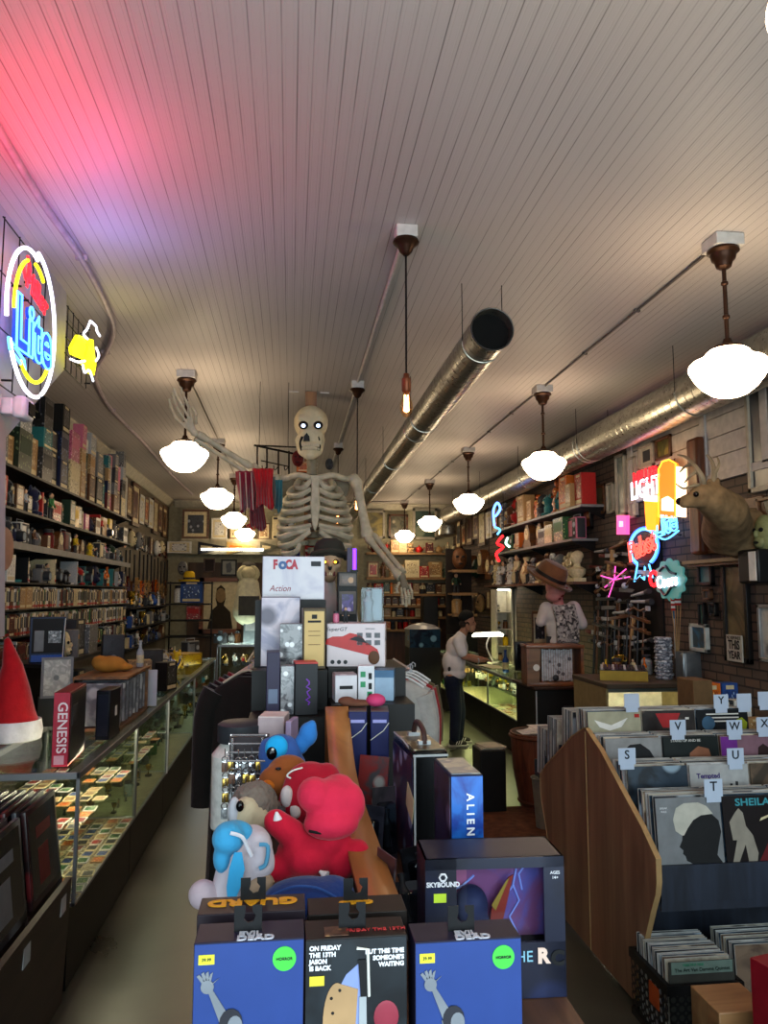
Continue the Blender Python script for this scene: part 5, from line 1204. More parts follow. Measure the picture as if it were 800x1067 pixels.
# second row of the same kind, only their tops show
for i, (a0, a1, lab, tx) in enumerate(((205, 318, 'dark box with orange lettering on its lid, behind the left blue box', 'ATLANTA'), (321, 424, 'brown box with a gold lid emblem, behind the middle black box', 'RETRO'))):
    Y = 1.265; a, b_ = aty(a0, 957, Y), aty(a1, 957, Y); w = b_.x-a.x; h = a.z-GZ+.004
    t = thing('action_figure_box', lab, 'box', ((a.x+b_.x)/2, Y, GZ+.001)); MB().box((0, .034, h/2), (w, .068, h)).build('carton', flat(['#241a22', '#1c1410'][i], .45), t, bev=.0015)
    hanger_tab(t, 0, .045, h)
    text('lid_lettering', 'GUARD' if i == 0 else 'GOLD', .034 if i == 0 else .016, flat('#cc8c1c', .5, noise=0), t, (.0, .04, h+.001), (0, 0, PI), sx=1.2, bold=.0016)
# big window box behind
t0, t1 = aty(443, 897, 1.5), aty(586, 903, 1.5)
w = t1.x-t0.x; h = t0.z-GZ+.0; x = (t0.x+t1.x)/2; d = .12
t = thing('window_box', 'large dark blue window box with lightning artwork and a caped figure inside', 'box', (x, 1.5, GZ+.001), R(-2))
f_ = flat('#14162e', .4)
b = MB(); fr = .028
b.box((-w/2+.03, 0, h/2), (.06, .006, h)); b.box((w/2-fr/2-.006, 0, h/2), (fr+.012, .006, h)); b.box((0, 0, h-.01), (w, .006, .02)); b.box((0, 0, .05), (w, .006, .1))
b.build('front_frame', cover('#0e1022', '#14182e', '#20284c', 5), t); 
b = MB(); b.box((-w/2+.002, d/2, h/2), (.004, d, h)); b.box((w/2-.002, d/2, h/2), (.004, d, h)); b.box((0, d/2, h-.002), (w, d, .004)); b.box((0, d/2, .002), (w, d, .004)); b.box((0, d-.002, h/2), (w, .004, h)); b.build('carton', f_, t)
MB().box((0, d-.065, h/2+.04), (w-.02, .002, h-.1)).build('sky_backdrop', cover('#6c74b8', '#a05878', '#98a4e0', 5), t)
MB().box((.02, -.001, h/2+.04), (w-.12, .002, h-.12)).build('clear_window', glass_mat('#e4e8f4'), t)
lt = flat('#b8c8ff', .3, noise=0)
for k, pl in enumerate((((-.03, .02), (-.055, .0), (-.07, -.005), (-.085, .0)), ((.055, .03), (.048, -.0), (.06, -.03), (.04, -.06), (.055, -.09), (.05, -.12), (.075, -.15)), ((.075, .04), (.06, .02), (.066, -.01)), ((.05, -.0), (.03, -.02)))):
    MB().tube([(a, d-.068, h-.07+b_) for a, b_ in pl], .0022, 5).build('lightning_print', lt, t)
organic('figure', flat('#3c4058', .5), [('e', (-.04, .035, h-.1), (.035, .03, .04)), ('c', (-.03, .04, h-.14), (.03, .04, h-.2), .03, .025), ('c', (-.02, .03, h-.13), (-.06, .03, h-.2), .018, .014)], .006, 3, t)
MB().prism([(.0, h-.11), (.035, h-.05), (.045, h-.045), (.02, h-.14), (.0, h-.19), (-.006, h-.17)], .035, .038, 'Y').build('red_yellow_blade', flat('#c04428', .4), t); MB().prism([(.0, h-.1), (.03, h-.055), (.036, h-.05), (.008, h-.11)], .032, .034, 'Y').build('yellow_blade', flat('#d8a838', .4), t)
organic('white_glove', flat('#c8c8d4', .6), [('e', (.06, .04, h-.24), (.02, .02, .035)), ('e', (.05, .04, h-.2), (.012, .012, .02))], .006, 2, t)
text('brand_lettering', 'SKYBOUND', .012, white, t, (-w/2+.034, -.004, h-.046), bold=.0004); MB().tube([(-w/2+.034+.007*math.cos(a), -.004, h-.033+.007*math.sin(a)) for a in [2*PI*k/6 for k in range(6)]], .002, 5, closed=True).build('emblem', white, t)
MB().box((-w/2+.028, -.004, h-.07), (.024, .001, .016)).build('price_sticker', flat('#c8e43c', .5), t)
text('lettering', 'AGES', .008, white, t, (w/2-.018, -.004, h-.03)); text('lettering', '14+', .008, white, t, (w/2-.018, -.004, h-.039))
text('lettering', 'THE', .028, flat('#90c8e0', .4, noise=0), t, (.045, -.005, .075)); text('lettering', 'R', .036, flat('#f0d0c0', .4, noise=0), t, (.09, -.005, .075), bold=.002); text('lettering', 'C', .036, pf('black'), t, (.118, -.005, .07), bold=.002)
hanger_tab(t, -.03, -.01, h-.12) if False else None
# small orange and white toy peeping at the bottom left
p = aty(190, 1052, 1.18)
t = thing('plush_toy', 'orange, white and blue striped plush foot poking out by the front left box', 'plush toy', (-.17, 1.28, GZ-.06))
organic('foot', flat('#d8cdd0', .9, sheen=.4), [('c', (.04, 0, .0), (-.012, -.07, .01), .022, .024)], .006, 3, t); MB().lathe([(.024, -.006), (.026, 0), (.024, .006)], (-.0, -.05, .006), 16, Matrix.Rotation(R(70), 3, 'X')).build('blue_stripe', flat('#2448a8', .8), t)
organic('orange_body', flat('#d8501c', .9), [('e', (.035, -.05, -.03), (.03, .04, .02))], .006, 2, t)
# ================================================================ PLUSH TOYS ON THE ISLAND
def plush(hx): return flat(hx, .95, sheen=.12, noise=.1)
def PP(px, py, Y, base): return aty(px, py, Y)-base
# big red toy lying on its front, head turned up
Y = 1.85; base = Vector((aty(325, 920, Y).x, Y, GZ+.03)); redp = plush('#bc1430'); redl = plush('#cc2444')
t = thing('plush_toy', 'large red plush animal with a lobed pink-red head, lying on its belly', 'plush toy', base)
P = lambda px, py, dy=0: aty(px, py, Y+dy)-base
organic('head', redl, [('e', P(345, 838), (.062, .06, .06)), ('e', P(327, 828, -.02), (.04, .045, .04)), ('e', P(364, 838, .0), (.038, .045, .05)), ('e', P(345, 858, -.03), (.065, .05, .035)), ('e', P(352, 820, .02), (.04, .04, .03))], .006, 6, t)
organic('body', redp, [('e', P(320, 888), (.072, .08, .052)), ('e', P(340, 882, .02), (.055, .07, .05)), ('c', P(305, 870, -.02), P(287, 856, -.03), .034, .028), ('c', P(355, 900, -.02), P(372, 888, -.03), .036, .03), ('c', P(300, 900, -.02), P(277, 910, -.04), .032, .024),
                     ('c', P(345, 878, -.03), P(358, 866, -.01), .026, .018), ('e', P(330, 872, .02), (.06, .05, .035)), ('c', P(318, 905, .03), P(340, 912, .03), .03, .03)], .006, 6, t)
for a, b_ in ((P(288, 846, -.05), P(289, 854, -.05)), (P(333, 908, -.07), P(340, 913, -.08))):
    MB().tube([a, b_], [.003, .011], 10).build('white_claw', plush('#d8d0d4'), t)
MB().tube(smooth_path([P(322, 866, -.06), P(333, 868, -.07), P(345, 868, -.06)], 4), .0035, 6).build('black_collar', pf('black'), t)
MB().ball(P(273, 917, -.045), (.014, .012, .01), (0, .5, 0)).build('blue_toe', plush('#2c3c78'), t)
# second red toy behind it with a white belly
Y = 2.08; base = Vector((aty(318, 820, Y).x, Y, GZ+.05)); t = thing('plush_toy', 'crimson plush ball toy with a white patch and hang tag, behind the big red one', 'plush toy', base)
P = lambda px, py, dy=0: aty(px, py, Y+dy)-base
organic('body', plush('#a41028'), [('e', P(322, 822), (.07, .065, .07)), ('e', P(310, 835, -.02), (.05, .05, .06)), ('e', P(340, 815, 0), (.04, .05, .05))], .006, 5, t)
organic('white_patch', plush('#cfc4c4'), [('e', P(299, 830, -.05), (.018, .02, .028)), ('e', P(308, 845, -.06), (.016, .014, .02))], .005, 3, t)
MB().tube(smooth_path([P(315, 800, -.06), P(305, 803, -.07), P(299, 808, -.07), P(303, 811, -.07)], 5), .0022, 6).build('tag_loop', pf('white'), t)
# brown and orange toy between
Y = 2.16; base = Vector((aty(300, 820, Y).x, Y, GZ+.0)); t = thing('plush_toy', 'brown and orange plush toy squeezed between the blue and red ones', 'plush toy', base)
P = lambda px, py, dy=0: aty(px, py, Y+dy)-base
organic('body', plush('#8a4a20'), [('e', P(300, 806), (.06, .05, .05)), ('e', P(288, 815, -.03), (.05, .045, .045)), ('e', P(295, 826, 0), (.05, .05, .06))], .007, 4, t)
organic('orange_snout', plush('#b06018'), [('e', P(280, 818, -.06), (.022, .02, .016))], .006, 2, t)
MB().ball(P(290, 801, -.055), (.008, .006, .004)).build('eye', pf('black', .2), t)
# blue plush head (plain round blue toy)
Y = 2.3; base = Vector((aty(290, 800, Y).x, Y, GZ+.02)); t = thing('plush_toy', 'round blue plush toy with a sky blue eye patch, above the brown one', 'plush toy', base)
P = lambda px, py, dy=0: aty(px, py, Y+dy)-base
organic('head', plush('#34589c'), [('e', P(292, 786), (.065, .06, .058)), ('e', P(302, 800, .01), (.05, .05, .05)), ('c', P(285, 800, 0), P(288, 822, 0), .04, .045), ('e', P(277, 780, 0), (.02, .03, .03))], .007, 5, t)
organic('small_blue_arm', plush('#2c70b8'), [('e', P(321, 765, 0), (.028, .028, .035)), ('e', P(314, 775, 0), (.022, .025, .03)), ('e', P(325, 757, 0), (.014, .018, .02))], .006, 3, t)
MB().ball(P(288, 779, -.052), (.032, .02, .034), (0, .3, 0), seg=20).build('sky_patch', plush('#1c9cd8'), t); MB().ball(P(283, 785, -.071), (.015, .01, .018), seg=16).build('eye', flat('#050508', .1), t); MB().ball(P(284, 781, -.081), .004, seg=8).build('eye_glint', pf('white'), t)
# grey hedgehog-like toy
Y = 1.98; base = Vector((aty(265, 865, Y).x, Y, GZ+.03)); t = thing('plush_toy', 'furry grey and cream plush toy with a shiny black eye at the island edge', 'plush toy', base)
P = lambda px, py, dy=0: aty(px, py, Y+dy)-base
o = organic('grey_fur', plush('#6c6058'), [('e', P(266, 836, .01), (.055, .06, .05)), ('e', P(276, 850, .02), (.045, .05, .05)), ('e', P(257, 832, .02), (.035, .04, .035))], .006, 2, t)
tx = bpy.data.textures.new('fur', 'CLOUDS'); tx.noise_scale = .012
m = o.modifiers.new('sub', 'SUBSURF'); m.levels = m.render_levels = 1; m = o.modifiers.new('fur', 'DISPLACE'); m.texture = tx; m.strength = .012
organic('cream_face', plush('#b8a88c'), [('e', P(257, 848, -.035), (.036, .035, .042)), ('e', P(266, 852, -.03), (.035, .03, .035))], .006, 4, t)
organic('white_muzzle', plush('#b4b4bc'), [('e', P(244, 845, -.045), (.016, .022, .034))], .005, 3, t)
MB().ball(P(250, 840, -.072), (.0095, .008, .013), seg=14).build('eye', flat('#060608', .08), t)
MB().box(P(293, 845, -.03), (.02, .03, .02), (0, .3, 0), bev=.006).build('black_white_paw', pf('charcoal'), t)
# light blue and white toy slumped at the edge
Y = 1.68; base = Vector((aty(245, 935, Y).x, Y, GZ+.0)); t = thing('plush_toy', 'pale blue and white plush toy slumped over the near left island edge', 'plush toy', base)
P = lambda px, py, dy=0: aty(px, py, Y+dy)-base
organic('white_body', plush('#b8acb4'), [('e', P(262, 885, .02), (.045, .05, .05)), ('e', P(250, 900, .0), (.04, .045, .06)), ('c', P(268, 880, 0), P(272, 900, 0), .03, .03), ('c', P(240, 905, -.01), P(232, 942, -.02), .03, .03), ('c', P(256, 915, 0), P(255, 945, 0), .03, .03)], .006, 5, t)
organic('pink_foot', plush('#b8a4ac'), [('c', P(228, 936, -.01), P(211, 932, -.03), .026, .029)], .006, 3, t)
organic('blue_hood', plush('#3c98c8'), [('e', P(238, 873, -.025), (.034, .04, .032)), ('e', P(232, 893, -.02), (.02, .03, .032)), ('e', P(244, 868, 0), (.04, .03, .026))], .005, 4, t)
MB().tube([P(248, 888, -.056), P(247, 905, -.062), P(243, 925, -.062), P(240, 942, -.06)], [.008, .016, .014, .006], 10, flat_=((0, 1, 0), .3)).build('blue_stripe', plush('#3494c4'), t)
MB().tube(smooth_path([P(240, 868, -.06), P(252, 872, -.06), P(258, 884, -.05), P(262, 892, -.045)], 4), .004, 6).build('white_piping', plush('#d0ccd4'), t)
MB().tube(smooth_path([P(270, 880, -.035), P(279, 882, -.035), P(277, 900, -.035), P(270, 905, -.035)], 4), .0045, 6).build('blue_piping', plush('#4c88a8'), t)
organic('tan_arm', plush('#8c7460'), [('c', P(262, 925, -.02), P(276, 920, -.01), .02, .02)], .005, 3, t)
# dark blue cushion-like toy beneath
Y = 1.6; base = Vector((aty(318, 940, Y).x, Y, GZ)); t = thing('plush_toy', 'navy blue rounded plush lying beneath the big red toy', 'plush toy', base)
P = lambda px, py, dy=0: aty(px, py, Y+dy)-base
organic('body', plush('#14306c'), [('e', P(318, 935, 0), (.085, .07, .034)), ('e', P(345, 933, .02), (.05, .06, .035))], .007, 4, t)
MB().tube(smooth_path([P(283, 933, -.05), P(305, 924, -.07), P(330, 925, -.07), P(350, 935, -.05)], 4), .0025, 6).build('lighter_piping', plush('#2c4c8c'), t)
# ================================================================ KEYCHAIN RACK
Y = 2.35; p = aty(250, 800, Y)
t = thing('keychain_rack', 'wire rack hung with shiny keyrings and charms left of the blue plush', 'display rack', (p.x, Y, GZ+.001))
def LP(px, py, dy=0): return aty(px, py, Y+dy)-Vector((p.x, Y, GZ+.001))
b = MB()
for k in range(4):
    y_ = 766+k*9; a, c_ = LP(241-k*2, y_, -k*.03), LP(277, y_, -k*.03); b.tube([a, c_], .0028, 6); b.tube([c_, LP(277, y_, .12)], .0028, 6); b.tube([a, LP(241-k*2, y_, .12)], .0028, 6)
b.tube([(.06, .1, 0), (.06, .1, .32)], .005, 6); b.tube([(-.03, .1, 0), (-.03, .1, .32)], .005, 6); b.build('wire_frame', flat('#c8c8cc', .2, .8), t)
rk = random.Random(5)
for k in range(4):
    for j in range(6):
        q = LP(234+j*7+rk.uniform(-1, 1), 790+k*16+rk.uniform(-3, 3), -.08-k*.012+.02*j*.2)
        if q.z < .03: continue
        b = MB().tube([q+Vector((.008*math.cos(a), 0, .008*math.sin(a))) for a in [2*PI*i/10 for i in range(10)]], .0018, 5, closed=True)
        b.mat(1).box(q-Vector((0, 0, .022)), (.018, .005, .026), bev=.002); b.tube([q+Vector((0, 0, .008)), q+Vector((0, 0, .03))], .0015, 5)
        b.build('keyring', [flat('#b8b8bc', .2, .9), [flat('#a0a0a4', .15, .9), flat('#b09048', .25, .8), pf('charcoal', .3), pm('silver', 40), flat('#6c4c3c', .4)][rk.randrange(5)]], t)
MB().box((.02, .14, .16), (.12, .05, .32)).build('back_board', flat('#3c3438', .5), t)
Yc = 2.5
x_, w_, h_, zb_ = rect(238, 752, 262, 765, Yc)
o = put('jar', 'white', (aty(252, 760, 2.62).x, 2.62, GZ+.001), 0, zz(752, 2.62, 252)-GZ); tag(o, 'white mug-like jar with red print behind the keychain rack', 'jar')
t, w, h = tall('game_box', 'pale pink flat box lying tilted behind the keyring rack', 268, 748, 296, 2.56, .12, '#b09ca0', -8, '#d8ccc8')
t, w, h = tall('carton', 'lilac slim box standing right of the pale pink box', 297, 752, 303, 2.5, .1, '#9c88a8', -14)
# ================================================================ CLOTHES ON RAILS
def garment(lab, X0, Y, ztop, w, L, col, group, skew=0, hang='#c8b8a0', sleeves=True, rot=0):
    t = thing('hanging_jacket' if L > .6 else 'hanging_shirt', lab, 'jacket' if L > .6 else 'shirt', (X0, Y, ztop), R(rot), group)
    b = MB(); bm = b.bm; n = 22; rows = []
    hgt = [(0, .045), (-.02, .09), (-.05, .15), (-.09, w*.5), (-.16, w*.52), (-L*.4, w*.46), (-L*.7, w*.49), (-L, w*.52)]
    th = [.02, .035, .05, .055, .06, .06, .065, .07]
    ph = random.Random(lab).uniform(0, 6)
    for (z, hw), d in zip(hgt, th):
        ring = []
        for j in range(n):
            a = 2*PI*j/n; x = hw*math.cos(a); y = d*.5*math.sin(a)+.012*math.sin(6*x/w*3+ph)*min(1, -z*4)
            ring.append(bm.verts.new((x+skew*z, y, z)))
        rows.append(ring)
    for r1, r2 in zip(rows, rows[1:]):
        for j in range(n): bm.faces.new((r1[j], r1[(j+1) % n], r2[(j+1) % n], r2[j]))
    bm.faces.new(rows[0]); bm.faces.new(rows[-1])
    b.build('body_cloth', flat(col, .92, sheen=.2), t)
    if sleeves:
        for s in (-1, 1): MB().tube(smooth_path([(s*w*.44, 0, -.07), (s*w*.56, -.01, -.2), (s*w*.6, 0, -L*.62)], 4), [.06, .058, .056, .054, .052, .05, .048, .046, .045], 12, flat_=((0, 1, 0), .6)).build('sleeve', flat(col, .92, sheen=.2), t)
    MB().tube(smooth_path([(-.12, 0, -.03), (0, 0, .03), (.12, 0, -.03)], 4), .006, 6).build('hanger', flat(hang, .4), t)
    MB().tube([(0, 0, .03), (0, 0, .06), (.014, 0, .075), (.028, 0, .065), (.026, 0, .05)], .003, 6).build('hook', pf('silver', .2), t)
    return t
jx = [('#17120f', 'dark brown jacket nearest on the left clothes rail'), ('#0e0d10', 'black jacket second on the left clothes rail'), ('#1c1216', 'very dark plum jacket third on the left clothes rail'), ('#5c1014', 'deep red jacket on the left clothes rail'), ('#181a24', 'navy jacket behind the deep red one on the left clothes rail'), ('#7a161c', 'brighter red jacket farthest on the left clothes rail')]
for k, (c_, lab) in enumerate(jx):
    garment(lab, -.19+.012*k, 3.66+k*.13, zz(706, 3.62, 250)+.0, .36, .95, c_, 'jackets on the left clothes rail', rot=-14)
t = thing('clothes_rail', 'dark clothes rail carrying the jackets left of the island', 'clothes rail', (-.19, 4.0, 0)); 
zr = zz(706, 3.62, 250)+.068
b = MB().cyl((0, -.45, zr), (0, .6, zr), .009, n=10); b.build('rail', dark_metal, t)
for y_ in (.59,): MB().cyl((0, y_, 0), (0, y_, zr), .011, n=10).build('upright', dark_metal, t); MB().box((0, y_, .012), (.3, .04, .024)).build('foot', dark_metal, t)
sxs = [('#a8a4a0', 'pale grey shirt nearest on the right clothes rail'), ('#9c9a98', 'white-grey shirt second on the right clothes rail'), ('#8c1c24', 'red shirt behind the pale ones on the right clothes rail'), ('#54482c', 'olive shirt farthest on the right clothes rail')]
for k, (c_, lab) in enumerate(sxs):
    garment(lab, .57+.03*k, 3.95+k*.1, zz(711, 3.95, 430), .25, .58, c_, 'shirts on the right clothes rail', hang='#d8d8d8', sleeves=True, rot=16)
t = thing('clothes_rail', 'clothes rail carrying the pale shirts right of the island', 'clothes rail', (.6, 4.1, 0)); zr = zz(711, 3.95, 430)+.068
MB().cyl((0, -.25, zr), (0, .4, zr), .009, n=10).build('rail', pf('silver', .3), t)
for y_ in (.39,): MB().cyl((0, y_, 0), (0, y_, zr), .011, n=10).build('upright', dark_metal, t); MB().box((0, y_, .012), (.2, .04, .024)).build('foot', dark_metal, t)
# ================================================================ GIANT SKELETON
SK = Vector((.21, 7.0, 0)); bone = flat('#bfb69c', .6, noise=.18); bone_d = flat('#7c7460', .6, noise=.2); sock = flat('#08080a', .5)
t = thing('giant_skeleton', 'giant plastic skeleton with glowing eyes, one arm raised, reaching the ceiling', 'skeleton', SK)
def S(px, py, dy=0): return aty(px, py, 7.0+dy)-SK
skull = organic('skull', flat('#c8bb98', .55, noise=.1), [('e', S(324, 441, .04), (.162, .19, .165)), ('e', S(324, 456, -.06), (.125, .1, .12)), ('b', S(324, 463, -.08), (.2, .12, .06)), ('c', S(311, 458, -.06), S(313, 470, -.06), .035, .03), ('c', S(335, 458, -.06), S(333, 470, -.06), .035, .03),
    ('c', S(314, 471, -.09), S(321, 475, -.13), .035, .038), ('c', S(332, 471, -.09), S(325, 475, -.13), .035, .038), ('e', S(323, 465, -.14), (.07, .04, .05)), ('e', S(323, 474, -.14), (.06, .04, .035)), ('c', S(313, 436, -.1), S(333, 436, -.1), .035, .035)], .012, 5, t)
for px in (316, 331.5):
    MB().ball(S(px, 443, -.155), (.044, .03, .038), seg=16).build('eye_socket', sock, skull)
    MB().ball(S(px, 443.5, -.185), (.02, .014, .018), seg=14).build('glowing_eye', glow('#cfe0ff', 2), skull)
MB().prism([(S(324, 0).x+a, S(0, 453).z+b_) for a, b_ in ((-.028, -.025), (.028, -.025), (.024, .012), (0, .045), (-.024, .012))], -.2, -.14, 'Y').build('nose_hole', sock, skull)
for s in (-1, 1): MB().tube(smooth_path([S(323+s*8, 455, -.13), S(323+s*10, 462, -.125), S(323+s*8.5, 469, -.135)], 4), .014, 8).build('cheek_hollow', sock, skull)
b = MB()
for k in range(9):
    x = S(323, 468).x-.072+k*.018; yy = -.185+abs(k-4)**2*.0018
    b.box((x, yy, S(323, 467.5).z), (.015, .02, .024), bev=.003); b.box((x, yy, S(323, 471).z), (.014, .02, .022), bev=.003)
b.build('teeth', flat('#c4ba9c', .4), skull)
# neck and spine
for k in range(5): MB().lathe([(0, -.02), (.045, -.02), (.05, 0), (.045, .02), (0, .02)], S(325, 477+k*4, .03), 14).build('neck_vertebra', bone_d, t)
for k in range(17):
    y_ = 500+k*8.2; q = S(326.5, y_, .12)
    b = MB().lathe([(0, -.028), (.055, -.028), (.045, 0), (.055, .028), (0, .028)], q, 14); b.box(q+Vector((0, .05, 0)), (.02, .08, .03)); b.box(q, (.15, .03, .02)); b.build('vertebra', bone_d, t)
# ribs
top_y = [499, 507, 515.5, 524, 533, 542, 551, 560, 568]
hw_px = [19, 26, 30, 33, 35, 36, 36.5, 35, 32]
for i, y0_ in enumerate(top_y):
    for s in (-1, 1):
        hw = hw_px[i]; c0 = 328
        if i < 6: st = S(c0+s*4, 500+i*9.4, -.16); mid = S(c0+s*hw*.6, y0_+9, -.15)
        else: st = S(c0+s*5, 551+(i-6)*2.5, -.15); mid = S(c0+s*hw*.62, y0_+8-(9-i)*1.2, -.13)
        if i == 8: st = S(c0+s*16, 566, -.13)
        pts = [S(c0-1+s*3, y0_-3, .13), S(c0+s*hw*.6, y0_-1, .17), S(c0+s*hw*.96, y0_+4, .06), S(c0+s*hw, y0_+9, -.04), mid, st]
        sp = smooth_path(pts, 5); n_ = len(sp)
        MB().tube(sp, [.0165+.008*math.sin(PI*k/(n_-1)) for k in range(n_)], 8, flat_=((0, 0, 1), 1.25)).build('rib', bone, t)
MB().prism([(S(px, 500).x, S(327, py).z) for px, py in ((322, 498), (334, 498), (332, 508), (333, 530), (331, 548), (328, 556), (325, 548), (323, 530), (324, 508))], -.185, -.15, 'Y').build('breastbone', bone, t, bev=.012)
for s in (-1, 1):
    MB().tube(smooth_path([S(328+s*5, 498, -.16), S(328+s*18, 495, -.13), S(328+s*32, 499, -.02), S(328+s*39, 497, .02)], 5), .028, 10).build('collarbone', bone, t)
    q = [(S(328+s*a, b_).x, S(328, b_).z) for a, b_ in ((20, 497), (40, 496), (36, 512), (24, 530), (17, 510))]
    MB().prism(q if s < 0 else q[::-1], .16, .185, 'Y').build('shoulder_blade', bone_d, t, bev=.008)
    MB().ball(S(328+s*41, 500, .0), (.055, .055, .06), seg=14).build('shoulder_joint', bone, t)
def longbone(name, a, b_, r, ra=None, bow=0, mat=bone):
    a, b_ = Vector(a), Vector(b_); m_ = (a+b_)/2+Vector((0, 0, bow)); ra = ra or r*1.7
    pts = [a, a.lerp(b_, .07), a.lerp(b_, .18), m_, a.lerp(b_, .82), a.lerp(b_, .93), b_]; rr = [ra*.8, ra, r*1.1, r, r*1.1, ra, ra*.8]
    return MB().tube(pts, rr, 12).build(name, mat, t)
def hand(wr, dirpts, flip=1):
    """wrist point, list of fingertip control polylines"""
    for pl in dirpts:
        for a, b_ in zip(pl, pl[1:]): longbone('finger_bone', a, b_, .0105, .015)
# raised arm (left in the photo)
longbone('upper_arm_bone', S(288, 500, -.05), S(262, 487, -.25), .034, .05)
longbone('forearm_bone', S(261, 486, -.26), S(206, 452, -.5), .024, .036); longbone('forearm_bone', S(256, 492, -.24), S(203, 457, -.46), .018, .026)
W = S(203, 452, -.5)
organic('palm_bones', bone, [('e', W, (.035, .03, .03)), ('c', W, S(196, 438, -.52), .026, .022), ('c', W, S(192, 442, -.5), .024, .02), ('c', W, S(199, 434, -.54), .02, .018)], .01, 2, t)
hand(W, [[S(195, 441, -.52), S(186, 428, -.55), S(181, 417, -.57), S(180, 409, -.58)], [S(198, 437, -.53), S(189, 422, -.57), S(183, 411, -.6), S(181, 404, -.61)], [S(200, 434, -.54), S(195, 420, -.6), S(190, 410, -.62), S(188, 404, -.63)],
         [S(193, 445, -.5), S(183, 436, -.5), S(178, 424, -.52), S(176, 416, -.52)], [S(204, 442, -.55), S(204, 431, -.6), S(200, 424, -.62)]])
# lowered arm (right in the photo)
longbone('upper_arm_bone', S(371, 500, -.02), S(383, 560, -.12), .04, .06)
longbone('forearm_bone', S(383, 560, -.13), S(417, 602, -.5), .026, .042); longbone('forearm_bone', S(389, 557, -.1), S(421, 597, -.46), .02, .03)
W = S(419, 601, -.5)
organic('palm_bones', bone_d, [('e', W, (.036, .03, .035)), ('c', W, S(424, 613, -.52), .026, .022), ('c', W, S(420, 614, -.52), .024, .02)], .01, 2, t)
hand(W, [[S(424, 612, -.52), S(426, 621, -.54), S(426, 629, -.52)], [S(421, 613, -.53), S(423, 623, -.55), S(423, 632, -.53)], [S(418, 612, -.52), S(419, 622, -.54), S(420, 630, -.52)], [S(426, 609, -.5), S(429, 617, -.5), S(429, 624, -.49)], [S(416, 607, -.55), S(413, 613, -.58), S(414, 618, -.58)]])
# pelvis, legs and feet behind the stacked goods
pz = 1.72
organic('pelvis', bone_d, [('e', (.1, .08, pz), (.13, .06, .12)), ('e', (-.1, .08, pz), (.13, .06, .12)), ('e', (0, .1, pz-.1), (.1, .06, .08))], .016, 4, t)
for s in (-1, 1):
    longbone('thigh_bone', (s*.17, .08, pz-.06), (s*.15, .02, .92), .035, .06, mat=bone_d); longbone('shin_bone', (s*.15, .02, .9), (s*.14, .08, .12), .03, .05, mat=bone_d)
    organic('foot_bones', bone_d, [('c', (s*.14, .1, .07), (s*.15, -.16, .035), .05, .033), ('e', (s*.14, .12, .05), (.05, .06, .048))], .014, 3, t)
    MB().cyl((s*.14, .08, .004), (s*.14, .08, .014), .16, n=24).build('stand_plate', dark_metal, t)
# ---- post behind it
t = thing('wooden_post', 'square brown wooden post rising to the ceiling behind the skull', 'post', (aty(324, 405, 7.72).x, 7.72, 0))
MB().box((0, 0, CEIL/2), (.115, .115, CEIL-.006)).build('post', wood('#5c3a20', '#94683c', 3, .5, 'Z'), t)
tag(MB().box((aty(310, 405, 7.72).x-.04, 7.72, CEIL-.006), (.1, .07, .01)).build('tape_strip', white_paint), 'white tape strip on the ceiling left of the brown post', 'tape')
tag(MB().box((aty(338, 405, 7.72).x+.0, 7.72, CEIL-.006), (.09, .07, .01)).build('tape_strip', white_paint), 'white tape strip on the ceiling right of the brown post', 'tape')
# dark clutter hung on the post at neck level
o = put('mask', 'dark red', (SK.x-.16, 7.5, zz(487, 7.5, 310)), 0, .17); tag(o, 'dark red mask hung on the post behind the skeleton neck', 'mask')
o = put('boxed_toy', 'orange', (SK.x-.09, 7.56, zz(492, 7.56, 310)), 0, (.16, .08, .1)); tag(o, 'orange boxed toy fixed to the post beside the skeleton collarbone', 'box')
o = put('mask', 'charcoal', (SK.x+.15, 7.5, zz(490, 7.5, 338)), 0, .12); tag(o, 'black and white mask hung right of the skeleton neck', 'mask')
# ---- hook rack with scarves
HR = aty(288, 470, 7.3)
t = thing('hook_rack', 'black iron bracket with hanging hooks left of the skeleton shoulder', 'rack', HR)
def HP(px, py, dy=0): return aty(px, py, 7.3+dy)-HR
MB().tube([HP(265, 464), HP(312, 474, .25)], .011, 8).build('bar', dark_metal, t); MB().tube([HP(265, 464), HP(308, 466, .3)], .008, 8).build('bar', dark_metal, t); MB().tube([HP(272, 480, .1), HP(300, 486, .2)], .006, 8).build('bar', dark_metal, t)
for k, px in enumerate((268, 278, 290, 301)):
    MB().tube([HP(px, 465+k*1.6, k*.05), HP(px, 495, k*.05)], .0085, 8).build('hook_rod', dark_metal, t)
    MB().tube(smooth_path([HP(px, 486, k*.05), HP(px-4, 490, k*.05), HP(px-5, 485, k*.05)], 3), .005, 6).build('hook', dark_metal, t)
for a in (270, 300): MB().tube([HP(a, 466, .05), Vector((HP(a, 466, .05).x, .05, CEIL-HR.z-.004))], .003, 5).build('suspension_wire', dark_metal, t)
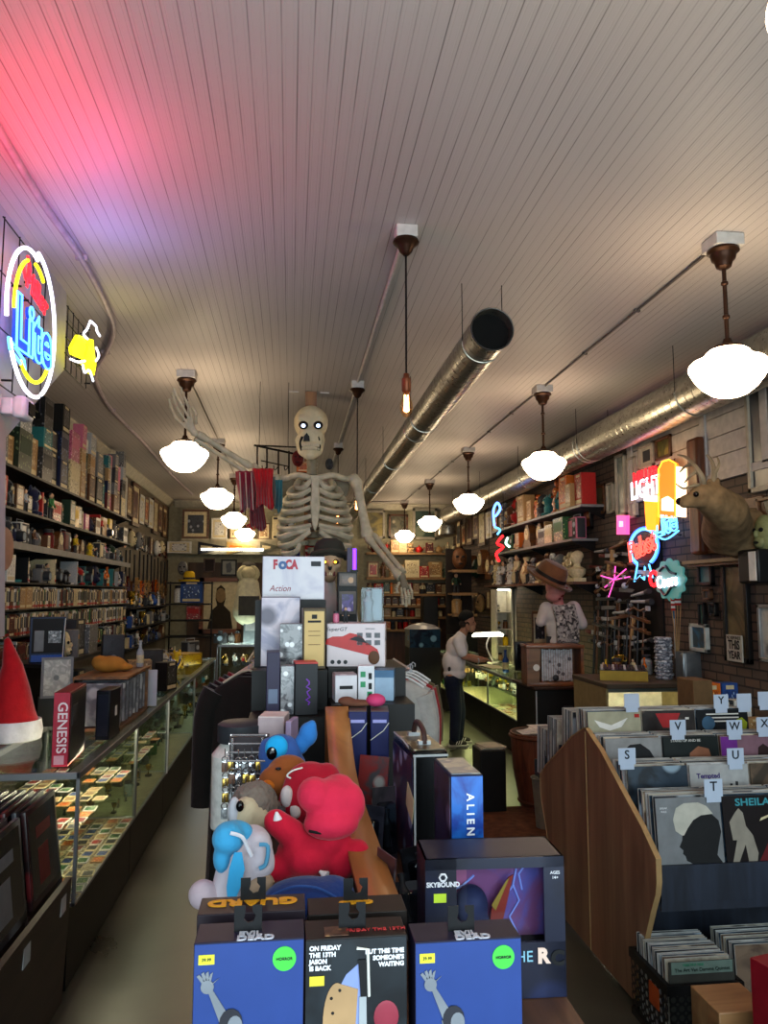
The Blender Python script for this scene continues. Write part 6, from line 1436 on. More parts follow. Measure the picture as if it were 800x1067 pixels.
def scarf(lab, px0, px1, y0_, y1_, dy, col, folds, skew=0, seed=1, taper=.8, acc=None):
    r_ = random.Random(seed); nx, nz = folds*6, 14; b = MB(); bm = b.bm; g = []
    c = aty((px0+px1)/2, y0_, 7.0+dy)
    for j in range(nz+1):
        v = j/nz; row = []
        for i in range(nx+1):
            u = i/nx; um = .5+(u-.5)*(1-.25*v*taper+.1*math.sin(v*5+seed))
            py = y0_+(y1_-y0_)*v+(3*math.sin(u*7+seed) if j == nz else 0)
            p_ = aty(px0+(px1-px0)*um+skew*v, py, 7.0+dy)-c
            p_.y += .028*math.sin(u*folds*2*PI+v*1.3+seed)*(0.5+.8*v)
            row.append(bm.verts.new(p_))
        g.append(row)
    for a, d in zip(g, g[1:]):
        for i in range(nx): bm.faces.new((a[i], a[i+1], d[i+1], d[i]))
    t = thing('scarf', lab, 'scarf', c, 0, 'scarves on the skeleton arm rack')
    o = b.build('cloth', flat(col, .9, sheen=.3), t); m = o.modifiers.new('s', 'SOLIDIFY'); m.thickness = .006
    if acc:
        bb = MB()
        for k in range(3):
            u = .2+.3*k; pts = [aty(px0+(px1-px0)*u+skew*v, y0_+(y1_-y0_)*v+2, 7.0+dy)-c+Vector((0, -.045, 0)) for v in (0, .3, .6, .95)]
            bb.tube(smooth_path(pts, 4), .006, 6)
        bb.build('pale_stripe', flat(acc, .8), t)
    return t
scarf('crimson scarf with pale stripes at the left of the hanging scarves', 246, 266, 491, 532, -.34, '#8c1830', 3, 2, 1, acc='#b89c90')
scarf('bright red scarf in the middle of the hanging scarves', 263, 284, 488, 528, -.42, '#b0161e', 3, 2, 2)
scarf('long dark red scarf hanging lowest under the skeleton arm', 256, 274, 510, 551, -.3, '#7c1424', 3, 4, 3)
scarf('teal scarf beside the skeleton ribs', 286, 294, 500, 532, -.15, '#2c7884', 2, 0, 4)
scarf('grey scarf between the red and the teal ones', 280, 287, 497, 530, -.2, '#6c6864', 2, 0, 5)
scarf('navy cloth hanging behind the lower ribs', 296, 312, 560, 600, .28, '#141a4c', 3, 0, 6)
scarf('red cloth seen through the lower ribs', 318, 330, 565, 588, .3, '#a0141c', 2, 0, 7)

# ================================================================ MAN AT THE COUNTER
MY = 10.05; MBs = Vector((aty(475, 776, MY).x, MY, 0))
t = thing('person', 'man in white t-shirt, dark jeans and black cap, leaning toward the right counter', 'person', MBs)
def Mp(px, py, dy=0): return aty(px, py, MY+dy)-MBs
sk_m = flat('#a87860', .6); ank = .085
shapes = [('e', Mp(488, 647), (.083, .075, .105)), ('e', Mp(491, 654), (.06, .055, .065)), ('c', Mp(483, 658), Mp(479, 667), .058, .062), ('e', Mp(495.3, 650), (.016, .014, .02), (0, 0, 0)),
    ('e', Mp(476, 676), (.12, .17, .15)), ('e', Mp(474, 693), (.115, .15, .15)), ('e', Mp(473, 706), (.12, .16, .11)),
    ('c', Mp(478, 668, -.19), Mp(483, 684, -.23), .058, .043), ('c', Mp(483, 684, -.23), Mp(497, 688.5, -.2), .042, .031), ('c', Mp(497, 688.5, -.2), Mp(502, 688, -.18), .031, .026),
    ('c', Mp(478, 668, .19), Mp(484, 683, .2), .058, .043), ('c', Mp(484, 683, .2), Mp(499, 686, .1), .042, .031),
    ('c', Mp(471, 708, -.09), Mp(475, 741, -.1), .095, .062), ('c', Mp(475, 741, -.1), Mp(473.5, 770, -.11), .062, .042),
    ('c', Mp(473, 708, .09), Mp(479, 741, .1), .095, .062), ('c', Mp(479, 741, .1), Mp(477.5, 769, .12), .062, .042)]
for dy, (hx, hy) in ((-.18, (503, 688)), (.1, (500, 686))):
    shapes.append(('e', Mp(hx+1.2, hy, dy), (.042, .018, .03)))
    for k, a in enumerate((-.028, -.01, .008, .024)):
        L_ = (.06, .072, .068, .05)[k]; q = Mp(hx+3.5, hy, dy)+Vector((0, a, .004)); shapes.append(('t', [q, q+Vector((L_*.55, 0, -.004)), q+Vector((L_, 0, -.025))], [.0095, .009, .008]))
    q = Mp(hx+.5, hy, dy); shapes.append(('t', [q+Vector((0, -.02 if dy < 0 else .02, .01)), q+Vector((.035, -.04 if dy < 0 else .04, .012)), q+Vector((.06, -.036 if dy < 0 else .036, 0))], [.012, .010, .009]))
body = organic('body', sk_m, shapes, .009, 4, t)
shirt = flat('#e2dadb', .9, noise=.04)
organic('t_shirt', shirt, [('e', Mp(476, 675), (.145, .2, .16)), ('e', Mp(474, 692), (.142, .18, .17)), ('e', Mp(473.5, 702), (.15, .18, .1)), ('c', Mp(480, 663), Mp(478, 668), .075, .1),
    ('c', Mp(477.5, 668, -.18), Mp(481.5, 680, -.225), .08, .068), ('c', Mp(477.5, 668, .18), Mp(482, 679, .2), .08, .068), ('e', Mp(467, 690), (.08, .14, .14))], .011, 5, t)
MB().ball(Mp(468, 697, -.165), (.02, .012, .03)).build('shirt_print', flat('#3c3438', .8), t)
jean = flat('#131a2e', .85)
organic('jeans', jean, [('e', Mp(472.5, 708), (.135, .17, .08)), ('c', Mp(471, 710, -.09), Mp(475, 741, -.1), .11, .08), ('c', Mp(475, 741, -.1), Mp(473.5, 769, -.11), .08, .066), ('c', Mp(473, 710, .09), Mp(479, 741, .1), .11, .08), ('c', Mp(479, 741, .1), Mp(477.5, 768, .12), .08, .066)], .011, 4, t)
for dx, dy in ((473.5, -.11), (477.5, .12)):
    q = Mp(dx, 772, dy); o = organic('shoe', flat('#1c1c1e', .6), [('c', (q.x-.03, q.y, .055), (q.x+.13, q.y, .04), .045, .034), ('e', (q.x-.02, q.y, .07), (.055, .042, .05))], .009, 3, t)
    MB().box((q.x+.045, q.y, .014), (.27, .09, .026), bev=.01).build('sole', flat('#a8a8a0', .6), o)
    b = MB()
    for k in range(3): b.box((q.x+.02+k*.03, q.y-.042, .055), (.01, .006, .045), (0, .4, 0))
    b.build('white_stripe', pf('white'), o)
cap = organic('cap', flat('#131312', .85), [('e', Mp(486, 641), (.098, .088, .07)), ('e', Mp(484, 643), (.088, .085, .06))], .009, 4, t)
MB().prism([(Mp(491, 0).x+.01, -.07), (Mp(499, 0).x+.015, -.045), (Mp(500, 0).x+.02, 0), (Mp(499, 0).x+.015, .045), (Mp(491, 0).x+.01, .07)], 0, .012, 'Z').build('cap_brim', flat('#131312', .8), t, loc=(0, 0, Mp(492, 643.5).z), rot=(0, 0, 0))
organic('hair', flat('#2c221c', .9), [('e', Mp(482, 650), (.05, .07, .05)), ('e', Mp(487, 650, -.066), (.03, .014, .03))], .009, 2, t)
MB().ball(Mp(486.5, 652, -.078), (.018, .01, .028)).build('ear', sk_m, t); MB().ball(Mp(493, 648.5, -.05), (.009, .009, .006)).build('eye', pf('black', .2), t); MB().box(Mp(494.3, 655.5, -.02), (.02, .05, .007)).build('mouth', flat('#7c4840', .6), t)
MB().tube([Mp(472, 0, -.2)*1, Mp(472, 0, -.2)*1+Vector((.01, 0, 0))], .001, 4).build('belt_stub', jean, t) if False else None
MB().lathe([(.03, -.012), (.033, 0), (.03, .012)], Mp(498, 688.3, -.195), 14, Matrix.Rotation(PI/2, 3, 'Y')).build('wristwatch', pf('silver', .3), t)
# ================================================================ RIGHT FRONT RECORD BROWSER
BX = 1.65
def bp(px, py): p = atx(px, py, BX); return (p.y, p.z)
seam = 4.25; pk = 1.17
front = [(3.72, .02), (3.66, .18), (3.58, .36), (3.50, .52), (3.455, .60), (3.44, .66), (3.44, .76), (3.58, .86), (3.8, .98), (4.05, 1.12), (seam-.003, 1.2), (seam-.003, .02)]
back_ = [(2*seam-y, z) for y, z in front]
lam = wood('#6c4836', '#906a50', 3, .42, 'Z'); edge_m = flat('#a8875c', .5); navy = wood('#151a26', '#232a3a', 6, .5, 'Z')
t = thing('record_browser', 'curved brown record browser with stepped rows of records, at the right', 'record bin', (0, 0, 0))
for nm, pl in (('front', front), ('back', back_)):
    sp_ = MB().prism(pl, BX, BX+.02, 'X').build('side_panel', lam, t)
    path = [(BX+.01, y, z) for y, z in pl[:11]]
    b = MB(); bm = b.bm; rws = []
    for k, (x, y, z) in enumerate(path):
        yc, zc_ = seam, .7; nx_, nz_ = (-1 if nm == 'front' else 1), .0
        rws.append([bm.verts.new((BX-.003, y, z)), bm.verts.new((BX+.023, y, z)), bm.verts.new((BX+.023, y+nx_*.008, z+.004)), bm.verts.new((BX-.003, y+nx_*.008, z+.004))])
    for a, c_ in zip(rws, rws[1:]):
        for j in range(4): bm.faces.new((a[j], a[(j+1) % 4], c_[(j+1) % 4], c_[j]))
    b.build('edge_banding', edge_m, sp_)
MB().box((BX+.009, seam, .6), (.026, .008, 1.16)).build('seam_strip', edge_m, t)
X1 = 3.1; rows_ = []
for k, (px, py, Yr) in enumerate(((720, 833, 3.47), (720, 799, 3.76), (720, 769, 4.03), (720, 741, 4.27))):
    rows_.append((Yr, aty(px, py, Yr).z-.315))
for k, (Yr, zb) in enumerate(rows_):
    MB().box(((BX+.03+X1)/2, Yr+.135, zb-.015), (X1-BX-.03, .265, .02)).build('tray_floor', navy, t)
    MB().box(((BX+.03+X1)/2, Yr-.006, zb+.02 if k else zb-.05), (X1-BX-.03, .012, .09 if k else .16)).build('front_rail', navy, t)
MB().box(((BX+.03+X1)/2, 3.47, rows_[0][1]-.12), (X1-BX-.03, .014, .1)).build('front_rail', navy, t)
MB().box(((BX+.03+X1)/2, 3.95, .35), (X1-BX-.03, .02, .7)).build('inner_panel', navy, t)
MB().box(((BX+.03+X1)/2, 4.25, .58), (X1-BX-.03, .02, .9)).build('centre_panel', navy, t)
MB().prism(front, X1, X1+.02, 'X').build('side_panel', lam, t)
bk = [(4.55, .93), (4.83, .84), (5.05, .74)]
for k, (Yr, zb) in enumerate(bk): MB().box(((BX+.03+X1)/2, Yr+.11, zb-.015), (X1-BX-.03, .22, .02)).build('tray_floor', navy, t); MB().box(((BX+.03+X1)/2, Yr+.225, zb+.03), (X1-BX-.03, .01, .1)).build('front_rail', navy, t)
# records
LP = {}
def lp_mesh(c1, c2, c3, sc_=5):
    b = MB().box((0, 0, .1575), (.315, .004, .315)); b.mat(1).box((0, -.0024, .1575), (.311, .001, .311)); b.mat(2).box((0, .0024, .1575), (.313, .001, .313))
    o = b.build('record_album', [flat('#a8a6a2', .4), cover(c1, c2, c3, sc_), flat('#6c6862', .5)]); me = o.data; bpy.data.objects.remove(o); return me
LPS = [lp_mesh('#16181c', '#2c3038', '#8c949c'), lp_mesh('#8c8478', '#b8b0a0', '#403c38'), lp_mesh('#4c3c34', '#786454', '#c8b8a0'), lp_mesh('#1c2834', '#34485c', '#a0b0c0'), lp_mesh('#9a9a9c', '#c4c4c4', '#5c5c60')]
WORDROW = ['nearest', 'second', 'third', 'fourth']
def record_col(row, x, Yr, zb, n, lean=-5, back=1, mesh0=None, first=0):
    for k in range(first, n):
        o = bpy.data.objects.new('record_album', LPS[(k*3+int(x*7)+row) % 5]); C.objects.link(o)
        o.location = (x+.004*math.sin(k*2.3), Yr+.012+k*.024*1, zb+.002+.004*abs(math.sin(k*1.7))); o.rotation_euler = (R(lean), 0, R(.8*math.sin(k*3.1)))
        tag(o, f'sleeved record behind the front album, {WORDROW[row]} row, {["left", "middle", "right"][int((x-1.6)/.36) % 3]} column of the browser' if row < 4 else 'sleeved record', 'record album', f'records of the {WORDROW[row]} browser row, {["left", "middle", "right"][int((x-1.6)/.36) % 3]} column')
def front_lp(lab, x, Yr, zb, base, lean=-5):
    t = thing('record_album', lab, 'record album', (x, Yr+.006, zb+.002), 0); t.rotation_euler = (R(lean), 0, 0)
    MB().box((0, 0, .1575), (.315, .005, .315)).build('sleeve', base, t); return t
def poly_print(t, name, pts, mat, y=-.0035, th=.0008): return MB().prism([(a, b_) for a, b_ in pts], y, y+th, 'Y').build(name, mat, t)
def x0(row): return BX+.035+.158
WD = .328
for row, (Yr, zb) in enumerate(rows_):
    for c_ in range(3 if row else 3):
        record_col(row, x0(row)+c_*WD, Yr, zb, 8, first=1)
Yr, zb = rows_[0]
t = front_lp('grey record cover with a black head silhouette and pale cropped hair', x0(0), Yr, zb, flat('#77797c', .35))
head = [(.02, 0), (.015, .02), (-.025, .04), (-.03, .06), (-.042, .07), (-.038, .085), (-.056, .1), (-.04, .13), (-.036, .165), (0, .215), (.05, .255), (.1, .25), (.145, .21), (.153, .16), (.135, .1), (.125, .06), (.153, .02), (.153, 0)]
poly_print(t, 'silhouette_print', head, pf('black'))
poly_print(t, 'hair_print', [(-.04, .15), (-.07, .17), (-.078, .22), (-.06, .27), (-.02, .29), (.05, .292), (.09, .275), (.12, .24), (.06, .235), (.02, .215), (-.01, .18), (-.03, .15)], flat('#b8b4a8', .5), -.0045)
text('lettering', 'BREAK', .012, flat('#d8d8dc', .4, noise=0), t, (-.12, -.004, .27)); text('lettering', 'RULE', .012, flat('#d8d8dc', .4, noise=0), t, (-.12, -.004, .255))
t = front_lp('dark record cover lettered SHEILA with a standing grey figure', x0(0)+WD, Yr, zb, flat('#1c1718', .35))
text('lettering', 'SHEILA E.', .045, flat('#3c8c98', .4, noise=0), t, (.02, -.004, .285), bold=.001, sx=1.25)
poly_print(t, 'figure_print', [(-.12, .12), (-.13, .2), (-.1, .24), (-.08, .26), (-.06, .24), (-.05, .18), (-.02, .14), (.0, .06), (-.01, .02), (-.05, .02), (-.06, .1), (-.1, .02), (-.13, .02), (-.1, .12)], flat('#8c8478', .5))
poly_print(t, 'script_print', [(.02, .2), (.13, .24), (.14, .25), (.03, .215)], pf('cream')); poly_print(t, 'red_print', [(0, .02), (.14, .02), (.14, .15), (.05, .1)], pf('dark red'))
Yr, zb = rows_[1]
t = front_lp('dark blue grey record cover with streaks, behind the silhouette record', x0(1), Yr, zb, cover('#171e26', '#2c3a48', '#8ca0b0', 5))
t = front_lp('pale record cover lettered with purple words and small dark figures', x0(1)+WD, Yr, zb, flat('#a8a8a8', .4))
text('lettering', 'Tempted', .034, flat('#40306c', .4, noise=0), t, (-.06, -.004, .26), bold=.001)
b = MB()
for a, c_ in ((.0, .2), (.03, .19), (.06, .21), (.02, .16), (.09, .22), (.05, .17), (.12, .2), (.1, .17)): b.box((a, -.004, c_), (.014, .001, .022))
b.build('figure_prints', pf('charcoal'), t)
t = front_lp('brown toned portrait record cover at the right of the second browser row', x0(1)+2*WD, Yr, zb, cover('#3c342c', '#7c6450', '#b89c80', 4))
Yr, zb = rows_[2]
t = front_lp('pale grey record cover with a dark haired head, third browser row', x0(2), Yr, zb, flat('#8c8c8c', .4)); poly_print(t, 'portrait_print', [(-.05, .19), (-.07, .24), (-.02, .28), (.04, .285), (.09, .25), (.12, .2), (.14, .17), (-.03, .17)], pf('black'))
t = front_lp('dark record cover with a tan face and white title, third browser row', x0(2)+WD, Yr, zb, flat('#1a2020', .4)); poly_print(t, 'face_print', [(-.02, .17), (-.01, .23), (.04, .265), (.1, .25), (.12, .17)], flat('#8c5c44', .5)); text('lettering', 'STAND UP AND BE', .02, pf('white'), t, (-.03, -.004, .295))
t = front_lp('mauve record cover with a purple band and a small portrait, third browser row', x0(2)+2*WD, Yr, zb, flat('#7c5c68', .4)); poly_print(t, 'purple_print', [(-.155, .01), (-.06, .01), (-.06, .31), (-.155, .31)], flat('#6c2c84', .4)); poly_print(t, 'portrait_print', [(.05, .17), (.06, .25), (.09, .27), (.12, .25), (.13, .17)], flat('#2c1c1c', .5))
Yr, zb = rows_[3]
t = front_lp('cream record cover with a white winged mark, fourth browser row', x0(3), Yr, zb, flat('#a09c84', .4)); poly_print(t, 'wing_print', [(-.12, .27), (-.02, .24), (.08, .28), (.04, .23), (-.03, .21), (-.09, .23)], pf('white')); poly_print(t, 'red_print', [(.12, .28), (.15, .28), (.15, .3), (.12, .3)], pf('red'))
t = front_lp('dark record cover with a red triangle, fourth browser row', x0(3)+WD, Yr, zb, cover('#1c1818', '#2c2422', '#6c5c50', 6)); poly_print(t, 'red_print', [(-.08, .3), (.07, .3), (.03, .22), (-.04, .22)], flat('#a82c30', .4)); MB().box((.11, -.004, .27), (.022, .001, .012)).build('price_sticker', pf('white'), t)
t = front_lp('black record cover with white bars and a yellow green patch, fourth browser row', x0(3)+2*WD, Yr, zb, flat('#15181c', .4))
for a in (.29, .27, .25): MB().box((.0, -.004, a), (.2, .001, .007)).build('white_bar', pf('white'), t)
poly_print(t, 'green_print', [(.06, .2), (.07, .25), (.12, .27), (.15, .24), (.14, .2)], flat('#98a828', .4)); MB().cyl((-.09, -.004, .24), (-.09, -.005, .24), .04, n=24).build('ring_print', flat('#3c5c78', .4), t)
# divider cards
card_m = flat('#b4c0d4', .5, noise=.02)
def card(ch, px, py, Yr, lab, w=.092, h=.08):
    p = aty(px, py-3, Yr); t = thing('divider_card', lab, 'divider card', (p.x, Yr, p.z), R(2))
    MB().box((0, 0, 0), (w, .003, h)).build('card', card_m, t); MB().box((0, .0, -.045), (w*.8, .002, .04)).build('tab', card_m, t)
    if ch: text('letter', ch, .06, flat('#1c2028', .4, noise=0), t, (0, -.0025, .006), bold=.0008)
for ch, px, py, row in (('T', 743, 824, 0), ('S', 653, 791, 1), ('U', 766, 791, 1), ('V', 706, 761, 2), ('W', 765, 761, 2), ('X', 796, 758, 2), ('Y', 751, 734, 3)):
    card(ch, px, py, rows_[row][0]+.002+.02*1.0, f'white divider card with the letter {ch} in the record browser')
card('', 658, 733, rows_[3][0]+.022, 'blank white divider card at the left of the top browser row')
card('', 775, 733, rows_[3][0]+.022, 'blank white divider card right of the letter Y card'); card('', 797, 731, rows_[3][0]+.022, 'blank divider card at the right photo edge of the top browser row')
# records of the far side, seen end on to the left of the peak
for k, (Yr, zb) in enumerate(bk):
    for j in range(8):
        o = bpy.data.objects.new('record_album', LPS[(j+k) % 5]); C.objects.link(o); o.location = (x0(0), Yr+.012+j*.025, zb+.002); o.rotation_euler = (R(4), 0, 0)
        tag(o, f'sleeved record on the far slope of the browser, {["upper", "middle", "lowest"][k]} step', 'record album', f'records on the far slope, {["upper", "middle", "lowest"][k]} step')
# milk crate with records underneath
CXc, CY = aty(734, 1020, 3.3).x, 3.3
t = thing('milk_crate', 'black plastic crate with round holes full of records under the browser', 'crate', (CXc, CY, 0))
cw, cdp, chh = .33, .36, .29
b = MB()
for s in (-1, 1): b.box((s*cw/2, cdp/2, chh-.02), (.02, cdp, .04)); b.box((s*cw/2, cdp/2, .015), (.018, cdp, .03))
for y in (0, cdp): b.box((0, y, chh-.02), (cw+.02, .02, .04)); b.box((0, y, .015), (cw, .018, .03))
b.box((0, cdp/2, .012), (cw, cdp, .012)); blp = flat('#0c0c0e', .35)
def perf(u0, u1, v0, v1, place, nx, nz):
    du, dv = (u1-u0)/nx, (v1-v0)/nz
    for i in range(nx):
        for j in range(nz):
            cu, cv = u0+(i+.5)*du, v0+(j+.5)*dv; r_ = min(du, dv)*.33; N_ = 12
            inn = [b.bm.verts.new(place(cu+r_*math.cos(2*PI*k/N_), cv+r_*math.sin(2*PI*k/N_))) for k in range(N_)]
            out = []
            for k in range(N_):
                c_, s_ = math.cos(2*PI*k/N_), math.sin(2*PI*k/N_); m_ = max(abs(c_), abs(s_)); out.append(b.bm.verts.new(place(cu+c_/m_*du/2, cv+s_/m_*dv/2)))
            for k in range(N_): b.bm.faces.new((inn[k], inn[(k+1) % N_], out[(k+1) % N_], out[k]))
perf(-cw/2, cw/2, .03, chh-.04, lambda u, v: (u, -.004, v), 9, 6); perf(0, cdp, .03, chh-.04, lambda u, v: (-cw/2-.004, u, v), 8, 6); perf(0, cdp, .03, chh-.04, lambda u, v: (cw/2+.004, u, v), 8, 6)
o = b.build('crate_body', blp, t); 
MB().box((-cw/2-.006, cdp*.35, chh-.1), (.004, .09, .09)).build('orange_label', flat('#a8481c', .5), t)
for k in range(16):
    o = bpy.data.objects.new('record_album', LPS[k % 5]); C.objects.link(o); o.location = (CXc+.004*math.sin(k), CY+.03+k*.019, .022); o.rotation_euler = (R(-3), 0, R(1.2*math.sin(k*2))); o.scale = (.96, 1, 1.1)
    if k: tag(o, 'sleeved record standing in the black crate behind the front one', 'record album', 'records in the black crate')
    else: tag(o, 'front record in the black crate with a grey green lettered band', 'record album')
fr = o = MB().box((0, -.004, .335), (.28, .001, .05)).build('title_band', flat('#6c8078', .5), None)
t = thing('record_album', 'front record in the black crate with a grey green title band', 'record album', (CXc, CY+.022, .022)); o.parent = t; o.location = (0, 0, -.01)
MB().box((0, 0, .175), (.3, .004, .35)).build('sleeve', flat('#3c3c38', .5), t); text('lettering', 'The Art Van Damme Quintet', .021, flat('#1c2824', .4, noise=0), t, (0, -.006, .317)); text('lettering', 'MARTINI TIME', .015, flat('#2c8c68', .4, noise=0), t, (-.04, -.006, .337))
for o_ in list(C.objects):
    if o_.get('label') == 'front record in the black crate with a grey green lettered band': bpy.data.objects.remove(o_)
# second crate of records further right, wood box, red boxes at the corner
for k in range(10):
    o = bpy.data.objects.new('record_album', LPS[(k+2) % 5]); C.objects.link(o); o.location = (CXc+.38, 3.42+k*.022, .06); o.rotation_euler = (R(-4), 0, 0)
    tag(o, 'record leaning in the dark space right of the black crate', 'record album', 'records right of the black crate')
t = thing('low_tray', 'dark low tray holding the records right of the black crate', 'tray', (CXc+.38, 3.54, 0)); MB().box((0, 0, .028), (.34, .36, .055)).build('base', case_black, t)
q = aty(760, 1055, 2.75)
t = thing('wooden_box', 'plain light wooden box cut off at the bottom right', 'wooden box', (q.x+.06, 2.75, 0)); MB().box((0, .1, q.z/2), (.2, .2, q.z)).build('box_body', wood('#7c5434', '#a47a50', 4), t, bev=.004)
q = aty(772, 1000, 2.68)
t = thing('toy_box', 'dark red box with white lettering and a tan picture at the lower right corner', 'box', (q.x+.13, 2.5, q.z-.16), R(14)); 
MB().box((0, .08, .08), (.2, .14, .23)).build('carton', flat('#7c1420', .4), t, bev=.003); MB().tube([(-.07, -.0, .12), (-.02, 0, .15), (.03, 0, .1), (-.06, 0, .06), (-.07, 0, .12)], .003, 5).build('white_outline', pf('white'), t); MB().ball((-.04, .008, .12), (.022, .004, .022)).build('tan_print', pf('tan'), t); MB().box((-.02, .008, .03), (.1, .003, .025)).build('white_band', pf('white'), t)
MB().box((0, .08, -.037-(q.z-.16-.038)/2+.001), (.18, .12, q.z-.16-.038)).build('stand_block', case_black, t)
zt = q.z-.16+.195
t = thing('toy_helmet', 'bright yellow and black toy dome on the red box at the right edge', 'toy', (q.x+.145, 2.56, zt)); organic('dome', flat('#e0c020', .35), [('e', (0, 0, .045), (.05, .06, .05)), ('e', (-.01, -.02, .07), (.035, .04, .035))], .006, 3, t); MB().tube([(-.05, -.03, .02), (-.048, -.03, .06), (-.02, -.05, .085)], .008, 6).build('black_trim', pf('black'), t)
MB().box((0, 0, .002), (.09, .09, .004)).build('base', pf('black'), t)
# ================================================================ FLOOR ITEMS BETWEEN ISLAND AND BROWSER
pa, pb2 = atz(482, 884, .01), atz(600, 848, .01)
t = tag(MB().box((1.72, (pa.y+pb2.y)/2+.15, .006), (1.25, 1.1, .012)).build('doormat', flat('#54301e', .95, noise=.3), bev=.004), 'reddish brown mat on the floor beyond the big window box', 'mat')
t = thing('waste_bin', 'small pale grey plastic bin on the brown mat by the browser', 'bin', (2.13, 6.45, .014)); wz = aty(560, 812, 6.45).z
MB().lathe([(.07, 0), (.1, wz-.01), (.112, wz), (.1, wz), (.066, .01), (0, .01)], n=28).build('bin_body', flat('#78786c', .5), t)
t = thing('bushel_basket', 'round reddish wicker basket on the floor before the black counter', 'basket', (2.33, 7.15, 0)); hz_ = aty(567, 762, 7.15).z
MB().lathe([(0, .0), (.19, 0), (.25, hz_*.5), (.275, hz_), (.26, hz_), (.235, hz_*.5), (.18, .02), (0, .02)], n=36).build('wicker_body', wood('#4a2414', '#7c4428', 9, .6, 'Z'), t)
for z in (hz_*.95, hz_*.5, .05): MB().tube([((.19+.085*z/hz_+.006)*math.cos(a), (.19+.085*z/hz_+.006)*math.sin(a), z) for a in [2*PI*k/32 for k in range(32)]], .014, 6, closed=True).build('hoop', flat('#5c3420', .6), t)
for k in range(5): tag(MB().box((2.25+.03*k, 7.1+.03*k, hz_+.0+.006*k+.004), (.26, .2, .004), (0, 0, .4*k)).build('paper_sheet', pf('white')), f'{["bottom", "second", "third", "fourth", "top"][k]} sheet of paper lying on the wicker basket', 'paper')
MB().lathe([(0, hz_-.01), (.255, hz_-.01), (.255, hz_), (0, hz_)], n=32).build('basket_lid', flat('#2c1810', .7), bpy.data.objects['bushel_basket'])
q = aty(503, 781, 7.0)
t = thing('black_box', 'tall black bin topped with a pale papers stack between island and counter', 'bin', (q.x+.08, 7.1, 0)); MB().box((0, 0, q.z/2), (.24, .3, q.z)).build('bin_body', case_black, t, bev=.01)
t = thing('paper_stack', 'stack of pale papers on the black bin', 'papers', (q.x+.08, 7.1, q.z+.001)); 
for k in range(3): MB().box((.01*k, 0, .004+.007*k), (.2, .25, .006), (0, 0, .1*k)).build('sheet_bundle', flat('#b0ac98', .7), t)
# ================================================================ RIGHT COUNTERS
CXr = 2.72; ct = .9
ye = 8.9
t, j1 = display_case('right display case nearest the radio cabinet, glass end glowing green', CXr, CXr+.6, ye, 10.6, h=ct, gb=.42, light=100, lightside='x0', lcol='#f4f0a8')
cards_flat(j1, .42+.017, 'inside the nearest right case', seed=11, sx=.1, sy=.14)
trinkets(j1, j1[6]+.004, 'on the glass shelf of the nearest right case', ['jar', 'figurine', 'camera', 'trophy'], ['cream', 'tan', 'silver', 'yellow', 'white'], (.05, .09), 12, .16)
t, j2 = display_case('bright right display case where the man works', CXr, CXr+.6, 10.61, 12.6, h=ct, gb=.42, light=130, lightside='x0', lcol='#f8f0a0')
trinkets(j2, j2[6]+.004, 'on the glass shelf of the bright right case', ['jar', 'figurine', 'camera', 'trophy'], ['cream', 'tan', 'silver', 'yellow', 'white'], (.06, .12), 13, .2)
t, j3 = display_case('far right display case beyond the man, glowing yellow green', CXr-.15, CXr+.45, 12.9, 13.7, h=ct+.05, gb=.35, light=120, lightside='x0', lcol='#f0f0a0')
trinkets(j3, .35+.017, 'inside the far right case', ['jar', 'figurine', 'plush_toy', 'trophy', 'vase'], ['cream', 'green', 'yellow', 'white', 'tan'], (.1, .16), 14, .26)
# things on these counters
def rc(kind, col, y, x, h, lab, rz=0, z=ct+.008, cat=None): o = put(kind, col, (x, y, z), rz, h); tag(o, lab, cat or CATW.get(kind, kind.replace('_', ' '))); return o
p = aty(512, 668, 11.0)
t = thing('desk_lamp', 'white desk lamp with a long lit shade near the man', 'lamp', (3.05, 11.5, ct+.008)); lz = aty(507, 663, 11.4).z-ct-.01
MB().cyl((0, 0, 0), (0, 0, .02), .09, n=24).build('base', pf('white'), t); MB().tube(smooth_path([(0, 0, .02), (-.1, 0, lz*.6), (-.05, 0, lz)], 5), .012, 8).build('arm', pf('white'), t)
MB().tube([(-.32, 0, lz), (-.28, 0, lz+.02), (.1, 0, lz+.03), (.16, 0, lz+.01)], [.02, .045, .05, .03], 12, flat_=((0, 0, 1), .7)).build('lit_shade', glow('#fff6dc', 6), t)
pos_ = aty(515, 685, 10.3)
rc('bottle', 'blue', 10.15, 2.86, .3, 'clear blue spray bottle on the counter by the man hand')
t = thing('monitor', 'black flat monitor seen from behind on the right counter', 'monitor', (3.02, 9.45, ct+.008), R(-8))
MB().box((0, 0, .27), (.46, .03, .36), bev=.008).build('screen_housing', pf('black', .3), t); MB().box((0, .03, .08), (.05, .03, .16)).build('neck', pf('black'), t); MB().box((0, .03, .008), (.22, .16, .016)).build('foot', pf('black'), t); MB().box((0, -.018, .27), (.4, .004, .3)).build('screen', flat('#10141c', .1), t)
rc('jar', 'grey', 9.1, 2.85, .18, 'grey lidded jar at the near end of the right counter'); rc('trophy', 'silver', 9.15, 3.08, .24, 'small silver trophy beside the grey jar on the right counter')
t = thing('paper_pad', 'open pale papers spread on the counter before the man', 'papers', (2.9, 10.85, ct+.009), .2)
for k in range(2): MB().box((.0, k*.24, .004+k*.003), (.22, .3, .005), (0, 0, .3*k)).build('sheet', flat('#c8c0a0', .7), t)
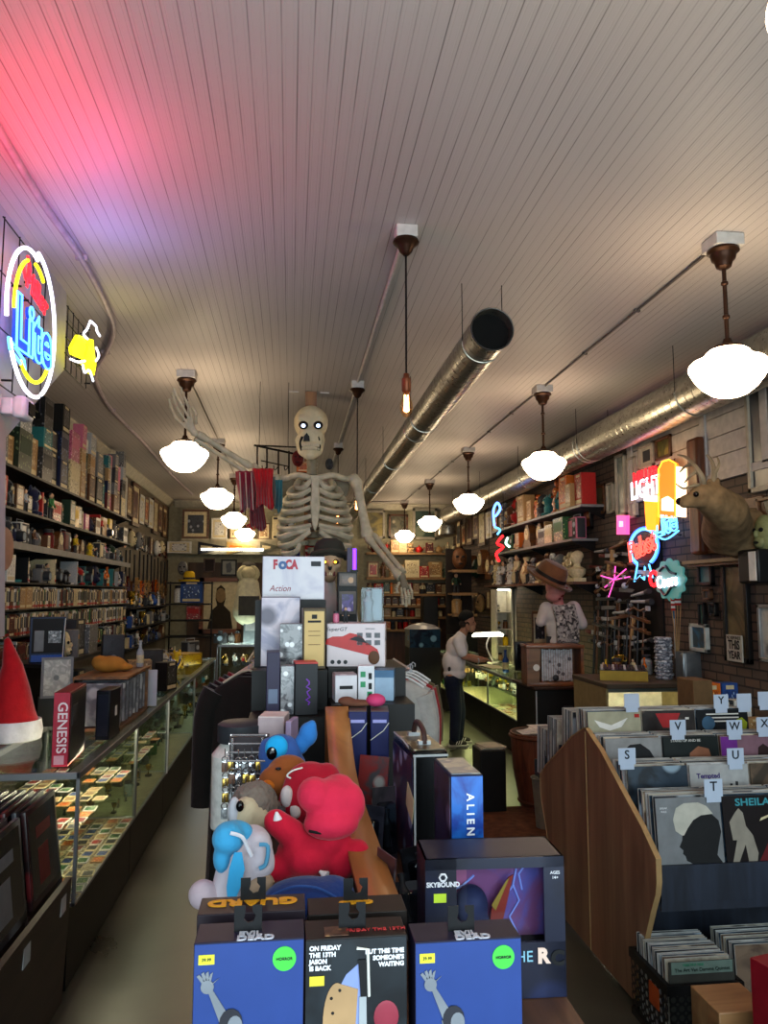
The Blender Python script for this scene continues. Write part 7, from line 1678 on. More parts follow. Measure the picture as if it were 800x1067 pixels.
# dark counter with the radio cabinet
tz = aty(585, 713, 8.3).z
t = thing('dark_counter', 'tall black draped counter carrying the wooden radio cabinet', 'counter', (3.0, 8.45, 0)); 
MB().box((0, 0, tz/2-.015), (.78, .75, tz-.03)).build('cabinet', flat('#0a0909', .6), t); MB().box((0, 0, tz-.014), (.86, .82, .028)).build('worktop', flat('#2c1a12', .4), t, bev=.005)
MB().tube([(-.4, -.39, tz-.04), (-.4, -.39, 0)], .008, 6).build('corner_strip', pf('silver', .4), t)
MB().prism([(-.1, tz-.2), (.0, tz-.2), (.02, tz-.42), (-.0, tz-.42), (-.05, tz-.25), (-.09, tz-.42), (-.12, tz-.42)], -.39, -.38, 'Y').build('hanging_tag', pf('charcoal'), t)
a, b_ = aty(552, 712, 8.12), aty(606, 712, 8.12); rw = b_.x-a.x+.04; rh = aty(580, 672, 8.12).z-tz
t = thing('radio_cabinet', 'old wooden radio cabinet frame with white labelled strips behind its opening', 'radio', ((a.x+b_.x)/2, 8.12, tz+.001), R(-6))
wd = wood('#54301a', '#8c5630', 5, .35)
b = MB(); b.box((0, .16, .02), (rw, .32, .04), bev=.006); b.box((0, .16, rh-.02), (rw+.02, .34, .04), bev=.008); b.box((rw/2-.015, .16, rh/2), (.03, .32, rh)); b.box((-rw/2+.015, .16, rh/2), (.03, .32, rh)); b.box((0, .31, rh/2), (rw, .01, rh)); b.build('cabinet', wd, t)
MB().prism([(-rw/2, .03), (-rw/2+.13, .03), (-rw/2+.15, rh-.03), (-rw/2+.03, rh-.03)], -.004, .006, 'Y').build('front_flap', wood('#5c4028', '#7c5838', 5), t); MB().cyl((-rw/2+.1, -.005, rh*.45), (-rw/2+.1, -.012, rh*.45), .035, n=20).build('white_disc', pf('white'), t)
b = MB()
for k in range(13): b.box((-rw/2+.18+k*.026, .05, rh*.5), (.02, .008, rh*.78-.01*(k % 3)))
b.build('paper_strips', cover('#98989c', '#b8b8bc', '#4c4c54', 12), t); MB().ball((.0, .0, rh*.2), (.035, .02, .035)).build('dark_knob', pf('charcoal', .3), t)
# hatted mannequin torso with printed t-shirt
q = aty(583, 672, 8.35); 
t = thing('mannequin', 'hatted mannequin bust in a white t-shirt with a swirling black print', 'mannequin', (q.x, 8.62, tz+.001)); TB = Vector((q.x, 8.62, tz+.001))
def T(px, py, dy=0): return aty(px, py, 8.62+dy)-TB
organic('torso', flat('#b4746c', .5), [('e', T(579, 612), (.12, .12, .14)), ('e', T(577, 621, -.05), (.1, .08, .07)), ('c', T(580, 618), T(582, 632), .06, .065)], .012, 4, t)
MB().cyl((0, 0, 0), (0, 0, T(583, 672).z+.1), .06, n=16).build('stand', pf('charcoal'), t)
organic('t_shirt', flat('#b0a8a4', .9, noise=.05), [('e', T(583, 640), (.2, .12, .13)), ('e', T(585, 655), (.19, .12, .2)), ('e', T(586, 668), (.19, .12, .12)), ('c', T(597, 634), T(606, 650), .09, .07), ('c', T(569, 634), T(563, 648), .08, .06)], .014, 5, t)
MB().prism([(T(px, py).x, T(px, py).z) for px, py in ((571, 631), (594, 629), (598, 645), (599, 668), (576, 670), (575, 648))], -.155, -.118, 'Y').build('shirt_print', cover('#1a181c', '#8c8884', '#a8a49c', 14, .9), t, bev=.01)
for a, c_ in ((590, 613), (586, 621), (583, 624)): MB().ball(T(a, c_, -.12), (.02, .012, .012), (0, -.5, 0)).build('red_stain', flat('#6c1c1c', .5), t)
MB().ball(T(588, 606, -.09), (.015, .01, .02)).build('blue_glow', glow('#4c50ff', 2), t) if False else None
hm = 1.14*Matrix.Rotation(R(24), 3, 'Y') @ Matrix.Rotation(R(20), 3, 'X')
hat = MB().lathe([(0, .17), (.07, .175), (.12, .165), (.15, .12), (.165, .02), (.19, -.0), (.235, .0), (.25, .012), (.245, -.012), (.2, -.02), (0, -.02)], T(572, 603, -.04), 36, hm).build('hat', flat('#5c3c24', .9, sheen=.3), t)
MB().lathe([(.169, .022), (.167, .055), (.158, .056), (.16, .02)], T(572, 603, -.04), 36, hm).build('hat_band', flat('#17120f', .6), hat)
# skull-print item hung left of the mannequin
o = put('framed_picture', 'charcoal', (aty(566, 650, 9.3).x-.05, 9.3, 1.32), 0, (.2, .4, .42)); o['x'] = 1; tag(o, 'black and white print standing left of the mannequin', 'picture')
t = thing('print_stand', 'slim dark stand holding the black and white print', 'stand', (o.location.x, 9.34, ct+.008)); MB().box((0, 0, .2), (.12, .03, .4)).build('upright', case_black, t); MB().box((0, 0, .005), (.18, .14, .01)).build('foot', case_black, t)
# lit wall cabinets beyond
for k, (a, c_, lab) in enumerate(((516, 534, 'narrow lit white cabinet of trinkets left of the wider one'), (536, 561, 'wider lit white cabinet of trinkets behind the mannequin'))):
    Yc = 12.4; p0, p1 = aty(a, 612, Yc), aty(c_, 612, Yc); zt_ = p0.z; w_ = p1.x-p0.x; zb_ = 1.02
    t = thing('lit_cabinet', lab, 'cabinet', ((p0.x+p1.x)/2, Yc, 0)); wm = flat('#c8c4b4', .5)
    b = MB(); b.box((0, .3, zt_/2), (w_, .02, zt_)); b.box((-w_/2+.015, .15, zt_/2), (.03, .3, zt_)); b.box((w_/2-.015, .15, zt_/2), (.03, .3, zt_)); b.box((0, .15, zt_-.015), (w_, .3, .03)); b.box((0, .15, .4), (w_, .3, .8)); b.build('carcass', wm, t)
    MB().box((0, .03, zt_-.04), (w_-.1, .03, .015)).build('light_tube', glow('#fff4d8', 45), t)
    nsh = 4
    for j in range(nsh):
        z_ = .82+j*(zt_-.95)/nsh; MB().box((0, .15, z_), (w_-.06, .26, .014)).build('shelf_board', wm, t)
        shelf_row('back', z_+.007, (p0.x)+.04, p1.x-.04, Yc+.02, .24, ['teapot', 'figurine', 'jar', 'lantern', 'trophy', 'camera', 'bottle'], (.11, .2), f'on {["bottom", "lower", "upper", "top"][j]} shelf, {["narrow", "wide"][k]} lit cabinet', f'trinkets on the {["bottom", "lower", "upper", "top"][j]} shelf of the {["narrow", "wide"][k]} lit cabinet', ['silver', 'cream', 'tan', 'charcoal', 'white', 'brown', 'yellow'], seed=60+k*9+j)
# ================================================================ RIGHT WALL
RX = RIGHT-.34
for z, y0_, y1_, lab in ((3.0, 8.6, 12.6, 'upper grey shelf on the right wall under the wide duct'), (2.62, 8.9, 12.4, 'lower grey shelf on the right wall'), (2.1, 8.9, 13.2, 'long brown shelf of statues on the right wall')):
    wshelf(z, y0_, y1_, lab, shelf_grey if z > 2.3 else wood('#4a2a18', '#70442a', 4, .5, 'Y'), edge=RX, wall=RIGHT, th=.03)
warm = ['brown', 'tan', 'dark red', 'cream', 'green', 'charcoal', 'grey', 'orange', 'red', 'teal', 'black', 'dark green', 'pink']
shelf_row('right', 3.0, 8.7, 12.5, RX, .32, ['figurine', 'plush_toy', 'boxed_toy', 'statue', 'bust', 'mask'], (.25, .48), 'on the upper right shelf', 'figures on the upper right shelf', warm, seed=71)
shelf_row('right', 2.62, 9.0, 12.3, RX, .32, ['boxed_toy', 'radio', 'clock', 'framed_picture', 'teapot', 'carton', 'hat', 'book'], (.18, .34), 'on the lower right shelf', 'goods on the lower right shelf', warm+['cream', 'white'], seed=72)
shelf_row('right', 2.1, 9.0, 13.1, RX, .32, ['statue', 'statue', 'bust', 'vase', 'statue', 'figurine'], (.3, .46), 'on the brown statue shelf', 'statues on the brown right shelf', ['cream', 'tan', 'white', 'brown', 'grey', 'cream'], seed=73)
hang_row('right', 3.25, 12.8, 17.0, RIGHT, ['framed_picture'], (.45, .7), 'high on the far right wall', 'pictures high on the far right wall', woodc, 74, .1, .05)
hang_row('right', 2.5, 13.4, 17.0, RIGHT, ['mask', 'framed_picture', 'instrument', 'clock'], (.35, .5), 'on the far right wall', 'things on the far right wall', warm, 75, .1, .08)
hang_row('right', 1.8, 13.5, 17.0, RIGHT, ['mask', 'framed_picture', 'framed_picture'], (.3, .45), 'low on the far right wall', 'things low on the far right wall', warm, 76, .1, .08)
def wpic(lab, px0, py0, px1, py1, frame, art, off=.03, passe=None, name='framed_picture'):
    a, c_ = atx(px0, py0, RIGHT-off), atx(px1, py1, RIGHT-off); y0_, y1_ = c_.y, a.y; yc = (y0_+y1_)/2; zt_ = atx((px0+px1)/2, py0, RIGHT-off).z; zb_ = atx((px0+px1)/2, py1, RIGHT-off).z
    t = thing(name, lab, 'picture', (RIGHT-off, yc, zb_), -PI/2); w_, h_ = abs(y1_-y0_), zt_-zb_; f_ = min(w_, h_)*.09+.01
    b = MB()
    for s in (-1, 1): b.box((s*(w_/2-f_/2), 0, h_/2), (f_, .04, h_))
    b.box((0, 0, f_/2), (w_, .04, f_)); b.box((0, 0, h_-f_/2), (w_, .04, f_)); b.build('frame', frame, t, bev=.004)
    MB().box((0, .008, h_/2), (w_-f_, .012, h_-f_)).build('picture', art, t)
    if passe: MB().box((0, -.001, h_/2), (w_*.45, .004, h_*.45)).build('inner_print', passe, t)
    return t, w_, h_
brf = wood('#3a2212', '#6a4222', 6); whf = flat('#a09888', .5); blf = flat('#141212', .4); gof = flat('#8c6c34', .35, .5)
wpic('large tall dark abstract painting at the top right edge', 776, 400, 812, 512, whf, cover('#2c2e34', '#4a4c50', '#787c80', 2))
wpic('pale framed picture of a dark bird high on the right wall', 665, 462, 682, 488, whf, flat('#b8b0a0', .6), passe=pf('charcoal'))
wpic('tall pale framed panel high on the right wall, left of the bird picture', 641, 473, 653, 538, whf, cover('#4c5c5c', '#78807c', '#a8a498', 3))
wpic('second tall pale framed panel on the right wall', 654, 476, 664, 540, whf, cover('#54605c', '#8c8c84', '#b0a898', 3))
wpic('dark framed picture left of the tall pale panels', 620, 505, 631, 536, brf, cover('#3c3424', '#5c5038', '#8c8468', 4))
wpic('small pale framed picture beside the tall panels', 632, 503, 640, 535, whf, cover('#6c7468', '#94988c', '#b8b4a4', 4))
wpic('picture with glowing orange flames near the shelf end', 606, 520, 617, 552, blf, cover('#8c2c10', '#c86418', '#201008', 6))
wpic('framed print with a snowy blue glow under the deer chin', 724, 525, 751, 577, brf, cover('#8c7058', '#b89878', '#5c6c9c', 4))
wpic('wide frame edge below the deer head print', 722, 575, 752, 590, brf, cover('#2c2018', '#4c3828', '#6c5840', 4)) if False else None
wpic('small turquoise framed picture on the brick below the deer print', 727, 584, 743, 610, blf, flat('#4c7c84', .4))
wpic('tiny square framed picture on the brick', 733, 614, 741, 625, brf, pm('grey'))
wpic('small greenish framed picture right of the turquoise disc', 728, 628, 735, 652, blf, flat('#4a7068', .4))
wpic('tiny dark framed photo beside the greenish one', 739, 628, 747, 642, blf, pm('charcoal'))
t, w_, h_ = wpic('big framed brown landscape with a THIS WEEK notice at its foot', 752, 585, 783, 690, blf, cover('#3c3424', '#6c5c40', '#98886c', 2))
MB().box((0, -.03, h_*.14), (w_*.62, .01, h_*.26)).build('notice', flat('#a8a498', .6), t); text('notice_lettering', 'THIS', .1, pf('black'), t, (0, -.037, h_*.17), sx=.8, bold=.003); text('notice_lettering', 'YEAR', .09, pf('black'), t, (0, -.037, h_*.07), sx=.8, bold=.002); text('notice_lettering', 'NO REFUNDS', .04, pf('black'), t, (0, -.037, h_*.24), sx=.8)
wpic('framed grey mirror at the right photo edge below the shelf', 790, 630, 812, 690, flat('#8c8c8c', .3, .5), cover('#8c8c88', '#b0b0a8', '#5c5c5c', 4))
wpic('framed small picture right of the deer at the photo edge', 789, 518, 806, 548, brf, flat('#8c8878', .5))
wpic('dark picture above the amber bottle sign', 683, 455, 700, 478, brf, cover('#3c3c1c', '#6c6428', '#a08c40', 4))
wpic('blue poster frame behind the ribbon neon sign', 628, 590, 640, 612, whf, cover('#54602c', '#28301c', '#a8a844', 5))
t = wpic('rounded pale framed city picture above the grey canister', 719, 650, 738, 679, flat('#a8aca8', .4), cover('#1c6c94', '#2c3c44', '#a89c80', 3))[0]
t = thing('ledge', 'pale wooden ledge on the right wall below the deer', 'ledge', (RIGHT-.08, atx(762, 585, RIGHT).y, atx(762, 584, RIGHT).z)); MB().box((0, 0, 0), (.14, 1.1, .03)).build('board', flat('#8c7858', .5), t); MB().box((-.0, 0, -.03), (.1, 1.0, .02)).build('support', wood('#4a2c18', '#6c4428', 4), t)
# wooden pilaster with the dark post top
t = thing('wooden_pilaster', 'dark wooden pilaster on the right wall behind the deer antlers', 'pilaster', (RIGHT-.06, atx(733, 500, RIGHT).y, 2.3)); zt_ = atx(733, 456, RIGHT).z-2.3
MB().box((0, 0, zt_/2), (.1, .2, zt_)).build('upright', wood('#3c1e10', '#64361c', 4, .4, 'Z'), t, bev=.03)
# deer head on a plaque
DX = RIGHT; q = atx(775, 553, RIGHT-.1); DB = Vector((RIGHT-.03, q.y, q.z))
t = thing('mounted_deer_head', 'mounted deer head with branching antlers jutting from the right wall', 'taxidermy', DB)
fur = flat('#84694a', .95, noise=.25)
def D(px, py, X): return atx(px, py, X)-DB
organic('head_and_neck', fur, [('c', (-.02, 0, -.03), (-.2, .02, 0), .22, .2), ('c', (-.2, .02, 0), D(757, 533, 3.2), .2, .155), ('c', D(757, 533, 3.2), D(741, 520, 3.0), .155, .12), ('c', D(741, 519, 3.0), D(730, 518, 2.92), .115, .09), ('c', D(730, 519, 2.9), D(713, 523, 2.78), .075, .048),
   ('e', D(733, 513, 2.92), (.09, .08, .07)), ('c', D(738, 509, 2.98), D(739, 500, 2.98), .035, .02), ('c', D(742, 512, 3.05), D(748, 500, 3.12), .045, .022)], .016, 5, t)
MB().ball(D(709, 522.5, 2.76), (.035, .035, .03)).build('nose', pf('black', .3), t); MB().ball(D(725, 515, 2.83), (.02, .02, .02)).build('eye', flat('#0c0806', .05), t)
horn = flat('#8c7c64', .5)
def antler(pts, rr): MB().tube(smooth_path(pts, 5), [rr*(1-.7*k/((len(pts)-1)*5)) for k in range((len(pts)-1)*5+1)], 8).build('antler', horn, t)
antler([D(733, 508, 2.92), D(731, 497, 2.88), D(724, 486, 2.86), D(715, 477, 2.9), D(706, 474, 2.95)], .026); antler([D(727, 490, 2.87), D(719, 496, 2.8), D(713, 503, 2.78)], .016); antler([D(722, 483, 2.87), D(714, 486, 2.84), D(708, 492, 2.84)], .016); antler([D(733, 505, 2.92), D(722, 506, 2.82), D(712, 509, 2.78), D(704, 504, 2.78)], .014)
antler([D(741, 508, 3.06), D(744, 494, 3.1), D(742, 482, 3.12), D(736, 474, 3.1)], .026); antler([D(744, 494, 3.1), D(749, 484, 3.14), D(747, 476, 3.16)], .016); antler([D(743, 484, 3.12), D(740, 476, 3.16)], .014)
MB().prism([(a*.21, b_*.3) for a, b_ in ((-.7, .9), (.7, .9), (1, .3), (.8, -.5), (0, -1.1), (-.8, -.5), (-1, .3))], .0, .03, 'X').build('plaque', wood('#3c2010', '#603820', 4), t, bev=.006)
o = put('mask', 'olive', (RIGHT-.1, atx(797, 560, RIGHT-.1).y, atx(797, 577, RIGHT-.1).z), -PI/2, .3); tag(o, 'pale green round mask right of the deer head at the photo edge', 'mask')
t = thing('shelf_speaker', 'black and white box device under the green mask at the right edge', 'device', (RIGHT-.12, atx(794, 600, RIGHT-.1).y, atx(794, 608, RIGHT-.1).z)); MB().box((0, 0, .13), (.2, .26, .26)).build('body', pf('black', .4), t, bev=.02); MB().box((-.101, -.07, .13), (.004, .09, .22)).build('white_face', pf('white'), t)
# dark wall rack crammed with tools, toy guns and straps
TY0, TY1 = 8.55, 10.3
TY0 = atx(683, 640, RIGHT-.1).y; TY1 = atx(612, 640, RIGHT-.1).y
t = thing('pegboard', 'black pegboard on the right wall behind the hanging clutter', 'pegboard', (RIGHT-.015, (TY0+TY1)/2, 0)); MB().box((0, 0, 1.78), (.02, TY1-TY0, 1.45)).build('board', flat('#0e0c0b', .7), t)
rk = random.Random(77); tools = []
def tool_mesh(k, c1, c2):
    b = MB()
    if k == 0: b.box((0, 0, .02), (.5, .035, .035), bev=.006); b.mat(1).box((-.16, 0, -.05), (.05, .035, .13), (0, .25, 0), bev=.006); b.box((.1, 0, .045), (.12, .02, .02))
    elif k == 1: b.mat(0).prism([(-.02, 0), (.3, .01), (.36, .04), (.3, .05), (-.02, .045)], -.004, .004, 'Y'); b.mat(1).box((-.1, 0, .02), (.16, .03, .04), bev=.008)
    elif k == 2: b.cyl((-.2, 0, 0), (.2, 0, .0), .016, .022, 12); b.mat(1).cyl((.2, 0, 0), (.3, 0, 0), .03, .035, 14)
    else: b.tube([(-.22, 0, 0), (-.1, 0, .05), (.05, 0, .02), (.22, 0, .06)], .012, 8); b.mat(1).ball((-.24, 0, 0), .035, seg=10); b.box((.24, 0, .06), (.06, .03, .05))
    nm = ['toy_rifle', 'knife', 'flashlight', 'cane_handle'][k]; o = b.build(nm, [pf(c1, .35), pf(c2, .5)]); me = o.data; bpy.data.objects.remove(o); return nm, me, c1
TMESH = [tool_mesh(k, a, c_) for k, a, c_ in ((0, 'black', 'brown'), (0, 'charcoal', 'black'), (1, 'silver', 'brown'), (1, 'grey', 'black'), (2, 'silver', 'charcoal'), (2, 'dark red', 'black'), (3, 'tan', 'brown'), (3, 'brown', 'silver'), (0, 'brown', 'tan'), (1, 'silver', 'dark red'))]
NAMES = {'toy_rifle': 'toy rifle', 'knife': 'wall-hung knife', 'flashlight': 'long flashlight', 'cane_handle': 'knobbed stick'}
z = 2.46; r_ = 0; LV = ['topmost', 'second', 'third', 'fourth', 'fifth', 'sixth', 'seventh', 'eighth', 'ninth', 'tenth', 'eleventh', 'lowest']
while r_ < 12:
    y = TY0+.16; items = []
    while y < TY1-.3:
        nm, me, c1 = rk.choice(TMESH); o = bpy.data.objects.new(nm, me); C.objects.link(o); s_ = rk.uniform(.75, 1.1)
        o.location = (RIGHT-.07-rk.uniform(0, .03), y+.26*s_, z+rk.uniform(-.015, .015)); o.rotation_euler = (rk.uniform(-.16, .16), 0, -PI/2); o.rotation_euler = (0, rk.uniform(-.13, .13), -PI/2); o.scale = (s_,)*3
        items.append([o, c1, nm]); y += .5*s_
    for it in items: WORD[it[2]] = NAMES[it[2]]; CATW[it[2]] = {'toy_rifle': 'toy gun', 'knife': 'knife', 'flashlight': 'flashlight', 'cane_handle': 'stick'}[it[2]]
    ROWS.append((items, f'in the {LV[r_]} pegboard row', 'tools and toy guns on the black pegboard')); z -= .1; r_ += 1
# standing sticks and clutter below the pegboard on the yellow crate counter
yc0, yc1 = atx(726, 712, 3.0).y, 8.0
CZ = aty(675, 712, 6.6).z
l_, r_x = aty(630, 712, 6.6), aty(727, 712, 6.6)
t = thing('lit_counter', 'counter with a warm lit glass front facing the entrance, below the pegboard', 'display case', ((l_.x+RIGHT)/2-.0, 6.6, 0)); cw_ = RIGHT-l_.x-.02
MB().box((0, .4, CZ-.02), (cw_, .86, .04)).build('worktop', flat('#4a4034', .5), t, bev=.004)
MB().box((0, .78, CZ/2-.02), (cw_-.02, .02, CZ-.04)).build('back_panel', flat('#dcd4bc', .7), t); MB().box((0, .4, .3), (cw_-.04, .76, .6)).build('plinth', case_black, t)
for s in (-1, 1): MB().box((s*(cw_/2-.012), .4, CZ/2-.02), (.02, .78, CZ-.04)).build('side_panel', flat('#8c7c54', .6), t)
MB().box((0, .012, (CZ+.56)/2), (cw_-.05, .004, CZ-.64)).build('glass_front', glass, t); MB().cyl((-cw_/2+.06, .08, CZ-.065), (cw_/2-.06, .08, CZ-.065), .012, n=8).build('light_tube', glow('#fff2d0', 110), t); MB().box((0, .04, CZ-.055), (cw_-.02, .02, .05)).build('light_baffle', alu, t)
shelf_row('back', .602, l_.x+.08, RIGHT-.08, 6.8, .3, ['jar', 'figurine', 'vase', 'camera', 'hat'], (.1, .18), 'in the warm lit counter', 'goods in the warm lit counter', ['cream', 'tan', 'brown', 'charcoal'], seed=81)
def onc(lab, kind, col, px, Yc, h, rz=0, z=None): o = put(kind, col, (aty(px, 705, Yc).x, Yc, CZ+.001 if z is None else z), rz, h); tag(o, lab, CATW.get(kind, kind.replace('_', ' '))); return o
q0 = aty(692, 705, 6.9)
t = thing('bandana_stack', 'tall stack of folded black and white patterned cloths on the lit counter', 'cloth stack', (q0.x, 6.9, CZ+.001)); hh_ = aty(692, 664, 6.9).z-CZ
nn = 13
for k in range(nn):
    MB().lathe([(0, 0), (.07, 0), (.082, .012), (.075, .03), (0, .033)], (.006*math.sin(k*2), .006*math.cos(k*3), k*hh_/nn), 14).build('folded_cloth', cover('#b0b2bc', '#50525c', '#d0d0d8', 16, .9), t)
q0 = aty(721, 705, 6.66); zt_ = aty(722, 679, 6.7).z-CZ
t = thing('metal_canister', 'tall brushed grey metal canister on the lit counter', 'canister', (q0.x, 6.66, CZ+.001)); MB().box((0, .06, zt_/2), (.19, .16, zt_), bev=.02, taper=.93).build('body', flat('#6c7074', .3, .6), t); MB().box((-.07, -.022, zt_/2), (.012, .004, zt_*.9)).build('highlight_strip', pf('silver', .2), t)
# small flags and blue tag
q0 = aty(712, 660, 6.95)
t = thing('flag_bunch', 'bunch of tiny striped flags standing behind the grey canister', 'flags', (q0.x-.05, 6.98, CZ+.001)); fz = aty(718, 615, 6.95).z-CZ
MB().box((0, 0, .09), (.06, .06, .18)).build('holder', pf('charcoal'), t)
for k in range(4):
    MB().cyl((0, 0, .12), (-.05+k*.035, 0, fz-.05*abs(k-1.5)), .004, n=6).build('stick', pf('tan'), t)
    fb = MB(); x_, z_ = -.05+k*.035, fz-.05*abs(k-1.5)
    for j in range(5): fb.mat(j % 2).box((x_+.02, -.003, z_-.02-j*.022), (.04, .003, .022))
    fb.build('flag', [pf('red'), pf('white')], t)
t = thing('blue_tag_strip', 'long blue and silver tag hanging beside the tiny flags', 'tag', (aty(706, 660, 7.1).x, 7.12, CZ+.001)); MB().box((0, 0, .4), (.05, .02, .8)).build('silver_strip', pf('silver', .3), t); MB().box((0, -.012, .68), (.07, .01, .26)).build('blue_tag', flat('#145c84', .4), t)
# tool box with yellow side, open
qa, qb = aty(622, 702, 6.9), aty(648, 702, 6.9)
t = thing('yellow_toolbox', 'long yellow box of black keys and tools by the radio cabinet', 'box', ((qa.x+qb.x)/2+.1, 6.82, CZ+.001), R(-22)); MB().box((0, .0, .04), (.42, .02, .09)).build('yellow_side', flat('#a88c28', .5), t); MB().box((0, .18, .05), (.42, .34, .08)).build('tray', case_black, t)
for k in range(12): MB().box((-.19+k*.034, .14, .1), (.022, .2, .02), (R(8), 0, 0)).build('dark_key', pf('charcoal' if k % 3 else 'silver', .3), t)
shelf_row('back', CZ, l_.x+.32, q0.x-.12, 7.45, .3, ['figurine', 'bottle', 'jar', 'trophy', 'book', 'camera'], (.12, .24), 'behind the cloth stack on the lit counter', 'bric-a-brac behind the cloth stack', ['yellow', 'tan', 'brown', 'green', 'charcoal', 'orange', 'cream'], seed=82) if False else None
for k in range(9):
    o = put(['figurine', 'bottle', 'jar', 'trophy', 'lantern'][k % 5], ['tan', 'yellow', 'brown', 'green', 'charcoal', 'cream', 'orange', 'silver', 'dark green'][k], (3.0+k*.07, 7.22+(k % 2)*.1, CZ+.001), k, .13+.02*(k % 4))
    tag(o, f'{["tan", "yellow", "brown", "green", "charcoal", "cream", "orange", "silver", "dark green"][k]} {["figurine", "bottle", "jar", "trophy", "lantern"][k % 5]} on the lit counter below the pegboard', ['figurine', 'bottle', 'jar', 'trophy', 'lantern'][k % 5])
for k in range(14):
    y_ = TY0+.3+k*(TY1-TY0-.4)/14; hgt = .62+.16*math.sin(k*2.2)
    t = thing('walking_stick', f'{["brown", "charcoal", "black"][k % 3]} stick leaning on the pegboard foot, {["first", "second", "third", "fourth", "fifth", "sixth", "seventh", "eighth", "ninth", "tenth", "eleventh", "twelfth", "thirteenth", "fourteenth"][13-k]} from the left', 'stick', (RIGHT-.2, y_, CZ+.001 if y_ < 7.35 else 0.001), 0, 'sticks leaning on the pegboard')
    L0 = hgt if y_ < 7.35 else hgt+CZ
    MB().tube([(0, 0, 0), (.1, .02*math.sin(k), L0*.8), (.12, .03*math.sin(k), L0)], [.012, .012, .009], 8).build('shaft', pf(['brown', 'charcoal', 'black'][k % 3], .4), t); MB().ball((.12, .03*math.sin(k), L0), .022, seg=10).build('knob', pf(['grey', 'black', 'brown'][k % 3], .3), t)
# cardboard boxes of comics/cassettes behind the browser at the right edge
qb_ = aty(727, 700, 6.0)
t = thing('cardboard_box', 'plain brown cardboard box at the left of the stacked packs behind the browser', 'box', (3.0, 5.4, .861)); zt_ = aty(735, 708, 5.45).z-.861; MB().box((0, .12, zt_/2), (.15, .24, zt_)).build('carton', flat('#6c5438', .8), t, bev=.004)
t = thing('display_table', 'dark table behind the browser carrying the small packs', 'table', (3.28, 5.7, 0)); tz2 = .86; MB().box((0, 0, tz2-.015), (.76, .75, .03)).build('tabletop', dk_wood, t)
for sx in (-1, 1):
    for sy in (-1, 1): MB().box((sx*.34, sy*.34, (tz2-.03)/2), (.05, .05, tz2-.03)).build('leg', dk_wood, t)
pk_ = [('red', 'white'), ('grey', 'cream'), ('dark red', 'cream'), ('tan', 'brown'), ('blue', 'white'), ('orange', 'cream')]
i_ = 0
LAY = ['lower', 'middle', 'upper']
for lay in range(3):
    for k in range(3):
        c1 = ['red', 'grey', 'tan', 'brown', 'charcoal', 'white', 'dark red', 'orange', 'blue', 'cream', 'pink', 'dark blue', 'purple', 'teal', 'yellow'][i_]
        o = put('boxed_toy', c1, (3.15+k*.145, 5.5+lay*.17, tz2+.001+lay*0), R(2*math.sin(i_)), (.135, .1, .17+lay*.11)); tag(o, f'{c1} small boxed pack in the {["front", "middle", "back"][lay]} row behind the record browser', 'box', 'small packs behind the browser'); i_ += 1
# ================================================================ BACK WALL
def bpos(px, py, Y=BACK-.05): return aty(px, py, Y)
def bpic(lab, px0, py0, px1, py1, frame, art, inner=None, Y=BACK-.09, name='framed_picture'):
    a, c_ = aty(px0, py1, Y), aty(px1, py0, Y); w_, h_ = c_.x-a.x, c_.z-a.z
    t = thing(name, lab, 'picture', ((a.x+c_.x)/2, Y, a.z)); f_ = min(w_, h_)*.1
    b = MB()
    for s in (-1, 1): b.box((s*(w_/2-f_/2), 0, h_/2), (f_, .04, h_))
    b.box((0, 0, f_/2), (w_, .04, f_)); b.box((0, 0, h_-f_/2), (w_, .04, f_)); b.build('frame', frame, t)
    MB().box((0, .01, h_/2), (w_-f_, .01, h_-f_)).build('picture', art, t)
    if inner: MB().prism([(x_*w_, z_*h_) for x_, z_ in inner[0]], -.004, .004, 'Y').build('inner_print', inner[1], t)
    return t, w_, h_
head_shape = [(-.3, .08), (-.22, .4), (-.08, .5), (-.12, .62), (-.1, .8), (0, .87), (.1, .8), (.12, .62), (.08, .5), (.24, .38), (.3, .08)]
# deep recess at the rear left: a lower ceiling slab with a bright strip, brown wall behind
dk0, dk1 = aty(184, 577, 16.6), aty(292, 577, 16.6)
pw_ = MB().box(((LEFT+.0+dk1.x+.3)/2, BACK-.02, 1.32), (dk1.x+.3-LEFT-.9, .03, 2.64)).build('wall_panel', wood('#3c2a1a', '#5c4228', 2, .6, 'Z')); struct(pw_)
t = thing('shelf_ledge', 'long cream display ledge across the rear wall above the brown panelling', 'ledge', (0, 0, 0))
lz1 = aty(240, 563, 16.9).z; lz0 = aty(240, 577, 16.9).z
MB().box(((LEFT+.3+dk1.x+.5)/2, 16.98, lz1), (dk1.x+.5-LEFT-.4, .5, .04)).build('board', flat('#a8a088', .6), t); MB().box(((LEFT+.3+dk1.x+.5)/2, 16.75, (lz1+lz0)/2-.02), (dk1.x+.5-LEFT-.4, .03, lz1-lz0)).build('fascia', flat('#98927c', .6), t)
a, c_ = aty(208, 571, 16.55), aty(275, 571, 16.55)
t = thing('strip_light', 'bright horizontal strip light on the cream fascia at the rear left', 'light', ((a.x+c_.x)/2, 16.7, a.z-.02)); w_ = c_.x-a.x
MB().box((0, .0, .03), (w_, .06, .02)).build('housing', pf('white'), t); MB().cyl((-w_/2+.02, -.01, 0), (w_/2-.02, -.01, 0), .025, n=10).build('tube', glow('#fff8e8', 7), t)
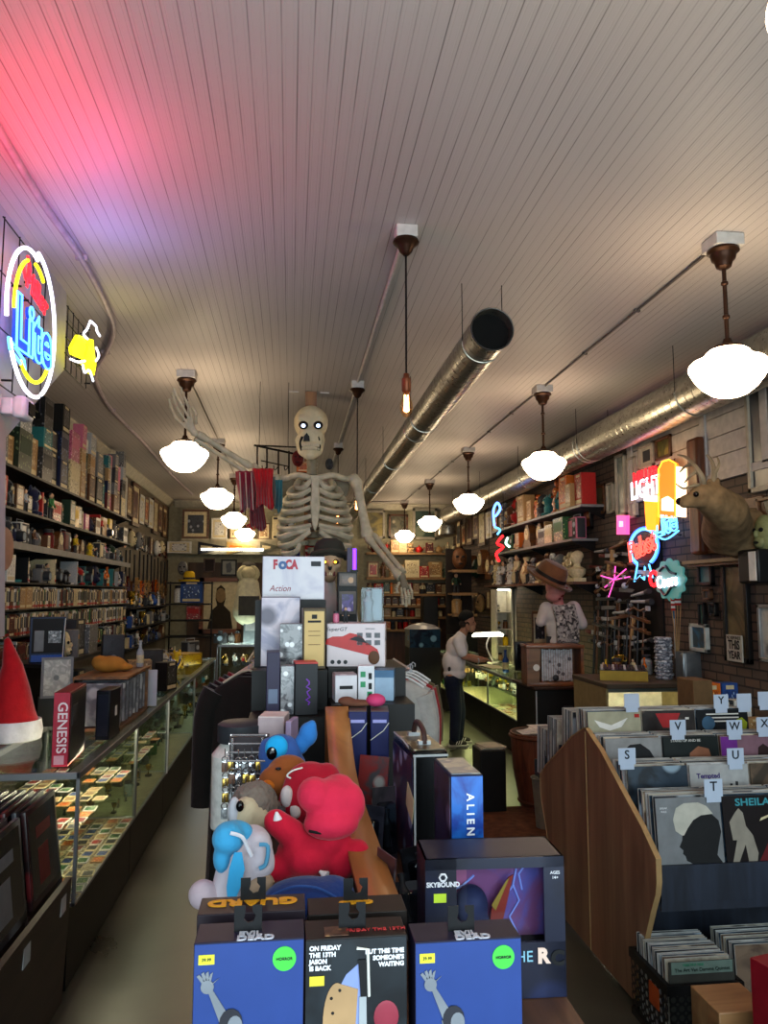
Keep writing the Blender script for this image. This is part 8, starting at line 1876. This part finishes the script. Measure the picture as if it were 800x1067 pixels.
# pennants on the fascia
for k, (px, c1, lab) in enumerate(((188, 'grey', 'pale panel picture at the left end of the rear fascia'), )):
    o = put('framed_picture', 'white', (aty(187, 570, 16.72).x, 16.71, lz0), 0, (.5, .4, lz1-lz0-.05)); tag(o, lab, 'picture')
for k, (px0, px1, hx, lab, up) in enumerate(((206, 236, '#22242c', 'dark pennant with pale script on the rear fascia', 0), (236, 268, '#a88c54', 'tan pennant with orange mark on the rear fascia', 1), (271, 292, '#5c5c50', 'grey pennant at the right of the rear fascia', 1))):
    a, c_ = aty(px0, 572, 16.7), aty(px1, 572, 16.7); t = thing('pennant', lab, 'pennant', (a.x, 16.715, a.z)); w_ = c_.x-a.x
    MB().prism([(0, -.12), (0, .16), (w_, .05)], -.003, .003, 'Y').build('felt', flat(hx, .9), t); MB().prism([(w_*.1, -.02), (w_*.1, .08), (w_*.5, .06), (w_*.5, .02)], -.006, -.003, 'Y').build('script_print', pf('cream' if k != 1 else 'orange'), t)
rowz = lz1+.021
shelf_row('back', rowz, LEFT+.35, dk1.x+.45, 16.78, .3, ['framed_picture', 'framed_picture', 'instrument', 'framed_picture', 'clock', 'figurine', 'radio'], (.3, .65), 'on the rear left ledge', 'pictures and figures on the rear left ledge', ['brown', 'orange', 'charcoal', 'cream', 'dark red', 'grey', 'tan', 'white'], seed=91, gap=.03)
# portrait and little frame
t, w_, h_ = bpic('large brown framed portrait of a dark coated figure on the rear wall', 207, 602, 252, 660, wood('#5c3018', '#8c5028', 4), flat('#d0c4a0', .6), (head_shape, flat('#2c2418', .7)))
MB().ball((0, -.006, h_*.68), (w_*.12, .004, h_*.13)).build('face_print', flat('#8c7450', .6), t)
bpic('small black framed drawing on the brown rear panelling', 230, 583, 247, 600, blf, flat('#b4b0a0', .6), ([(-.15, .2), (-.2, .7), (.1, .85), (.2, .4), (.1, .2)], pf('grey')))
bpic('dark little oval-like picture left of the framed drawing at the rear', 212, 582, 224, 596, brf, flat('#2c1c14', .6))
# stuff in front of the panelling
for k, (kind, col, px, py, Yc, h, lab) in enumerate((('hat', 'yellow', 197, 606, 15.9, .35, 'yellow cap on the rear left rack'), ('boxed_toy', 'blue', 200, 628, 15.9, .42, 'bright blue box at the rear left'), ('mask', 'grey', 190, 600, 16.0, .3, 'grey mask hanging at the rear left'), ('carton', 'red', 202, 645, 15.9, .26, 'red topped carton at the rear left'), ('jar', 'white', 186, 628, 15.9, .35, 'pale jar on the rear left rack'))):
    p = aty(px, py, Yc); o = put(kind, col, (p.x, Yc, p.z), 0, h if kind in FOOT else (h, .3, h)); tag(o, lab, CATW.get(kind, kind))
t = thing('rear_rack', 'dark rack at the rear left carrying the yellow cap and blue box', 'rack', (aty(197, 640, 16).x, 16.0, 0))
for z in (.6, 1.1, aty(200, 645, 15.9).z-.03, aty(200, 628, 15.9).z-.03, aty(200, 606, 15.9).z-.03): MB().box((0, 0, z), (.86, .5, .03)).build('shelf_board', case_black, t)
for s in (-1, 1): MB().box((s*.42, .24, 1.1), (.03, .03, 2.2)).build('upright', case_black, t)
# angel-like white lamp statue on a dark square base, on the lit cross case
q = aty(258, 641, 13.25); zc5 = i5[4]+.01
t = thing('statue_lamp', 'white cloaked statue with a ruffled head on a dark square plinth', 'statue', (q.x, 13.27, zc5)); Z0 = q.z-zc5
MB().box((.05, .0, Z0/2), (.22, .22, Z0)).build('pedestal', flat('#6c7478', .3, .4), t); MB().box((.05, -.112, Z0*.6), (.16, .004, Z0*.3)).build('pale_panel', pf('silver', .2), t)
st = flat('#e0dcbc', .6); hh_ = aty(258, 586, 13.25).z-q.z
organic('cloak', st, [('c', (-.0, 0, Z0+.08), (0, 0, Z0+hh_*.55), .26, .19), ('c', (-.14, 0, Z0+.05), (-.06, 0, Z0+hh_*.5), .08, .1), ('e', (0, 0, Z0+hh_*.62), (.17, .13, .13))], .02, 4, t)
b = MB()
for k in range(9): a = 2*PI*k/9; b.tube([(.15*math.cos(a+s_*.3), -.06, Z0+hh_*.78+.12*math.sin(a+s_*.3)) for s_ in range(4)], .045, 8)
b.ball((0, -.05, Z0+hh_*.8), (.13, .12, .12)); b.build('ruffled_head', flat('#d0c8a0', .7), t); organic('hair', flat('#4c4a44', .8), [('e', (0, 0, Z0+hh_*.93), (.13, .11, .08))], .02, 2, t)
MB().box((.03, -.22, Z0+.16), (.34, .1, .32)).build('dark_plinth', flat('#3c3a30', .5), t)
for k, (kind, col, px, h, lab) in enumerate((('teapot', 'grey', 241, .2, 'grey pot left of the statue on the lit cross case'), ('camera', 'charcoal', 229, .22, 'dark camera at the left end of the lit cross case'), ('jar', 'brown', 247, .2, 'brown jar beside the statue pedestal'))):
    o = put(kind, col, (aty(px, 672, 13.3).x, 13.36, zc5), 0, h); tag(o, lab, kind)
# paintings high on the rear wall
bpic('yellow landscape painting high on the rear wall right of the skeleton', 379, 532, 401, 561, whf, cover('#5c5430', '#94823c', '#3c2c20', 2))
bpic('dark framed picture of a pale figure group on the rear wall', 405, 536, 425, 561, brf, cover('#2c2c20', '#5c5844', '#a89c80', 4))
bpic('large dark green painting in a pale frame on the rear wall', 430, 530, 455, 562, whf, cover('#1c2c20', '#34483c', '#6c7460', 2))
bpic('small pale framed print near the far duct elbow', 456, 546, 464, 556, whf, flat('#a0a088', .6)); bpic('second small pale print beside the far duct elbow', 466, 546, 473, 557, whf, flat('#98987c', .6))
# rear shelves
def rear(py, px0, px1, Yc, mix, hr, cols, seed, nm, d=.34, wm=None):
    z = aty((px0+px1)/2, py, Yc).z; x0_, x1_ = aty(px0, py, Yc).x, aty(px1, py, Yc).x
    t = thing('rear_shelf', f'{nm} wooden shelf on the rear wall', 'shelf', ((x0_+x1_)/2, Yc+d/2, z-.03)); MB().box((0, 0, .015), (x1_-x0_, d, .03)).build('board', wm or wood('#6c4c30', '#947048', 4), t); MB().box((0, -d/2-.006, .012), (x1_-x0_, .012, .05)).build('front_edge', flat('#8c6c48', .5), t)
    shelf_row('back', z, x0_+.03, x1_-.03, Yc, d-.02, mix, hr, f'on the {nm} rear shelf', f'goods on the {nm} rear shelf', cols, seed=seed, gap=.01)
rw = ['brown', 'tan', 'orange', 'dark red', 'cream', 'charcoal', 'brown', 'tan', 'cream', 'dark green', 'red', 'tan']
rear(576, 382, 478, BACK-.36, ['figurine', 'plush_toy', 'mask', 'boxed_toy', 'teapot', 'clock'], (.16, .32), rw, 101, 'top')
rear(602, 382, 474, BACK-.40, ['statue', 'framed_picture', 'figurine', 'boxed_toy', 'statue', 'vase'], (.25, .42), rw, 102, 'second')
rear(619, 382, 468, BACK-.40, ['boxed_toy', 'boxed_toy', 'book', 'figurine'], (.2, .27), rw, 103, 'third', .3)
rear(631, 382, 468, BACK-.40, ['boxed_toy', 'boxed_toy', 'book'], (.15, .2), rw, 104, 'fourth', .3)
rear(643, 382, 466, BACK-.40, ['boxed_toy', 'boxed_toy', 'jar'], (.15, .2), rw, 105, 'fifth', .3)
rear(656, 382, 460, BACK-.40, ['boxed_toy', 'book', 'jar'], (.15, .2), rw, 106, 'sixth', .3)
t = thing('rear_bookcase', 'reddish wooden bookcase frame around the lower rear shelves', 'bookcase', (aty(428, 630, BACK-.4).x, BACK-.06, 0))
w_ = aty(470, 630, BACK-.4).x-aty(382, 630, BACK-.4).x
MB().box((0, .04, 1.1), (w_, .02, 2.2)).build('back_panel', wood('#3c2012', '#5c3420', 3, .5, 'Z'), t)
for s in (-1, 0, 1): MB().box((s*w_/2, -.0, 1.0), (.05, .06, 2.0)).build('upright', wood('#5c3420', '#7c4c2c', 4, .5, 'Z'), t)
# objects between: bed of dark covers, glass topped thing, tall dark figures near the right rear corner
rear(618, 471, 497, 13.9, ['clock', 'figurine', 'radio', 'lantern', 'bust'], (.28, .42), rw, 107, 'right corner upper', .4)
rear(640, 471, 497, 13.9, ['clock', 'jar', 'radio', 'lantern'], (.25, .36), rw, 108, 'right corner lower', .4)
rear(594, 471, 497, 13.9, ['statue', 'bust', 'mask', 'framed_picture'], (.35, .5), ['charcoal', 'brown', 'dark red', 'black', 'tan'], 109, 'right corner top', .4)
t = thing('corner_unit', 'dark corner cabinet under the right rear shelves', 'cabinet', (aty(484, 650, 13.9).x, 14.15, 0)); MB().box((0, 0, .6), (.5, .4, 1.2)).build('carcass', case_black, t); MB().box((0, .22, 1.4), (.5, .03, 2.8)).build('back_panel', flat('#1c1410', .7), t)
t = thing('glass_dome_table', 'blue white glinting glass case beyond the car carton', 'display case', (aty(440, 670, 12.5).x-.0, 12.5, 0)); q = aty(440, 655, 12.5)
MB().box((0, 0, .55), (.5, .5, 1.1)).build('base', case_black, t); MB().box((0, 0, (1.1+q.z)/2), (.5, .5, q.z-1.1)).build('glass_box', cover('#101c2c', '#1c3448', '#6c98b0', 5, .1), t); MB().lathe([(0, .1), (.2, .06), (.3, 0), (0, 0)], (0, 0, q.z), 24).build('pale_cushion', pf('silver', .3), t)
t = thing('dark_cabinet', 'black cabinet standing at the rear between bookcase and corner', 'cabinet', (aty(457, 650, 15.2).x-.1, 15.7, 0)); MB().box((0, 0, .95), (.3, .4, 1.9)).build('carcass', case_black, t, bev=.01)
bpy.context.view_layer.update()
name_rows()
